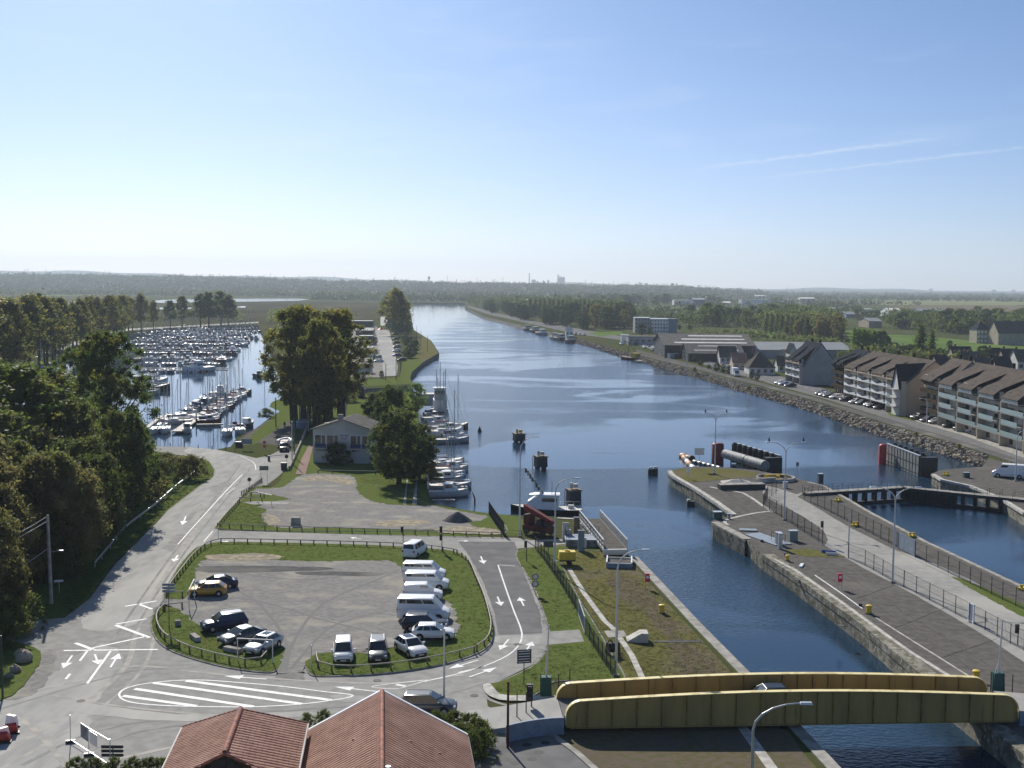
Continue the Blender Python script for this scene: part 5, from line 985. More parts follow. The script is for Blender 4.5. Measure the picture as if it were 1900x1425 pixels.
# lightship-like survey vessel with a tall house
k = Kit(); h, d = hull(17, 4.6, 1.5, .9); k.part('hull', h, M['hullblack']); k.part('deck', d, M['deck'])
b = MB(); b.box((-2,0,3),(7,3.4,3)); k.part('deckhouse', b, M['galv']); b = MB(); b.box((-1,0,6),(3.2,3,3),top=.9); k.part('wheelhouse', b, M['offwhite']); b = MB(); b.box((-1,0,6.5),(3.3,3.06,.8)); k.part('windows', b, M['glass']); b = MB(); b.box((-1,0,7.7),(3.8,3.6,.2)); k.part('roof', b, M['white'])
b = MB()
for x, y in ((2,0),(3.6,.9),(-4,-.8)): b.tube((x,y,1.5),(x,y,15 if x == 2 else 12.5),.14,.09,6)
b.bar((2,-1,9),(2,1,9),.1,.1); k.part('mast', b, M['mast'])
a = G(816,772,WZ); k.make('survey_vessel','grey vessel with a tall white wheelhouse and three masts on the canal bank','ship',None,False,a,-pi/2+.1)
k = Kit(); b = MB(); b.box((0,0,1.6),(6,4,3.2)); k.part('wall', b, M['bluegrey']); b = MB(); b.box((0,0,3.3),(6.4,4.4,.2)); k.part('roof', b, M['offwhite']); k.make('houseboat','small blue grey cabin with pale roof by the bank boats','houseboat',None,False,G(795,752,-.2),.2)
# the workboat by the gangway
k = Kit(); h, d = hull(12.5,4.4,1.25,.92); k.part('hull', h, M['hullblack']); k.part('deck', d, M['offwhite'])
b = MB(); b.loft([[(-2.2,-1.5,1.2),(-2.2,1.5,1.2),(-2.2,1.4,3.6),(-2.2,-1.4,3.6)],[(1.8,-1.5,1.2),(1.8,1.5,1.2),(1.3,1.35,3.6),(1.3,-1.35,3.6)],[(3.4,-1.2,1.2),(3.4,1.2,1.2),(3.2,1.1,2.5),(3.2,-1.1,2.5)]], sm=False); i = k.part('wheelhouse', b, M['white'])
b = MB(); b.box((-.6,-1.49,2.9),(2.6,.03,.6)); b.box((-.6,1.49,2.9),(2.6,.03,.6)); b.box((.8,-1.49,2.0),(2.4,.03,.5)); k.part('windows', b, M['glass'], i)
b = MB(); b.loft([[(-2.4,-1.65,3.62),(-2.4,1.65,3.62),(-2.4,1.5,3.78),(-2.4,-1.5,3.78)],[(2.1,-1.5,3.66),(2.1,1.5,3.66),(2.0,1.3,3.8),(2.0,-1.3,3.8)],[(3.0,-.7,3.6),(3.0,.7,3.6),(2.9,.6,3.7),(2.9,-.6,3.7)]]); k.part('roof', b, M['white'])
b = MB()
for s in (-1,1): b.path([(-6,s*1.8,2.1),(-2.4,s*2.0,2.1)], .03, 5); [b.tube((x,s*1.9,1.2),(x,s*1.9,2.1),.025,n=5) for x in (-6,-4.8,-3.6,-2.5)]
k.part('guard_rail', b, M['white']); b = MB(); b.tube((-1,0,3.7),(-1,0,6),.05,n=6); b.bar((-1,-.6,5),(-1,.6,5),.05,.05); k.part('mast', b, M['dark']); b = MB(); b.box((-4.4,0.3,1.55),(1.0,.8,.7)); k.part('deck_box', b, M['galv'])
WBL = G(1014,956,WZ)+Vector((0,2.4,-.4)); wbo = k.make('workboat','white and black workboat moored behind the red crane carriage','workboat',None,False,WBL,pi-.06); wbo.scale = (.9,.9,.9)
# dark barges far up the right bank
for i, (x, y, L, c_) in enumerate(((981,613,14,'hullblack'),(994,616,18,'hullblack'),(1006,621,20,'bluegrey'),(1031,629,14,'galv'),(1040,631,18,'hullblack'),(1060,635,12,'hullblack'))):
    k = Kit(); h, d = hull(L,5,1.6,.95); k.part('hull', h, M[c_]); k.part('deck', d, M['wood']); b = MB(); b.box((-L*.25,0,3),(L*.3,3.6,2.6)); k.part('wheelhouse', b, M['offwhite' if i != 2 else 'galv']); b = MB(); b.box((-L*.25,0,3.5),(L*.3+.05,3.66,.7)); k.part('windows', b, M['glass']); b = MB(); b.tube((L*.1,0,1.5),(L*.1,0,8),.12,n=6); k.part('mast', b, M['mast'])
    k.make('barge', f'dark moored barge, number {i+1} from the far end of the line on the right bank', 'barge', 'barges on the far right bank', False, G(x-4,y,WZ), radians(108))
k = Kit(); h, d = hull(16,6,1.1,.98); k.part('hull', h, M['rust']); k.part('deck', d, M['wood']); b = MB(); b.box((-3,0,2.2),(4,3,2.2)); k.part('hut', b, M['yellow']); b = MB(); b.path([(3,0,1),(2,0,8),(6,0,9)], .25, 6); b.path([(2,0,8),(-4,0,3)], .1, 5); k.part('crane', b, M['wood']); k.make('crane_barge','rusty pontoon barge with a brown crane and yellow hut against the rocks','barge',None,False,G(1172,667,WZ),radians(125))
deckbox('landing_stage', (1189,671), (1206,668), 6, .5, -1.5, 'concrete', 'pale concrete landing stage beside the rusty crane barge', 'landing stage')
# far yacht club at the end of the canal
for i in range(16): boat(R.choice(['m1','s1','m2']), 760+i*5.2, 560.2-R.random()*.6, None, 'white boat of the far jetties across the end of the canal', 'boats at the far end of the canal', True, M['white'], 1.6, R.uniform(0,.6))
# dolphins, buoys and posts in the water
def dolphin(px, py, w, h, label, style=0):
    c = G(px, py, WZ); r_ = empty('mooring_dolphin', c, .3, label, 'dolphin'); b = MB()
    for x, y in ((-w*.3,-w*.3),(w*.3,-w*.3),(w*.3,w*.3),(-w*.3,w*.3)): b.tube((x,y,-3),(x,y,h*.8),w*.13,n=8)
    b.build('piles', M['black'], r_)
    b = MB(); b.box((0,0,h*.5),(w,w,h*.75),top=.94); b.build('timber_fender', M['dark'], r_); b = MB(); b.box((0,0,h*.92),(w*1.08,w*1.08,.25)); b.build('cap', M['wood'], r_)
    if style: b = MB(); b.tube((-w*.2,0,h),(-w*.2,0,h+.9),.25,n=8); b.box((.3,0,h+.4),(.7,.6,.6)); b.build('fitting', M['offwhite'] if style == 1 else M['yellow'], r_)
    if style == 1: b = MB(); b.tube((-w*.75,0,-2),(-w*.75,0,h*.9),.06,n=6); b.bar((-w*.75,0,h*.9),(0,0,h*.9),.08,.08); b.build('ladder', M['dark'], r_)
dolphin(963,820,2.4,2.1,'dark square mooring dolphin furthest out in the canal',2); dolphin(1003,869,2.2,2.6,'dark mooring dolphin with a ladder below the furthest one',1); dolphin(1064,942,2.0,3.2,'brown dolphin standing behind the workboat stern',1)
for i, (x, y) in enumerate(((1207,881),(1216,880))):
    c = G(x, y, WZ); r_ = empty('mooring_dolphin', c, 0, ['left','right'][i]+' cylinder of the twin dark mooring dolphins in mid channel', 'dolphin', 'twin dolphins in mid channel'); b = MB(); b.tube((0,0,-2),(0,0,1.1),.5,n=14); b.build('pile', M['black'], r_); b = MB(); b.tube((0,0,1.1),(0,0,1.5),.46,.3,12); b.build('cap', M['offwhite'], r_)
c = G(1281,938,WZ); r_ = empty('fender_float', c, 0, 'small dark float with frayed ropes just off the pier wall', 'float'); b = MB(); b.box((0,0,.3),(1.3,1.1,.9)); b.build('float_body', M['black'], r_); b = MB(); b.box((-.3,0,.9),(.5,.8,.3)); [b.tube((.3*sin(i*2.),.3*cos(i*3.),.7),(.7*sin(i*2.),.6*cos(i*3.),1.7),.02,n=4) for i in range(6)]; b.build('rope_tangle', M['wood_pale'], r_)
b = MB(); b.lathe([(.02,-.5),(.45,-.3),(.5,.2),(.3,.7),(.1,1.2),(.02,1.3)]); o = b.build('buoy', M['black']); o.location = G(890,801,WZ); tag(o, 'small black buoy floating alone beyond the dark red boat', 'buoy')
b = MB(); b.path([(0,0,-1),(.1,0,.6),(-.1,0,1.3),(-.35,0,1.9)], [.16,.15,.12,.06], 6); o = b.build('old_post', M['dark']); o.location = G(880,934,WZ); tag(o, 'crooked dark old post sticking out of the water by the bank boats', 'post')
# boom of the workboat, hung with dark floats
A, B = P(974,868,WBL.y+1)-WBL, P(1013,923,WBL.y)-WBL; D = B-A; Mi = Matrix.Rotation(-(pi-.06),3,'Z'); b = MB(); A, B = A/.9, B/.9; D = B-A; b.tube(Mi @ A, Mi @ B, .08, n=6); bo = b.build('boom', M['black'], wbo)
for i in range(20): b = MB(); b.box(Mi @ (A+D*((i+.5)/20)+Vector((.1*(-1)**i,0,-.12))),(.2,.3,.5+.2*(i % 2)),rz=i*.7); b.build('float', M['dark'] if i % 3 else M['offwhite'], bo)
# ------------------------------------------------------------ yellow swing bridge
A, B = G(1050,1350,.35), G(1886,1337,.35); A.z = B.z = 0; u = (B-A).normalized(); w = Vector((-u.y, u.x, 0)); LB = (B-A).length
br = empty('swing_bridge', A, 0, 'yellow plate-girder road bridge spanning the narrow lock at the bottom', 'bridge')
def top(t): return 2.38 + .58*sin(pi*min(1, max(0, t)))
def girder(off, name, x0, x1, s):
    n = 34; prof = []
    for i in range(n+1):
        t = i/n; x = x0 + (x1-x0)*t; z = top((x)/LB); r = 1.1
        if x - x0 < r: z -= r - sqrt(max(0, r*r - (r-(x-x0))**2))
        if x1 - x < r: z -= r - sqrt(max(0, r*r - (r-(x1-x))**2))
        prof.append((x, z))
    # a few more points on the rounded ends
    for e, sg in ((x0, 1), (x1, -1)):
        for a in (.04,.1,.25,.45,.7,1.0): prof.append((e+sg*a, top((e+sg*a)/LB) - (1.1 - sqrt(max(0, 1.1**2-(1.1-min(a,1.1))**2)))))
    prof = sorted(set(prof)); b = MB(); zb = .35
    def pt(x, z, k): return u*x + w*(off+k) + Vector((0,0,z))
    for (xa, za), (xb, zb2) in zip(prof, prof[1:]):
        b.quad(pt(xa,zb,-.05), pt(xb,zb,-.05), pt(xb,zb2,-.05), pt(xa,za,-.05)); b.quad(pt(xb,zb,.05), pt(xa,zb,.05), pt(xa,za,.05), pt(xb,zb2,.05))
    b.quad(pt(x0,zb,.05), pt(x0,zb,-.05), pt(x0,prof[0][1],-.05), pt(x0,prof[0][1],.05)); b.quad(pt(x1,zb,-.05), pt(x1,zb,.05), pt(x1,prof[-1][1],.05), pt(x1,prof[-1][1],-.05))
    g_o = b.build(name, M['bridge'], br)
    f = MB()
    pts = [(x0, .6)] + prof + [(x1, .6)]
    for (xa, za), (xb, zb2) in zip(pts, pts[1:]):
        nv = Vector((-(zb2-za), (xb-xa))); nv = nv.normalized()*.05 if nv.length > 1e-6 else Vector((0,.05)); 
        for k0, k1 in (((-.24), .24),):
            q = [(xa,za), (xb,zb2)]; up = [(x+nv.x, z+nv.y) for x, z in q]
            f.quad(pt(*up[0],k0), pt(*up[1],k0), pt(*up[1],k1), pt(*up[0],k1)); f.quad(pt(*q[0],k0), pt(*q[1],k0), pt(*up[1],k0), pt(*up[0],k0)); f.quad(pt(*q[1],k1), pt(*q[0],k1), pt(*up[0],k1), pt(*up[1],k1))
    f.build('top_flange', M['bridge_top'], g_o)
    f = MB(); f.add([pt(x0+.3,zb-.03,-.22), pt(x1-.3,zb-.03,-.22), pt(x1-.3,zb-.03,.22), pt(x0+.3,zb-.03,.22), pt(x0+.3,zb+.03,-.22), pt(x1-.3,zb+.03,-.22), pt(x1-.3,zb+.03,.22), pt(x0+.3,zb+.03,.22)], [(3,2,1,0),(4,5,6,7),(0,1,5,4),(2,3,7,6),(1,2,6,5),(3,0,4,7)]); f.build('bottom_flange', M['bridge'], g_o)
    x = x0 + 1.6
    while x < x1 - 1:
        f = MB(); sp = 1.92 if x < LB*.45 or x > LB*.62 else .96*1.3; a_, c_ = pt(x, zb, -.12 if s < 0 else .12), pt(x, top(x/LB)-.04, -.12 if s < 0 else .12); f.bar(a_, c_, .05, .16); f.bar(pt(x, zb, .1 if s < 0 else -.1), pt(x, top(x/LB)-.04, .1 if s < 0 else -.1), .05, .1); f.build('stiffener', M['rib'], g_o); x += sp
M['rib'] = mat('rusty_rib', (.30,.20,.05), .7, 0, (.16,.09,.035), 2.)
girder(0, 'near_girder', 0, LB, -1); girder(4.1, 'far_girder', -.3, LB-.5, 1)
b = MB(); b.add([tuple(u*x + w*y + Vector((0,0,z))) for z in (.9, 1.22) for x, y in ((-.2,.1),(LB+.1,.1),(LB-.3,4.0),(-.2,4.0))], [(3,2,1,0),(4,5,6,7),(0,1,5,4),(1,2,6,5),(2,3,7,6),(3,0,4,7)]); b.build('deck', M['asphalt_dark'], br)
b = MB(); b.bar(u*.2+w*.45+Vector((0,0,1.3)), u*(LB-.2)+w*.45+Vector((0,0,1.3)), .5, .12); b.build('walkway_kerb', M['concrete'], br)
b = MB()
for i in range(12): x = 1.5+i*(LB-3)/11; b.bar(u*x+w*.1+Vector((0,0,.72)), u*x+w*4+Vector((0,0,.72)), .2, .4)
b.build('cross_beams', M['rib'], br)
c = A + u*((1432-1050)/836*LB) + w*2.2 + Vector((0,0,1.22)); q = car('hatch', 1432,1290, (1380,1290), 'silver', 'silver car crossing the yellow bridge with the sun glinting on it', None, 1.2, name='driving_car'); q.location = c; q.rotation_euler = (0,0,atan2(u.y,u.x)+pi)
# ramps up to the bridge
def ramp(name, pa, pb, zz, m, wallm):      # quad of ground points with its own height at each corner
    b = MB(); n = len(pa); b.add(pa, [tuple(range(n))], 0); lo = [Vector((p.x,p.y,-.05)) for p in pa]
    for i in range(n): j = (i+1) % n; b.quad(lo[i], lo[j], pa[j], pa[i], m=1)
    o = b.build(name, [M[m], M[wallm]]); o['kind'] = 'structure'
Lr = A + w*4.3; Ll = A - w*.25
ra = [Ll-u*9+Vector((0,0,.04)), Ll-u*4.5+Vector((0,0,.55)), Ll-u*.25+Vector((0,0,1.22)), Lr-u*.25+Vector((0,0,1.22)), Lr-u*4.5+Vector((0,0,.55)), Lr-u*9+Vector((0,0,.04))]
ramp('bridge_ramp', [ra[1],ra[2],ra[3],ra[4]], None, 0, 'asphalt_light', 'bluegrey'); ramp('bridge_ramp', [ra[0],ra[1],ra[4],ra[5]], None, 0, 'asphalt_light', 'bluegrey')
Rr = B + w*4.3; Rl = B - w*.25
ramp('bridge_ramp', [Rl+u*.15+Vector((0,0,1.22)), Rl+u*6+Vector((0,0,.7)), Rr+u*6+Vector((0,0,.7)), Rr+u*.15+Vector((0,0,1.22))], None, 0, 'asphalt', 'bluegrey'); ramp('bridge_ramp', [Rl+u*6+Vector((0,0,.7)), Rl+u*14+Vector((0,0,.03)), Rr+u*14+Vector((0,0,.03)), Rr+u*6+Vector((0,0,.7))], None, 0, 'asphalt', 'concrete')
b = MB(); pts = [A - w*.4 - u*(.2+.9*i) - w*(.06*i*i) + Vector((0,0,0)) for i in range(6)]
for p, q in zip(pts, pts[1:]): b.add([p, q, q+Vector((0,0,1.35)), p+Vector((0,0,1.35)), p-w*.2, q-w*.2, q-w*.2+Vector((0,0,1.35)), p-w*.2+Vector((0,0,1.35))], [(0,1,2,3),(5,4,7,6),(3,2,6,7),(1,5,6,2),(4,0,3,7)])
tag(b.build('abutment_wall', M['bluegrey']), 'low curved blue grey wall at the left end of the yellow bridge', 'wall')
# ------------------------------------------------------------ lamps
def lamp(px, by, ty, arms, label, group='tall lamp posts of the quays', birds=False, z=.03, rz=0., base=None, hgt=None, al=2.3, mb='lamp'):
    c = base or G(px, by, z); h = hgt or (by-ty)/ppm((c.x, c.y, 6))*1.02; r_ = empty('street_lamp', c, rz, label, 'street lamp', group); b = MB()
    b.tube((0,0,0),(0,0,h*.55),.13,.10,10); b.tube((0,0,h*.55),(0,0,h*.86),.10,.075,10); b.build('pole', M[mb], r_)
    b = MB(); b.box((0,0,.1),(.45,.45,.2)); b.build('base', M['concrete'], r_)
    for s in arms:
        b = MB(); pts = [(s*al*(1-cos(t*pi/2*1.0))*1.0, 0, h*.86 + (h*.14)*sin(t*pi/2)) for t in (0,.2,.4,.6,.8,.95,1.)]; b.path(pts, [.075,.07,.065,.06,.05,.045,.045], 7); a_ = b.build('arm', M[mb], r_)
        b = MB(); b.box((s*(al+.3),0,h+.02),(.75,.26,.12),top=.8); b.build('lantern', M['galv'], a_)
    if birds:
        for s in arms:
            bd = empty('gull', c + Matrix.Rotation(rz,3,'Z') @ Vector((s*(al+.2),0,h+.1)), s, 'dark seabird perched on the lantern of a quay lamp', 'bird', 'seabirds perched on lamps'); q = MB(); q.lathe([(.01,0),(.12,.08),(.15,.25),(.09,.42),(.07,.5),(.06,.6),(.01,.64)], n=8); q.build('body', M['black'], bd); q = MB(); q.tube((.04,0,.57),(.2,0,.55),.02,.005,5); q.build('beak', M['dark'], bd); q = MB(); q.box((-.15,0,.1),(.2,.1,.05)); q.build('tail', M['black'], bd)
    return r_
lamp(1029,1061,888,[1],'tall curved lamp between the red crane carriage and the yellow generator')
lamp(964,996,812,[1],'tall curved lamp left of the red crane carriage, reaching over the canal',al=1.9)
lamp(1143,1255,1020,[1],'tall curved lamp on the lawn just above the yellow bridge',al=2.1)
lamp(1455,965,822,[-1,1],'double-armed lamp with birds at the bend of the pier road',birds=True,al=2.3)
lamp(1326,880,768,[-1,1],'double-armed lamp with birds at the tip of the pier',birds=True,al=1.7)
lamp(1656,1081,905,[-1,1],'double-armed lamp in the middle of the pier beside the large lock',al=2.3)
c = P(1397,1370,64.); c.z = 0; lamp(0,0,0,[1],'curved grey lamp in front of the bridge at the bottom edge',base=c,hgt=11.0,al=2.6,mb='galv')
lamp(1884,893,800,[1],'thin lamp beside the white panel van',al=1.2); lamp(1719,786,740,[-1],'short lamp on the far road between the two apartment blocks',al=1.2,z=0); lamp(1877,822,775,[-1],'short lamp on the far road at the right edge',al=1.2)
for x, b_, t_ in ((1273,690,652),(1322,700,672),(1357,708,680),(1384,716,690)): lamp(x,b_,t_,[-1],f'small lamp on the far road, {["first","second","third","fourth"][(1273,1322,1357,1384).index(x)]} of the four left of the apartments','lamps of the far road',al=1.)
def post(name, px, by, h, r, m, label, cat, group=None, z=.03, n=8): c = G(px, by, z); b = MB(); b.tube((0,0,0),(0,0,h),r,r*.8,n); o = b.build(name, M[m]); o.location = c; return tag(o, label, cat, group)
for x, y, h, l_ in ((735,705,7.5,'dark post on the creek bank lawn, rightmost of the tall ones'),(716,706,6,'thin post on the creek bank lawn'),(743,690,5,'short post beside the boatyard road end'),(793,652,8,'tall post nearest the tip of the sandy point'),(781,640,8,'second tall post on the sandy point'),(773,630,8,'third tall post on the sandy point'),(512,792,7,'post at the near marina quay')): post('lamp_post', x, y, h, .13, 'dark', l_, 'post')
post('mast', 556, 785, 12, .18, 'lamp', 'pale wooden mast among the multi-stemmed poplars', 'mast'); post('mast', 824, 1313, 6.5, .09, 'galv', 'slim grey mast beside the hedge at the bottom', 'mast', z=.04); post('mast', 542, 860, 8., .12, 'galv', 'pale twin-topped mast left of the clubhouse, nearer one', 'mast'); post('mast', 546, 848, 7.5, .12, 'tarp_green', 'pale green mast left of the clubhouse, farther one', 'mast')
f = empty('flagpole', G(572,800), 0, 'white flagpole with a pale flag left of the clubhouse', 'flagpole'); b = MB(); b.tube((0,0,0),(0,0,8),.07,.04,8); b.build('pole', M['lamp'], f); b = MB()
for i in range(6): b.quad((i*.25,.12*sin(i*1.3),7.9-.1*i),( (i+1)*.25,.12*sin(i*1.3+1.3),7.8-.1*i),((i+1)*.25,.12*sin(i*1.3+1.3),6.9-.1*i),(i*.25,.12*sin(i*1.3),7.-.1*i))
b.build('flag', M['white'], f)
# utility pole with wires on the left
up_ = empty('utility_pole', G(95,1120), 0, 'tall concrete utility pole with sagging wires against the dark trees', 'utility pole'); H_ = 9.5; b = MB(); b.tube((0,0,0),(-.15,0,H_),.24,.15,8); b.build('pole', M['concrete'], up_)
b = MB(); b.bar((-.1,0,5.5),(1.,0,5.7),.06,.06); b.box((1.1,0,5.7),(.6,.2,.1)); b.build('lamp_arm', M['galv'], up_)
for dz, dx in ((H_-.1,-6),(H_-.6,-6.4),(H_-3.5,-5)):
    b = MB(); pts = []
    for i in range(9): t = i/8; pts.append((dx*t*1.2-.1, -12*t, dz-2.5*t*(1) - 1.5*t*(1-t)*2)); 
    b.path(pts, .03, 4); b.build('wire', M['galv'], up_)
# ------------------------------------------------------------ fences
def wooden_fence(pix, z, label, sp=1.75, rail=True, group='post and rail fences'):
    pts = smooth(gp(pix, z), 6, False); r_ = empty('wooden_fence', (pts[0].x, pts[0].y, z), 0, label, 'fence', group); o0 = pts[0].to_3d(); acc = 0; P_ = [pts[0]]
    for a, c in zip(pts, pts[1:]):
        d = (c-a).length; s = 0
        while d - s > sp - acc: s += sp-acc; acc = 0; P_.append(a.lerp(c, s/d))
        acc += d - s
    if (P_[-1]-pts[-1]).length > .5: P_.append(pts[-1])
    pm = MB().tube((0,0,-.05),(0,0,.62),.085,n=7).mesh('post', M['wood'])
    for p in P_: o = bpy.data.objects.new('post', pm); C.objects.link(o); o.location = p.to_3d()-o0; adopt(o, r_)
    if rail:
        for a, c in zip(P_, P_[1:]):
            b = MB(); b.tube((a.to_3d()-o0)+Vector((0,0,.58)), (c.to_3d()-o0)+Vector((0,0,.58)), .06, n=7); b.build('rail', M['wood_pale'], r_)
    return r_
wooden_fence([(410,1007),(470,1008),(560,1010),(700,1014),(790,1019),(848,1028)], .13, 'long post and rail fence along the top edge of the car park')
wooden_fence([(848,1028),(868,1043),(884,1078),(898,1112),(908,1148),(911,1170),(905,1192),(885,1208)], .13, 'curving fence along the right side of the car park')
wooden_fence([(880,1211),(850,1219),(790,1232),(720,1242),(640,1247),(592,1240),(588,1222)], .13, 'post and rail fence below the three cars facing the bottom of the car park')
wooden_fence([(410,1007),(385,1014),(362,1032),(342,1056),(320,1085),(309,1104)], .13, 'post and rail fence beside the main road at the upper left of the car park')
wooden_fence([(309,1107),(345,1108)], .13, 'two-post fence by the golden orange car'); wooden_fence([(338,1128),(303,1132)], .13, 'short fence by the left entrance of the car park')
wooden_fence([(303,1132),(291,1146),(292,1165),(305,1185),(340,1205),(380,1218),(430,1230),(476,1235),(496,1218)], .13, 'curving fence round the lower left corner of the car park')
wooden_fence([(404,978),(500,983),(600,986),(700,989),(800,992),(930,996)], .09, 'long fence along the lower edge of the upper gravel lot'); wooden_fence([(404,978),(425,953),(444,932)], .09, 'fence beside the main road at the corner of the upper gravel lot'); wooden_fence([(444,930),(487,930)], .09, 'short fence across the entrance of the upper gravel lot')
wooden_fence([(448,918),(470,905),(486,893)], .09, 'row of wooden posts beside the road sign at the upper lot', .9, False); wooden_fence([(466,920),(490,922)], .09, 'low pale rail on the small grass wedge')
wooden_fence([(590,878),(700,880)], .1, 'low grey fence in front of the clubhouse', 2.6); wooden_fence([(290,826),(340,829),(400,833),(436,836)], .03, 'low posts along the marina edge beside the curving road', 3.4, False)
def mesh_fence(pix, h, label, sp=2.6, m='dark', z=.04, name='mesh_fence', vert=.22, rails=3, group='steel mesh fences'):
    pts = gp(pix, z); r_ = empty(name, (pts[0].x, pts[0].y, z), 0, label, 'fence', group); o0 = pts[0].to_3d(); pm = MB().tube((0,0,0),(0,0,h+.05),.045,n=6).mesh('post', M[m])
    for a, c in zip(pts, pts[1:]):
        d = (c-a).length; n = max(1, round(d/sp))
        for i in range(n+1 if (c-pts[-1]).length < 1e-6 else n): o = bpy.data.objects.new('post', pm); C.objects.link(o); o.location = a.lerp(c, i/n).to_3d()-o0; adopt(o, r_)
        b = MB(); a3, c3 = a.to_3d()-o0, c.to_3d()-o0
        for k in range(rails): zz = Vector((0,0,.12+(h-.15)*k/(rails-1))); b.bar(a3+zz, c3+zz, .02, .03)
        k = max(1, int(d/vert))
        for i in range(k): p = a3.lerp(c3, i/k); b.bar(p+Vector((0,0,.08)), p+Vector((0,0,h)), .012, .012)
        b.build('mesh_panel', M[m], r_)
    return r_
mesh_fence([(993,1020),(1010,1042),(1040,1085),(1073,1140)], 1.7, 'dark mesh fence between the grass strip and the lock-side lawn', 2.0, vert=.14)
mesh_fence([(1086,1178),(1110,1215),(1141,1262)], 1.7, 'dark mesh fence continuing below the steel gate to the bridge', 2.0, vert=.14)
g_ = empty('steel_gate', G(1073,1141,.04), 0, 'grey steel gate in the dark mesh fence beside the grass strip', 'gate'); a, c = Vector((0,0,0)), G(1085,1178,.04)-G(1073,1141,.04); b = MB()
for z_ in (.15,1.7): b.bar(a+Vector((0,0,z_)), c+Vector((0,0,z_)), .06, .08)
for p in (a, c): b.bar(p, p+Vector((0,0,1.9)), .1, .1)
b.build('frame', M['galv'], g_); b = MB(); [b.bar(a.lerp(c,i/24)+Vector((0,0,.15)), a.lerp(c,i/24)+Vector((0,0,1.7)), .025, .025) for i in range(25)]; b.build('bars', M['bluegrey'], g_)
mesh_fence([(907,955),(920,975),(935,996)], 2.0, 'short dense dark fence running down to the water by the gravel heap', 1.2, vert=.08)
mesh_fence([(936,998),(1000,1001),(1060,1003)], 1.1, 'thin dark fence behind the road end below the red crane carriage', 2.2, vert=.3)
mesh_fence([(1416,941),(1440,953),(1480,980),(1519,1004)], 2.0, 'mesh fence left of the pier road at the bend'); mesh_fence([(1416,941),(1424,925),(1440,916)], 2.0, 'mesh fence turning round the pier machinery')
mesh_fence([(1492,927),(1530,945),(1580,971),(1620,992),(1664,1015)], 2.0, 'mesh fence between the pier road and the large lock, upper length'); mesh_fence([(1698,1034),(1740,1053),(1800,1083),(1860,1113),(1910,1136),(2000,1180)], 2.0, 'mesh fence between the pier road and the large lock, lower length')
mesh_fence([(1574,1036),(1605,1049),(1655,1078),(1700,1101),(1750,1127),(1796,1151)], 1.9, 'long mesh fence on the left side of the pier road, upper length'); mesh_fence([(1806,1157),(1850,1181),(1900,1207),(1960,1240)], 1.9, 'long mesh fence on the left side of the pier road, lower length')
for nm, a_, c_, h_, m_, lb in (('steel_gate',(1666,1017),(1697,1033),2.1,'bluegrey','blue grey sheet gate in the fence beside the large lock'),('steel_gate',(1797,1152),(1806,1157),1.9,'white','narrow white-framed gate in the left pier fence')):
    a, c = G(*a_,.04), G(*c_,.04); g_ = empty(nm, a, 0, lb, 'gate'); c = c-a; b = MB()
    for p in (Vector((0,0,0)), c): b.bar(p, p+Vector((0,0,h_+.1)), .14, .14)
    b.bar(Vector((0,0,h_)), c+Vector((0,0,h_)), .08, .08); b.bar(Vector((0,0,.12)), c+Vector((0,0,.12)), .08, .08); b.build('frame', M[m_], g_); b = MB(); b.bar(Vector((0,0,h_/2+.05)), c+Vector((0,0,h_/2+.05)), .04, h_-.2); b.build('leaf', M['bluegrey'], g_)
# guard rail left of the road
rail = [(176,1052),(205,1018),(232,985),(290,940),(330,905),(363,880)]; pts = smooth(gp(rail,.05),4,False); r_ = empty('guard_rail', pts[0].to_3d(), 0, 'long steel guard rail beside the dark thicket on the left of the main road', 'guard rail'); o0 = pts[0].to_3d()
b = MB(); [b.bar(p.to_3d()-o0+Vector((0,0,.6)), q.to_3d()-o0+Vector((0,0,.6)), .08, .3) for p, q in zip(pts, pts[1:])]; b.build('beam', M['galv'], r_)
for p in pts[::2]: b = MB(); b.bar(p.to_3d()-o0, p.to_3d()-o0+Vector((0,0,.55)), .1, .1); b.build('post', M['galv'], r_)
pts = gp([(537,872),(560,820),(571,790)],.05); r_ = empty('concrete_wall', pts[0].to_3d(), 0, 'low pale wall leading up to the clubhouse beside the red path', 'wall'); b = MB(); [b.bar(p.to_3d()-pts[0].to_3d()+Vector((0,0,.35)), q.to_3d()-pts[0].to_3d()+Vector((0,0,.35)), .3, .7) for p, q in zip(pts, pts[1:])]; b.build('wall', M['concrete'], r_)
# ------------------------------------------------------------ bollards, signs, traffic lights
def bollard(px, py, label, s=1., z=.05):
    c = G(px, py, z); r_ = empty('bollard', c, 0, label, 'bollard', 'yellow mooring bollards'); r_.scale = (s,s,s); b = MB(); b.lathe([(.01,0),(.34,0),(.28,.2),(.26,.6),(.32,.72),(.34,.82),(.30,.86),(.01,.88)], n=14); b.build('post', M['yellow'], r_); b = MB(); b.tube((0,0,-.04),(0,0,.03),.42,n=14); b.build('base_plate', M['dark'], r_)
bollard(1228,1137,'yellow bollard on the lock-side lawn above the bridge'); bollard(1612,1138,'yellow bollard in the middle of the pier'); bollard(1461,1040,'small yellow bollard at the upper end of the pier wall',.8); bollard(1811,1262,'yellow bollard by the right end of the bridge')
def bitt(px, py, label): c = G(px, py, .05); r_ = empty('mooring_hook', c, .4, label, 'mooring hook', 'yellow mooring hooks by the large lock'); b = MB(); b.box((0,0,.12),(1.1,.7,.24)); b.build('base', M['yellow'], r_); b = MB(); b.tube((-.3,0,.2),(-.3,0,.6),.16,n=10); b.tube((.3,0,.2),(.3,0,.6),.16,n=10); b.bar((-.5,0,.55),(.5,0,.55),.12,.12); b.build('horns', M['yellow'], r_)
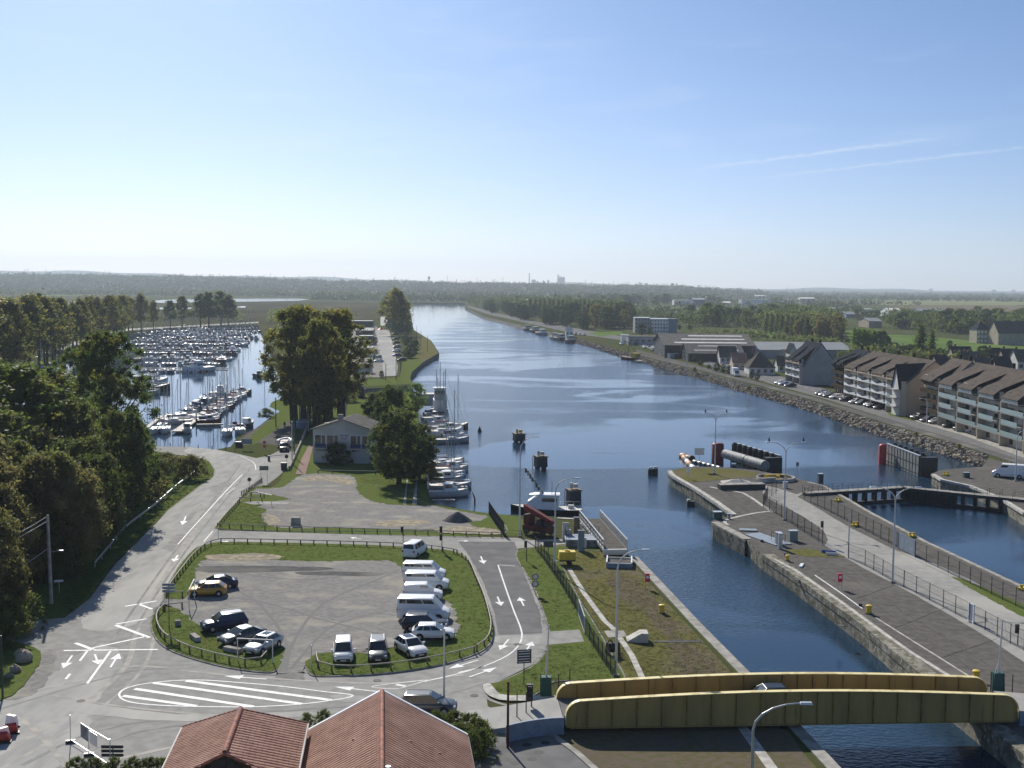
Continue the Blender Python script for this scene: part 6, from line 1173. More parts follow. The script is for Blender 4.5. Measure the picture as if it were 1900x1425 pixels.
bitt(1555,930,'yellow mooring hook nearest the lock gate'); bitt(1587,976,'yellow mooring hook behind the pier fence near the bend'); bitt(1692,996,'yellow mooring hook beside the blue grey gate'); bitt(1899,1094,'yellow mooring hook at the right edge of the photo'); bitt(1755,882,'pale mooring hook on the far lock pier')
def sign(px, by, ty, wd, hg, m, label, shape='rect', legs=1, z=.05, tilt=0., n=1, pole='galv', lines=0, arrow_=False, name='road_sign', fm='white'):
    c = G(px, by, z); h = (by-ty)/ppm((c.x,c.y,2))*1.03; r_ = empty(name, c, tilt, label, 'sign'); b = MB()
    for k in ([0] if legs == 1 else [-wd*.35, wd*.35]): b.tube((k,0,0),(k,0,h-.05),.04,n=6)
    b.build('post', M[pole], r_)
    for k in range(n):
        z0 = h-hg/2-k*(hg+.06); b = MB()
        if shape == 'round': b.tube((0,-.05,z0),(0,-.075,z0),hg/2,n=18)
        elif shape == 'tri': b.add([(-wd/2,-.06,z0-hg/2),(wd/2,-.06,z0-hg/2),(0,-.06,z0+hg/2),(-wd/2,-.04,z0-hg/2),(wd/2,-.04,z0-hg/2),(0,-.04,z0+hg/2)],[(0,1,2),(5,4,3),(0,3,4,1),(1,4,5,2),(2,5,3,0)])
        elif arrow_: b.add([(x,y,z0+zz) for y in (-.06,-.03) for x, zz in ((-wd/2,-hg/2),(wd/2-hg/2,-hg/2),(wd/2,0),(wd/2-hg/2,hg/2),(-wd/2,hg/2))],[(0,1,2,3,4),(9,8,7,6,5),(0,5,6,1),(1,6,7,2),(2,7,8,3),(3,8,9,4),(4,9,5,0)])
        else: b.box((0,-.06,z0),(wd,.03,hg))
        pl = b.build('panel', M[m], r_)
        if shape == 'round': b = MB(); b.tube((0,-.078,z0),(0,-.084,z0),hg*.33,n=16); b.build('sign_face', M[fm], pl)
        if lines:
            b = MB()
            for q in range(lines): b.box((0,-.078,z0+hg*.38-q*hg*.76/max(1,lines-1)*.999),(wd*.8,.006,hg*.05))
            b.build('lettering', M['white'], pl)
    return r_
M['signback'] = mat('sign_back', (.16,.16,.165), .6); M['signdark'] = mat('dark_sign', (.05,.055,.065), .6); M['signblue'] = mat('blue_sign', (.03,.10,.35), .5)
sign(972,1270,1205,1.25,1.2,'signdark','dark square sign with lines of writing on the grass left of the bridge',pole='dark',lines=5,tilt=.25,legs=1)
sign(993,1104,1064,.75,.75,'signback','pair of round signs on one post on the grass strip',shape='round',n=2,fm='galv')
sign(1017,1048,1004,1.2,.8,'signdark','black rectangular signboard on a post below the red crane carriage',pole='dark')
sign(490,896,865,1.5,.75,'signback','grey direction sign on two legs at the road bend',legs=2,tilt=.15)
sign(463,902,886,.7,.7,'signback','small round sign by the posts at the upper lot entrance',shape='round',fm='signdark')
sign(458,835,815,2.2,1.,'bluegrey','dark blue information board on two legs beside the marina',legs=2,name='information_board'); sign(491,842,818,.7,.7,'signback','pair of round prohibition signs beside the barrier of the marina lane',shape='round',n=2,fm='red_bright'); sign(532,868,844,.7,.7,'signdark','round dark sign at the right end of the marina barrier',shape='round',fm='signdark')
sign(1297,872,832,1.8,1.3,'galv','large grey ribbed signboard at the tip of the pier',name='information_board'); sign(1277,888,868,.7,.7,'white','small white sign with a blue pictogram at the tip of the pier',name='information_board'); sign(1479,883,858,.5,.75,'signback','small grey sign at the north edge of the pier')
sign(314,1167,1083,1.2,.26,'bluegrey','stack of blue grey direction signs on a tall pole at the left entrance',n=3,pole='dark'); sign(40,1125,1100,.55,.6,'signback','pale little sign in the shade at the roadside',n=2); sign(110,1100,1076,1.0,.25,'white','white direction arrow sign in the shade beside the utility pole',arrow_=True,tilt=.3); sign(232,985,961,.6,.55,'galv','triangular warning sign seen from behind at the guard rail',shape='tri'); sign(218,985,960,.6,.25,'white','small white arrow sign in front of the dark thicket',arrow_=True)
sign(210,1420,1382,1.6,.24,'signdark','black and white direction sign above the hedge at the bottom left',n=3,arrow_=True,pole='dark',z=.03); sign(78,640,622,1.,1.,'offwhite','white sign among the poplar trunks'); sign(436,812,783,1.,.6,'red','small red and white sign on the marina quay')
def light(px, by, ty, label, z=.05, heads=1, big=1.):
    c = G(px, by, z); h = (by-ty)/ppm((c.x,c.y,2))*1.03; r_ = empty('traffic_light', c, 0, label, 'traffic light', 'traffic lights around the lock'); b = MB(); b.tube((0,0,0),(0,0,h),.055,n=7); b.build('pole', M['dark'], r_)
    for k in range(heads):
        b = MB(); b.box((-.14,-.08,h-.45*big-k*1.0),(.32*big,.26*big,.85*big)); hd = b.build('signal_head', M['black'], r_)
        for q in range(3): b = MB(); b.tube((-.14,-.08-.13*big,h-.45*big+(.27-.27*q)*big-k*1.0),(-.14,-.11-.13*big,h-.45*big+(.27-.27*q)*big-k*1.0),.09*big,n=10); b.build('lens', M['dark'], hd)
        b = MB(); [b.box((-.14,-.25*big,h-.45*big+(.37-.27*q)*big-k*1.0),(.2*big,.16*big,.02)) for q in range(3)]; b.build('visor', M['black'], hd)
light(977,1042,1003,'traffic light at the tip of the grass strip below the crane carriage'); light(748,1004,976,'traffic light above the white people carrier on the car park'); light(820,1024,976,'double traffic light at the top right corner of the car park',heads=2); light(1526,1010,967,'traffic light on the pier road bend'); light(1888,1196,1158,'traffic light beside the pier fence at the right edge'); light(986,1330,1268,'large black and white signal near the left end of the bridge',big=1.5)
def buoystation(px, by, label): c = G(px, by, .05); r_ = empty('lifebuoy_station', c, 0, label, 'lifebuoy', 'red lifebuoy stations'); b = MB(); b.tube((-.2,0,0),(-.2,0,1.1),.04,n=6); b.tube((.2,0,0),(.2,0,1.1),.04,n=6); b.build('legs', M['galv'], r_); b = MB(); b.box((0,0,1.25),(.55,.3,.95),top=.85); b.build('case', M['redcase'], r_); b = MB(); b.box((0,-.16,1.35),(.3,.02,.3)); b.build('notice', M['white'], r_)
M['redcase'] = mat('lifebuoy_red', (.62,.03,.07), .5)
buoystation(1201,1092,'red lifebuoy case on the lock-side lawn'); buoystation(1558,1092,'red lifebuoy case in the middle of the pier')
# barrier arms with green housings
def barrier(px, by, ty, label, z=.1, k=1.):
    c = G(px, by, z); h = (by-ty)/ppm((c.x,c.y,4))*1.03; r_ = empty('raised_barrier', c, 0, label, 'barrier', 'raised barriers at the bridge'); b = MB(); b.box((0,0,.8),(.95*k,.7*k,1.6),top=.85); b.build('housing', M['greenbox'], r_)
    b = MB(); [b.bar((s*.42*k,0,1.1),(s*.08,0,2.4),.06,.06) for s in (-1,1)]; b.build('bracket', M['galv'], r_); b = MB(); b.tube((0,0,1.5),(.18,0,h),.09,.05,8); b.build('arm', M['lamp'], r_)
M['greenbox'] = mat('dark_green_box', (.02,.085,.075), .5)
barrier(1013,1290,1160,'raised barrier with a dark green housing at the left end of the bridge'); barrier(1851,1282,1150,'raised barrier with a dark green housing at the right end of the bridge')
for i, (x, y, h) in enumerate(((942,1388,5.0),(959,1345,2.6),(976,1340,2.4),(1003,1290,1.8),(1022,1290,1.6),(1036,1285,1.6),(1057,1280,1.8),(1838,1283,1.7),(1842,1286,1.7),(1862,1286,1.7),(1878,1288,1.7))): post('steel_post', x, y, h, .1 if i == 0 else .05, 'rust' if i == 0 else 'dark', ['tall rusty sculpted post before the left end of the bridge','thin dark post second from the rusty one','thin dark post third from the rusty one','thin post left of the green barrier housing','thin post right of the left green housing','second thin post right of the left green housing','thin post behind the left end of the far girder','thin post left of the right green housing','second thin post left of the right green housing','thin post right of the right green housing','outermost thin post by the right green housing'][i], 'post', 'posts around the bridge ends', n=6)
# height bars (goal-shaped frames)
def goal(a, b_, h, label, z=.14, rod='galv', fold=True):
    p, q = G(*a, z), G(*b_, z); r_ = empty('height_bar', p, 0, label, 'barrier', 'height bars of the car park'); v = q-p; m = MB(); m.tube((0,0,0),(0,0,h),.05,n=8); m.build('post', M['lamp'], r_); m = MB(); m.tube(v,v+Vector((0,0,h)),.05,n=8); m.build('post', M['lamp'], r_); m = MB(); m.tube((0,0,h),v+Vector((0,0,h)),.05,n=8); m.build('crossbar', M['lamp'], r_)
goal((506,1229),(441,1226),2.05,'white goal-shaped height bar in front of the silver hatchback'); goal((351,1133),(361,1112),2.2,'white height bar frame beside the golden orange car'); goal((504,938),(478,932),1.6,'white height bar frame at the entrance of the upper gravel lot',.1); post('marker_post', 578, 1240, 2.1, .05, 'galv', 'slim grey post at the bottom entrance of the car park', 'post', z=.14); post('marker_post', 405, 1000, 1.6, .05, 'galv', 'slim white post beside the junction above the car park', 'post')
# blocks, boulders, heap
def block(px, py, d, rz, m, label, name='concrete_block', cat='block', z=.13, bev=.92): c = G(px, py, z); b = MB(); b.box((0,0,d[2]/2),d,top=bev); o = b.build(name, M[m]); o.location = c; o.rotation_euler = (0,0,rz); return tag(o, label, cat)
block(362,1186,(1.9,.55,.4),-1.0,'concrete','long low concrete block on the grass left of the dark blue car'); block(432,1209,(2.0,.6,.4),-.5,'concrete','long broken concrete block under the dark grey car'); block(330,1160,(.55,.5,.5),.2,'concrete','small concrete cube beside the direction sign pole'); block(549,974,(1.3,1.0,1.1),.05,'concrete','weathered square concrete box at the bottom of the upper gravel lot','concrete_box','box',.1)
def rocky(px, py, s, seed, label, z=.1, name='boulder', m='rock'):
    rr = random.Random(seed); c = G(px, py, z); b = MB(); rings = []
    for zz, k in ((0,1.),(.35,1.05),(.75,.8),(1.0,.35)): rings.append([(cos(a*pi/4)*k*s*rr.uniform(.8,1.15), sin(a*pi/4)*k*s*.75*rr.uniform(.8,1.15), zz*s*rr.uniform(.85,1.1)) for a in range(8)])
    b.loft(rings, sm=False); o = b.build(name, M[m]); o.location = c; o.rotation_euler = (0,0,rr.uniform(0,3)); return tag(o, label, 'boulder')
rocky(44,1225,.95,1,'largest of the grey boulders on the grass corner at the left'); rocky(39,1216,.6,2,'boulder just above the largest one on the left grass corner'); rocky(29,1245,.55,3,'third boulder below the largest one on the left grass corner'); rocky(17,1257,.4,4,'small boulder lowest in the row on the left grass corner')
b = MB(); rr = random.Random(5); b.loft([[(cos(a*pi/10)*r*rr.uniform(.88,1.1), sin(a*pi/10)*r*.8*rr.uniform(.88,1.1), z_) for a in range(20)] for r, z_ in ((2.1,0),(1.6,.35),(1.0,.8),(.45,1.15),(.1,1.3))]); o = b.build('gravel_heap', M['gravel_dark']); o.location = G(849,966,.1); tag(o, 'dark conical heap of gravel near the shore of the upper lot', 'heap')
post('street_lamp', 5, 1295, 5.2, .09, 'dark', 'dark thin lamp post at the left edge by the boulders', 'street lamp')
# road works at the bottom left
M['rw'] = mat('barrier_plastic_red', (.45,.06,.05), .6, 0, (.30,.05,.04), 3)
for i, (x, y, a, m_) in enumerate(((22,1348,-.4,'white'),(20,1362,.5,'rw'),(5,1372,.9,'white'),(5,1378,.2,'rw'))):
    c = G(x, y, .03); r_ = empty('plastic_barrier', c, a, ['white plastic road barrier standing upright','red plastic road barrier leaning beside the white one','white plastic barrier lying at the left edge','red plastic barrier fallen over at the left edge'][i], 'barrier', 'road-works barriers'); b = MB(); b.box((0,0,.45),(1.1,.38,.9),top=.7,rx=.0 if i % 2 == 0 else .6); b.build('body', M[m_], r_); b = MB(); b.box((.0,0,.06),(1.2,.5,.12)); b.build('foot', M['black'], r_)
r_ = empty('site_fence', G(131,1378,.03), 0, 'light site fence with grey notice sheets and black feet at the bottom left', 'fence'); p0 = G(131,1378,.03); p1 = G(165,1402,.03)-p0; p2 = G(205,1425,.03)-p0
b = MB(); [b.tube(p, p+Vector((0,0,2.1)), .035, n=6) for p in (Vector((0,0,0)), p1, p2)]; b.bar(p1+Vector((0,0,2.05)), p2+Vector((0,0,2.0)), .04,.04); b.bar(Vector((0,0,2.05))*1.0+p1*.6, p1+Vector((0,0,2.05)), .03,.03); b.bar(Vector((0,0,.25)), p2+Vector((0,0,.2)), .04,.04); b.build('frame', M['galv'], r_)
for p in (Vector((0,0,0)), p1): b = MB(); b.box(p+Vector((0,0,.1)),(.7,.3,.2),rz=.3); b.build('foot', M['black'], r_)
for t0, t1 in ((.58,.98),): b = MB(); b.bar(p1*t0+Vector((0,0,1.5)), p1*t1+Vector((0,0,1.5)), .02, 1.0); b.build('notice_sheet', M['grey'], r_)
b = MB(); b.bar(p1.lerp(p2,.05)+Vector((0,0,1.45)), p1.lerp(p2,.4)+Vector((0,0,1.4)), .02, .9); b.build('notice_sheet', M['galv'], r_)
# ------------------------------------------------------------ lock gates and machinery
def posts_rail(r_, a, c, h, sp, m='dark', name='railing'):
    b = MB(); n = max(1, int((c-a).length/sp)); [b.tube(a.lerp(c,i/n), a.lerp(c,i/n)+Vector((0,0,h)), .035, n=5) for i in range(n+1)]; [b.bar(a+Vector((0,0,h*k)), c+Vector((0,0,h*k)), .035, .035) for k in (.5,1.)]; b.build(name, M[m], r_)
def gate_leaf(a_, c_, label):
    a, c = G(*a_, .45), G(*c_, .45); r_ = empty('lock_gate', (a.x,a.y,WZ), 0, label, 'lock gate', 'gates of the large lock'); o0 = Vector((a.x,a.y,0)); a = a-o0; c = c-o0; a.z = c.z = 0; d = (c-a).normalized(); nn = Vector((-d.y,d.x,0)); L = (c-a).length; Z = -WZ
    b = MB(); b.bar(a+Vector((0,0,Z+.35)), c+Vector((0,0,Z+.35)), 1.7, .2); b.build('walkway', M['concrete'], r_); b = MB(); b.bar(a-nn*.9+Vector((0,0,Z+.2)), c-nn*.9+Vector((0,0,Z+.2)), .14, .5); b.build('edge_beam', M['dark'], r_)
    b = MB(); b.bar(a+Vector((0,0,.15)), c+Vector((0,0,.15)), 1.3, .7); b.build('lower_beam', M['black'], r_)
    n = int(L/1.9)
    for i in range(n+1): b = MB(); p = a.lerp(c,i/n); b.box(p+Vector((0,0,1.1)),(.55,.8,2.4),rz=atan2(d.y,d.x)); b.build('pillar', M['black'], r_)
    b = MB(); b.bar(a+nn*.3+Vector((0,0,1.2)), a.lerp(c,.45)+nn*.3+Vector((0,0,1.2)), .1, 2.0); b.build('skin_plate', M['dark'], r_)
    posts_rail(r_, a-nn*.8+Vector((0,0,Z+.45)), c-nn*.8+Vector((0,0,Z+.45)), 1.05, 1.8); posts_rail(r_, a+nn*.8+Vector((0,0,Z+.45)), c+nn*.8+Vector((0,0,Z+.45)), 1.05, 1.8)
gate_leaf((1494,914),(1676,903),'left leaf of the large lock gate carrying a walkway with railings'); gate_leaf((1676,903),(1905,926),'right leaf of the large lock gate carrying a walkway with railings')
def drum_gate(a_, c_, red, zt, label, side, ntank, cyl=None):
    a, c = G(*a_, zt), G(*c_, zt); o0 = Vector((a.x,a.y,WZ)); r_ = empty('floating_gate', o0, 0, label, 'lock gate'); a = a-Vector((a.x,a.y,0)); c = Vector((c.x-o0.x, c.y-o0.y, 0)); a = Vector((0,0,0)); d = c.normalized(); nn = Vector((-d.y,d.x,0)); H = zt-WZ
    b = MB(); b.bar(a+Vector((0,0,H/2-.5)), c+Vector((0,0,H/2-.5)), .35, H+1); b.build('skin_plate', M['gateplate'], r_)
    n = int(c.length/1.6); 
    for i in range(n+1): b = MB(); p = a.lerp(c,i/n)-nn*side*.2; b.bar(p+Vector((0,0,-.5)), p+Vector((0,0,H)), .08, .1); b.build('rib', M['dark'], r_)
    b = MB(); [b.bar(a-nn*side*.22+Vector((0,0,H*k)), c-nn*side*.22+Vector((0,0,H*k)), .1, .07) for k in (.12,.55)]; b.build('stringer', M['dark'], r_); b = MB(); b.bar(a+Vector((0,0,H+.06)), c+Vector((0,0,H+.06)), .5, .12); b.build('top_rail', M['galv'], r_)
    for i in range(ntank):
        p = a.lerp(c,(i+.5)/ntank)+nn*side*1.1; b = MB(); b.tube(p+Vector((0,0,.2)), p+Vector((0,0,H+.1)), .62, n=12); b.tube(p+Vector((0,0,H+.1)), p+Vector((0,0,H+.4)), .4, n=10); b.build('tank', M['black'], r_)
    b = MB(); b.box(c+nn*side*1.6+Vector((0,0,H/2-.2)),(1.6,3.2,H),rz=atan2(d.y,d.x)); b.build('end_box', M['black'], r_)
    rp_ = G(*red[:2], zt)-o0; rp_.z = 0; b = MB(); r0_ = red[2]
    if red[3] == 'tube': b.lathe([(r0_,-.6),(r0_,H-.25),(r0_*.85,H+.1),(r0_*.3,H+.25),(.01,H+.26)], rp_, 18)
    else: b.lathe([(r0_,-.6),(r0_,H-.1),(r0_*.8,H+.2),(.01,H+.25)], rp_, 8)
    b.build('red_float', M['red' if red[3] != 'tube' else 'red_bright'], r_)
    if cyl:
        p, q = G(*cyl[0], .7)-o0, G(*cyl[1], .7)-o0; b = MB(); b.tube(p, q, .95, n=20); b.build('float_cylinder', M['grey'], r_); m_ = p.lerp(q,.55); b = MB(); b.tube(m_, m_+(q-p).normalized()*.15, 1.02, n=20); b.build('collar', M['dark'], r_)
        for t in (.15,.5,.85): k = p.lerp(q,t); b = MB(); b.bar(k, k-Vector((0,0,k.z)), .2, .2); b.build('support', M['wood'], r_)
M['gateplate'] = mat('gate_plate', (.20,.21,.205), .7, 0, (.13,.14,.13), .8, .35, .65, 7)
drum_gate((1368,823),(1448,846),(1332,824,1.25,'oct'),1.9,'floating gate with black tanks, grey cylinder and a dark red float at the pier tip',-1,8,((1346,842),(1420,864)))
drum_gate((1646,823),(1707,846),(1638,826,.75,'tube'),1.9,'floating gate with a ribbed grey face and a bright red float near the far bank',1,6)
# striped booms by the pier tip
M['stripe'] = mat('black_float', (.03,.03,.03), .7); M['orange'] = mat('orange_float', (.55,.25,.08), .6)
def stripes(a_, c_, r, n, cols_, label):
    a, c = G(*a_, WZ+.3), G(*c_, WZ+.3); r_ = empty('striped_boom', a, 0, label, 'boom'); v = c-a
    for i in range(n): b = MB(); b.tube(v*(i/n), v*((i+1)/n), r*(1 if i % 2 == 0 else 1.12), n=10); b.build('float', M[cols_[i % len(cols_)]], r_)
stripes((1268,848),(1287,870),.5,6,('orange','stripe','white'),'orange, black and white striped float beam left of the ribbed signboard'); stripes((1287,856),(1335,868),.32,11,('white','stripe'),'black and white striped boom running to the red float'); stripes((1265,846),(1284,852),.7,4,('orange','stripe'),'thick orange and black float at the far left of the pier tip')
# low walls, pyramid and machinery on the pier
def wallbox(a_, c_, h, wd, m, label, name='low_wall', cat='wall', z=.0, topm=None): a, c = G(*a_, z), G(*c_, z); r_ = empty(name, a, 0, label, cat); v = c-a; b = MB(); b.bar(Vector((0,0,h/2)), v+Vector((0,0,h/2)), wd, h); b.build('wall', M[m], r_); b = MB(); b.bar(Vector((0,0,h+.05)), v+Vector((0,0,h+.05)), wd+.15, .1); b.build('coping', M[topm or 'concrete'], r_)
wallbox((1334,908),(1417,906),.8,1.6,'dark','long low machinery wall with a grey top across the pier'); wallbox((1412,896),(1438,894),.7,.5,'concrete_pale','pale curved parapet of the machinery pit on the pier')
b = MB(); b.loft([[(-2.6,-1.4,0),(2.6,-1.4,0),(2.6,1.4,0),(-2.6,1.4,0)],[(-.6,-.1,.55),(.9,-.1,.55),(.9,.1,.55),(-.6,.1,.55)]], sm=False); o = b.build('capstone_slab', M['concrete_pale']); o.location = G(1366,895,.02); tag(o, 'pale low pyramid-shaped slab behind the machinery wall', 'slab')
r_ = empty('lock_machinery', G(1440,890,.02), .2, 'yellow and brown gate machinery in the round pit on the pier', 'machinery'); b = MB(); b.lathe([(3.4,-.0),(3.4,.55),(3.1,.55),(3.1,.1)], n=28); b.build('pit_ring', M['concrete'], r_); b = MB(); b.tube((0,0,.06),(0,0,.12),3.1,n=28); b.build('pit_floor', M['wood'], r_)
for i in range(5): b = MB(); b.box((-1.6+.8*i,.5*sin(i*2.),.6),(1.2,.35,.5),rz=i*.9); b.build('gear', M['yellow' if i % 2 == 0 else 'dark'], r_)
b = MB(); b.bar((-2.4,-.5,.9),(2.2,.8,.7),.3,.3); b.build('arm', M['yellow'], r_)
for x, y, s, m_, lb in ((1331,962,(1.2,.9,1.0),'greenbox','dark green cabinet on the step of the pier wall'),(1471,1003,(1.1,.8,1.35),'greenbox2','grey green cabinet behind the bascule end of the pier'),(1444,1010,(.7,.7,1.6),'bluegrey','narrow blue grey cabinet at the pier wall'),(1447,1018,(.5,.5,2.),'galv','slim pale cabinet at the pier wall'),(1352,962,(.4,.4,.7),'concrete','small pale post box on the pier corner'),(1457,905,(.7,.5,1.),'offwhite','white control box beside the bend of the pier road'),(1522,897,(.8,.8,1.7),'signdark','dark control cabin at the left end of the lock walkway'),(1793,886,(1.,.7,.9),'greenbox','dark green chest on the far lock pier')):
    if m_ == 'greenbox2': M[m_] = M.get(m_) or mat('grey_green_box', (.20,.25,.23), .6)
    c = G(x, y, .03); r_ = empty('control_cabinet', c, .1, lb, 'cabinet'); b = MB(); b.box((0,0,s[2]/2),s); b.build('case', M[m_], r_); b = MB(); b.box((0,0,s[2]+.03),(s[0]+.1,s[1]+.1,.06)); b.build('lid', M['galv'], r_); b = MB(); b.box((0,-s[1]/2-.01,s[2]/2),(s[0]*.8,.02,s[2]*.8)); b.build('door', M[m_], r_)
q = MB(); a = G(1388,983,.12); q.box((0,0,0),(2.4,1.3,.12),rz=-.1); o = q.build('steel_plate', M['bluegrey']); o.location = a; tag(o, 'blue grey steel plate bridging the notch of the pier wall', 'plate')
r_ = empty('loading_flap', G(1425,1004,.06), 0, 'blue grey hinged flap of the small footbridge on the pier wall', 'flap'); v = G(1395,990,.1)-G(1425,1004,.1); b = MB(); b.bar(v, Vector((1.6,-2.2,.02)), 2.6, .1); b.build('plate', M['bluegrey'], r_); posts_rail(r_, Vector((.6,.8,0)), Vector((2.,-1.2,0)), 1.1, 1.)
for x, y in ((1413,1037),(1457,1064),(1595,1164)): post('fender_pile', x, y, 2.6, .25, 'black', {1413:'black fender pile at the upper end of the lock wall',1457:'black fender pile second along the lock wall',1595:'black fender pile in the middle of the lock wall'}[x], 'pile', 'fender piles of the lock wall', z=WZ-.3)
block(1487,1050,(1.9,.4,.15),1.2,'white','white slanted slab on the pier edge','white_slab','slab',.05); block(1538,1026,(1.9,.08,.35),-.35,'signblue','pale blue board in the grass wedge of the pier','notice_board','board',.05); block(1543,1030,(1.6,.08,.35),-.35,'white','white board in the grass wedge of the pier','notice_board','board',.05)
post('marker_post', 1574, 1034, 5.5, .09, 'lamp', 'pale slim mast at the corner of the pier fence', 'mast')
# ------------------------------------------------------------ left quay machinery
M['crane'] = M['rust']
c0 = G(999,992,.05); r_ = empty('crane_carriage', c0, radians(-38), 'rusty red rail crane carriage with an inclined box boom beside the workboat', 'crane'); r_.scale = (.86,.86,.86); b = MB(); b.box((0,0,1.1),(4.6,2.4,.9)); b.build('chassis', M['crane'], r_)
b = MB(); b.loft([[(-2.7,-.45,3.7),(-2.7,.45,3.7),(-2.7,.45,4.6),(-2.7,-.45,4.6)],[(2.9,-.35,2.0),(2.9,.35,2.0),(2.9,.35,2.6),(2.9,-.35,2.6)]], sm=False); b.build('boom', M['red'], r_)
b = MB(); b.box((-1.8,0,2.3),(1.2,1.6,1.6)); b.build('engine_house', M['crane'], r_); b = MB(); [b.bar((x,s*.6,1.5),(x*.7,s*.4,3.4-.3*x),.14,.14) for x in (-1.5,0,1.6) for s in (-1,1)]; b.build('struts', M['crane'], r_); b = MB(); b.tube((.6,-.8,2.1),(.6,.8,2.1),.55,n=14); b.build('winch_drum', M['dark'], r_)
for x in (-1.6,1.6):
    for s in (-1,1): b = MB(); b.tube((x,s*.95,.5),(x,s*1.25,.5),.5,n=14); b.build('wheel', M['dark'], r_)
b = MB(); b.box((1.9,0,1.9),(.9,1.3,.8)); b.build('ballast', M['dark'], r_); b = MB(); b.box((-2.4,0,2.1),(.5,1.,.5)); b.build('tool_box', M['offwhite'], r_)
# gangway
a, c = G(1094,962,.9), G(1142,1019,.9); r_ = empty('gangway', (a.x,a.y,.0), 0, 'grey steel gangway with two tall side trusses reaching towards the water', 'footbridge'); o0 = Vector((a.x,a.y,0)); a -= o0; c -= o0; d = (c-a).normalized(); nn = Vector((-d.y,d.x,0)); b = MB(); b.bar(a-Vector((0,0,.1)), c-Vector((0,0,.1)), 2.9, .15); b.build('deck', M['quay'], r_)
for s in (-1,1):
    b = MB(); e = nn*s*1.5; b.bar(a+e+Vector((0,0,1.2)), c+e+Vector((0,0,1.2)), .12,.14); b.bar(a+e-Vector((0,0,.1)), c+e-Vector((0,0,.1)), .14,.4); b.bar(a+e+Vector((0,0,.6)), c+e+Vector((0,0,.6)), .04,.06); n = 12
    for i in range(n+1): p = a.lerp(c,i/n)+e; b.bar(p, p+Vector((0,0,1.2)), .08,.08)
    b.build('side_truss', M['galv'], r_); b = MB(); b.bar(a+e*.97+Vector((0,0,.55)), c+e*.97+Vector((0,0,.55)), .03,1.0); b.build('infill_panel', M['grey'], r_)
b = MB(); b.bar(c+nn*1.6-Vector((0,0,.35)), c-nn*1.6-Vector((0,0,.35)), .4, .7); b.build('end_beam', M['galv'], r_)
b = MB(); b.bar(a+nn*1.2-Vector((0,0,.9)), a-nn*1.2-Vector((0,0,.9)), .4, .9); b.build('bearing', M['concrete'], r_)
r_ = empty('loading_platform', G(1082,1012,.03), 0, 'blue grey steel loading platform beside the gangway', 'platform'); b = MB(); b.box((0,.6,.45),(4.6,3.4,.9)); b.build('base', M['grey'], r_); b = MB(); b.box((0,.6,.95),(4.8,3.6,.1)); b.build('top_plate', M['bluegrey'], r_); posts_rail(r_, Vector((-2.2,2.2,1)), Vector((2.2,2.2,1)), 1.1, 1.1); posts_rail(r_, Vector((-2.2,-1.,1)), Vector((-2.2,2.2,1)), 1.1, 1.1)
for x, y, h, l_ in ((1049,1004,2.4,'pale hydraulic cabinet left of the loading platform'),(1078,1022,2.6,'dark narrow cabinet in front of the loading platform'),(1070,990,2.2,'brown post cabinet behind the loading platform')):
    c_ = G(x,y,.03); q = empty('control_cabinet', c_, 0, l_, 'cabinet'); b = MB(); b.box((0,0,h/2),(.8,.6,h)); b.build('case', M[{1049:'offwhite',1078:'bluegrey',1070:'wood'}[x]], q); b = MB(); b.box((.0,0,h+.04),(.9,.7,.08)); b.build('lid', M['dark'], q); b = MB(); b.box((.5,0,h*.4),(.4,.3,h*.5)); b.build('valve_box', M['galv'], q)
r_ = empty('landing_ramp', G(1149,1048,.03), -.1, 'dark tray-shaped landing ramp with white side rails at the quay edge', 'ramp'); b = MB(); b.box((0,0,.15),(2.9,3.2,.3)); b.build('floor', M['quay'], r_)
for s in (-1,1): b = MB(); b.box((s*1.5,.2,.45),(.16,3.6,.5)); b.build('side_rail', M['white'], r_)
b = MB(); b.box((0,-1.7,.3),(3.1,.25,.6)); b.build('end_plate', M['bluegrey'], r_); b = MB(); b.box((0,2.0,.35),(3.0,.2,.25)); b.build('hinge_beam', M['concrete_pale'], r_)
r_ = empty('generator', G(1052,1047,.05), .05, 'yellow wheeled generator on the lock-side lawn', 'generator'); b = MB(); b.box((0,0,1.15),(2.1,1.3,1.0),top=.93); b.build('body', M['yellow'], r_); b = MB(); b.box((0,0,1.72),(.6,.5,.14)); b.build('exhaust_cover', M['yellow'], r_); b = MB(); b.box((0,0,.55),(1.9,1.,.2)); b.build('chassis', M['black'], r_)
for s in (-1,1): b = MB(); b.tube((.2,s*.6,.33),(.2,s*.8,.33),.33,n=12); b.build('wheel', M['rubber'], r_)
b = MB(); b.tube((-1,0,.5),(-2,0,.3),.05,n=6); b.build('drawbar', M['galv'], r_)
b = MB(); b.loft([[(-1.1,-.8,0),(-1.1,.8,0),(-1.1,.75,.1),(-1.1,-.75,.1)],[(.2,-.8,0),(.2,.8,0),(.2,.7,.85),(.2,-.7,.85)],[(.9,-.8,0),(.9,.8,0),(.9,.7,.85),(.9,-.7,.85)]], sm=False); o = b.build('concrete_wedge', M['concrete_pale']); o.location = G(1184,1188,.05); tag(o, 'pale wedge-shaped concrete block on the lock-side lawn', 'block')
sheet('paving_slab', [(1121,1170),(1157,1170),(1164,1181),(1128,1183)], 'concrete', .08, 1)
ribbon('rail_slot', [(1213,1190),(1302,1190)], .45, 0, .06, 'black')
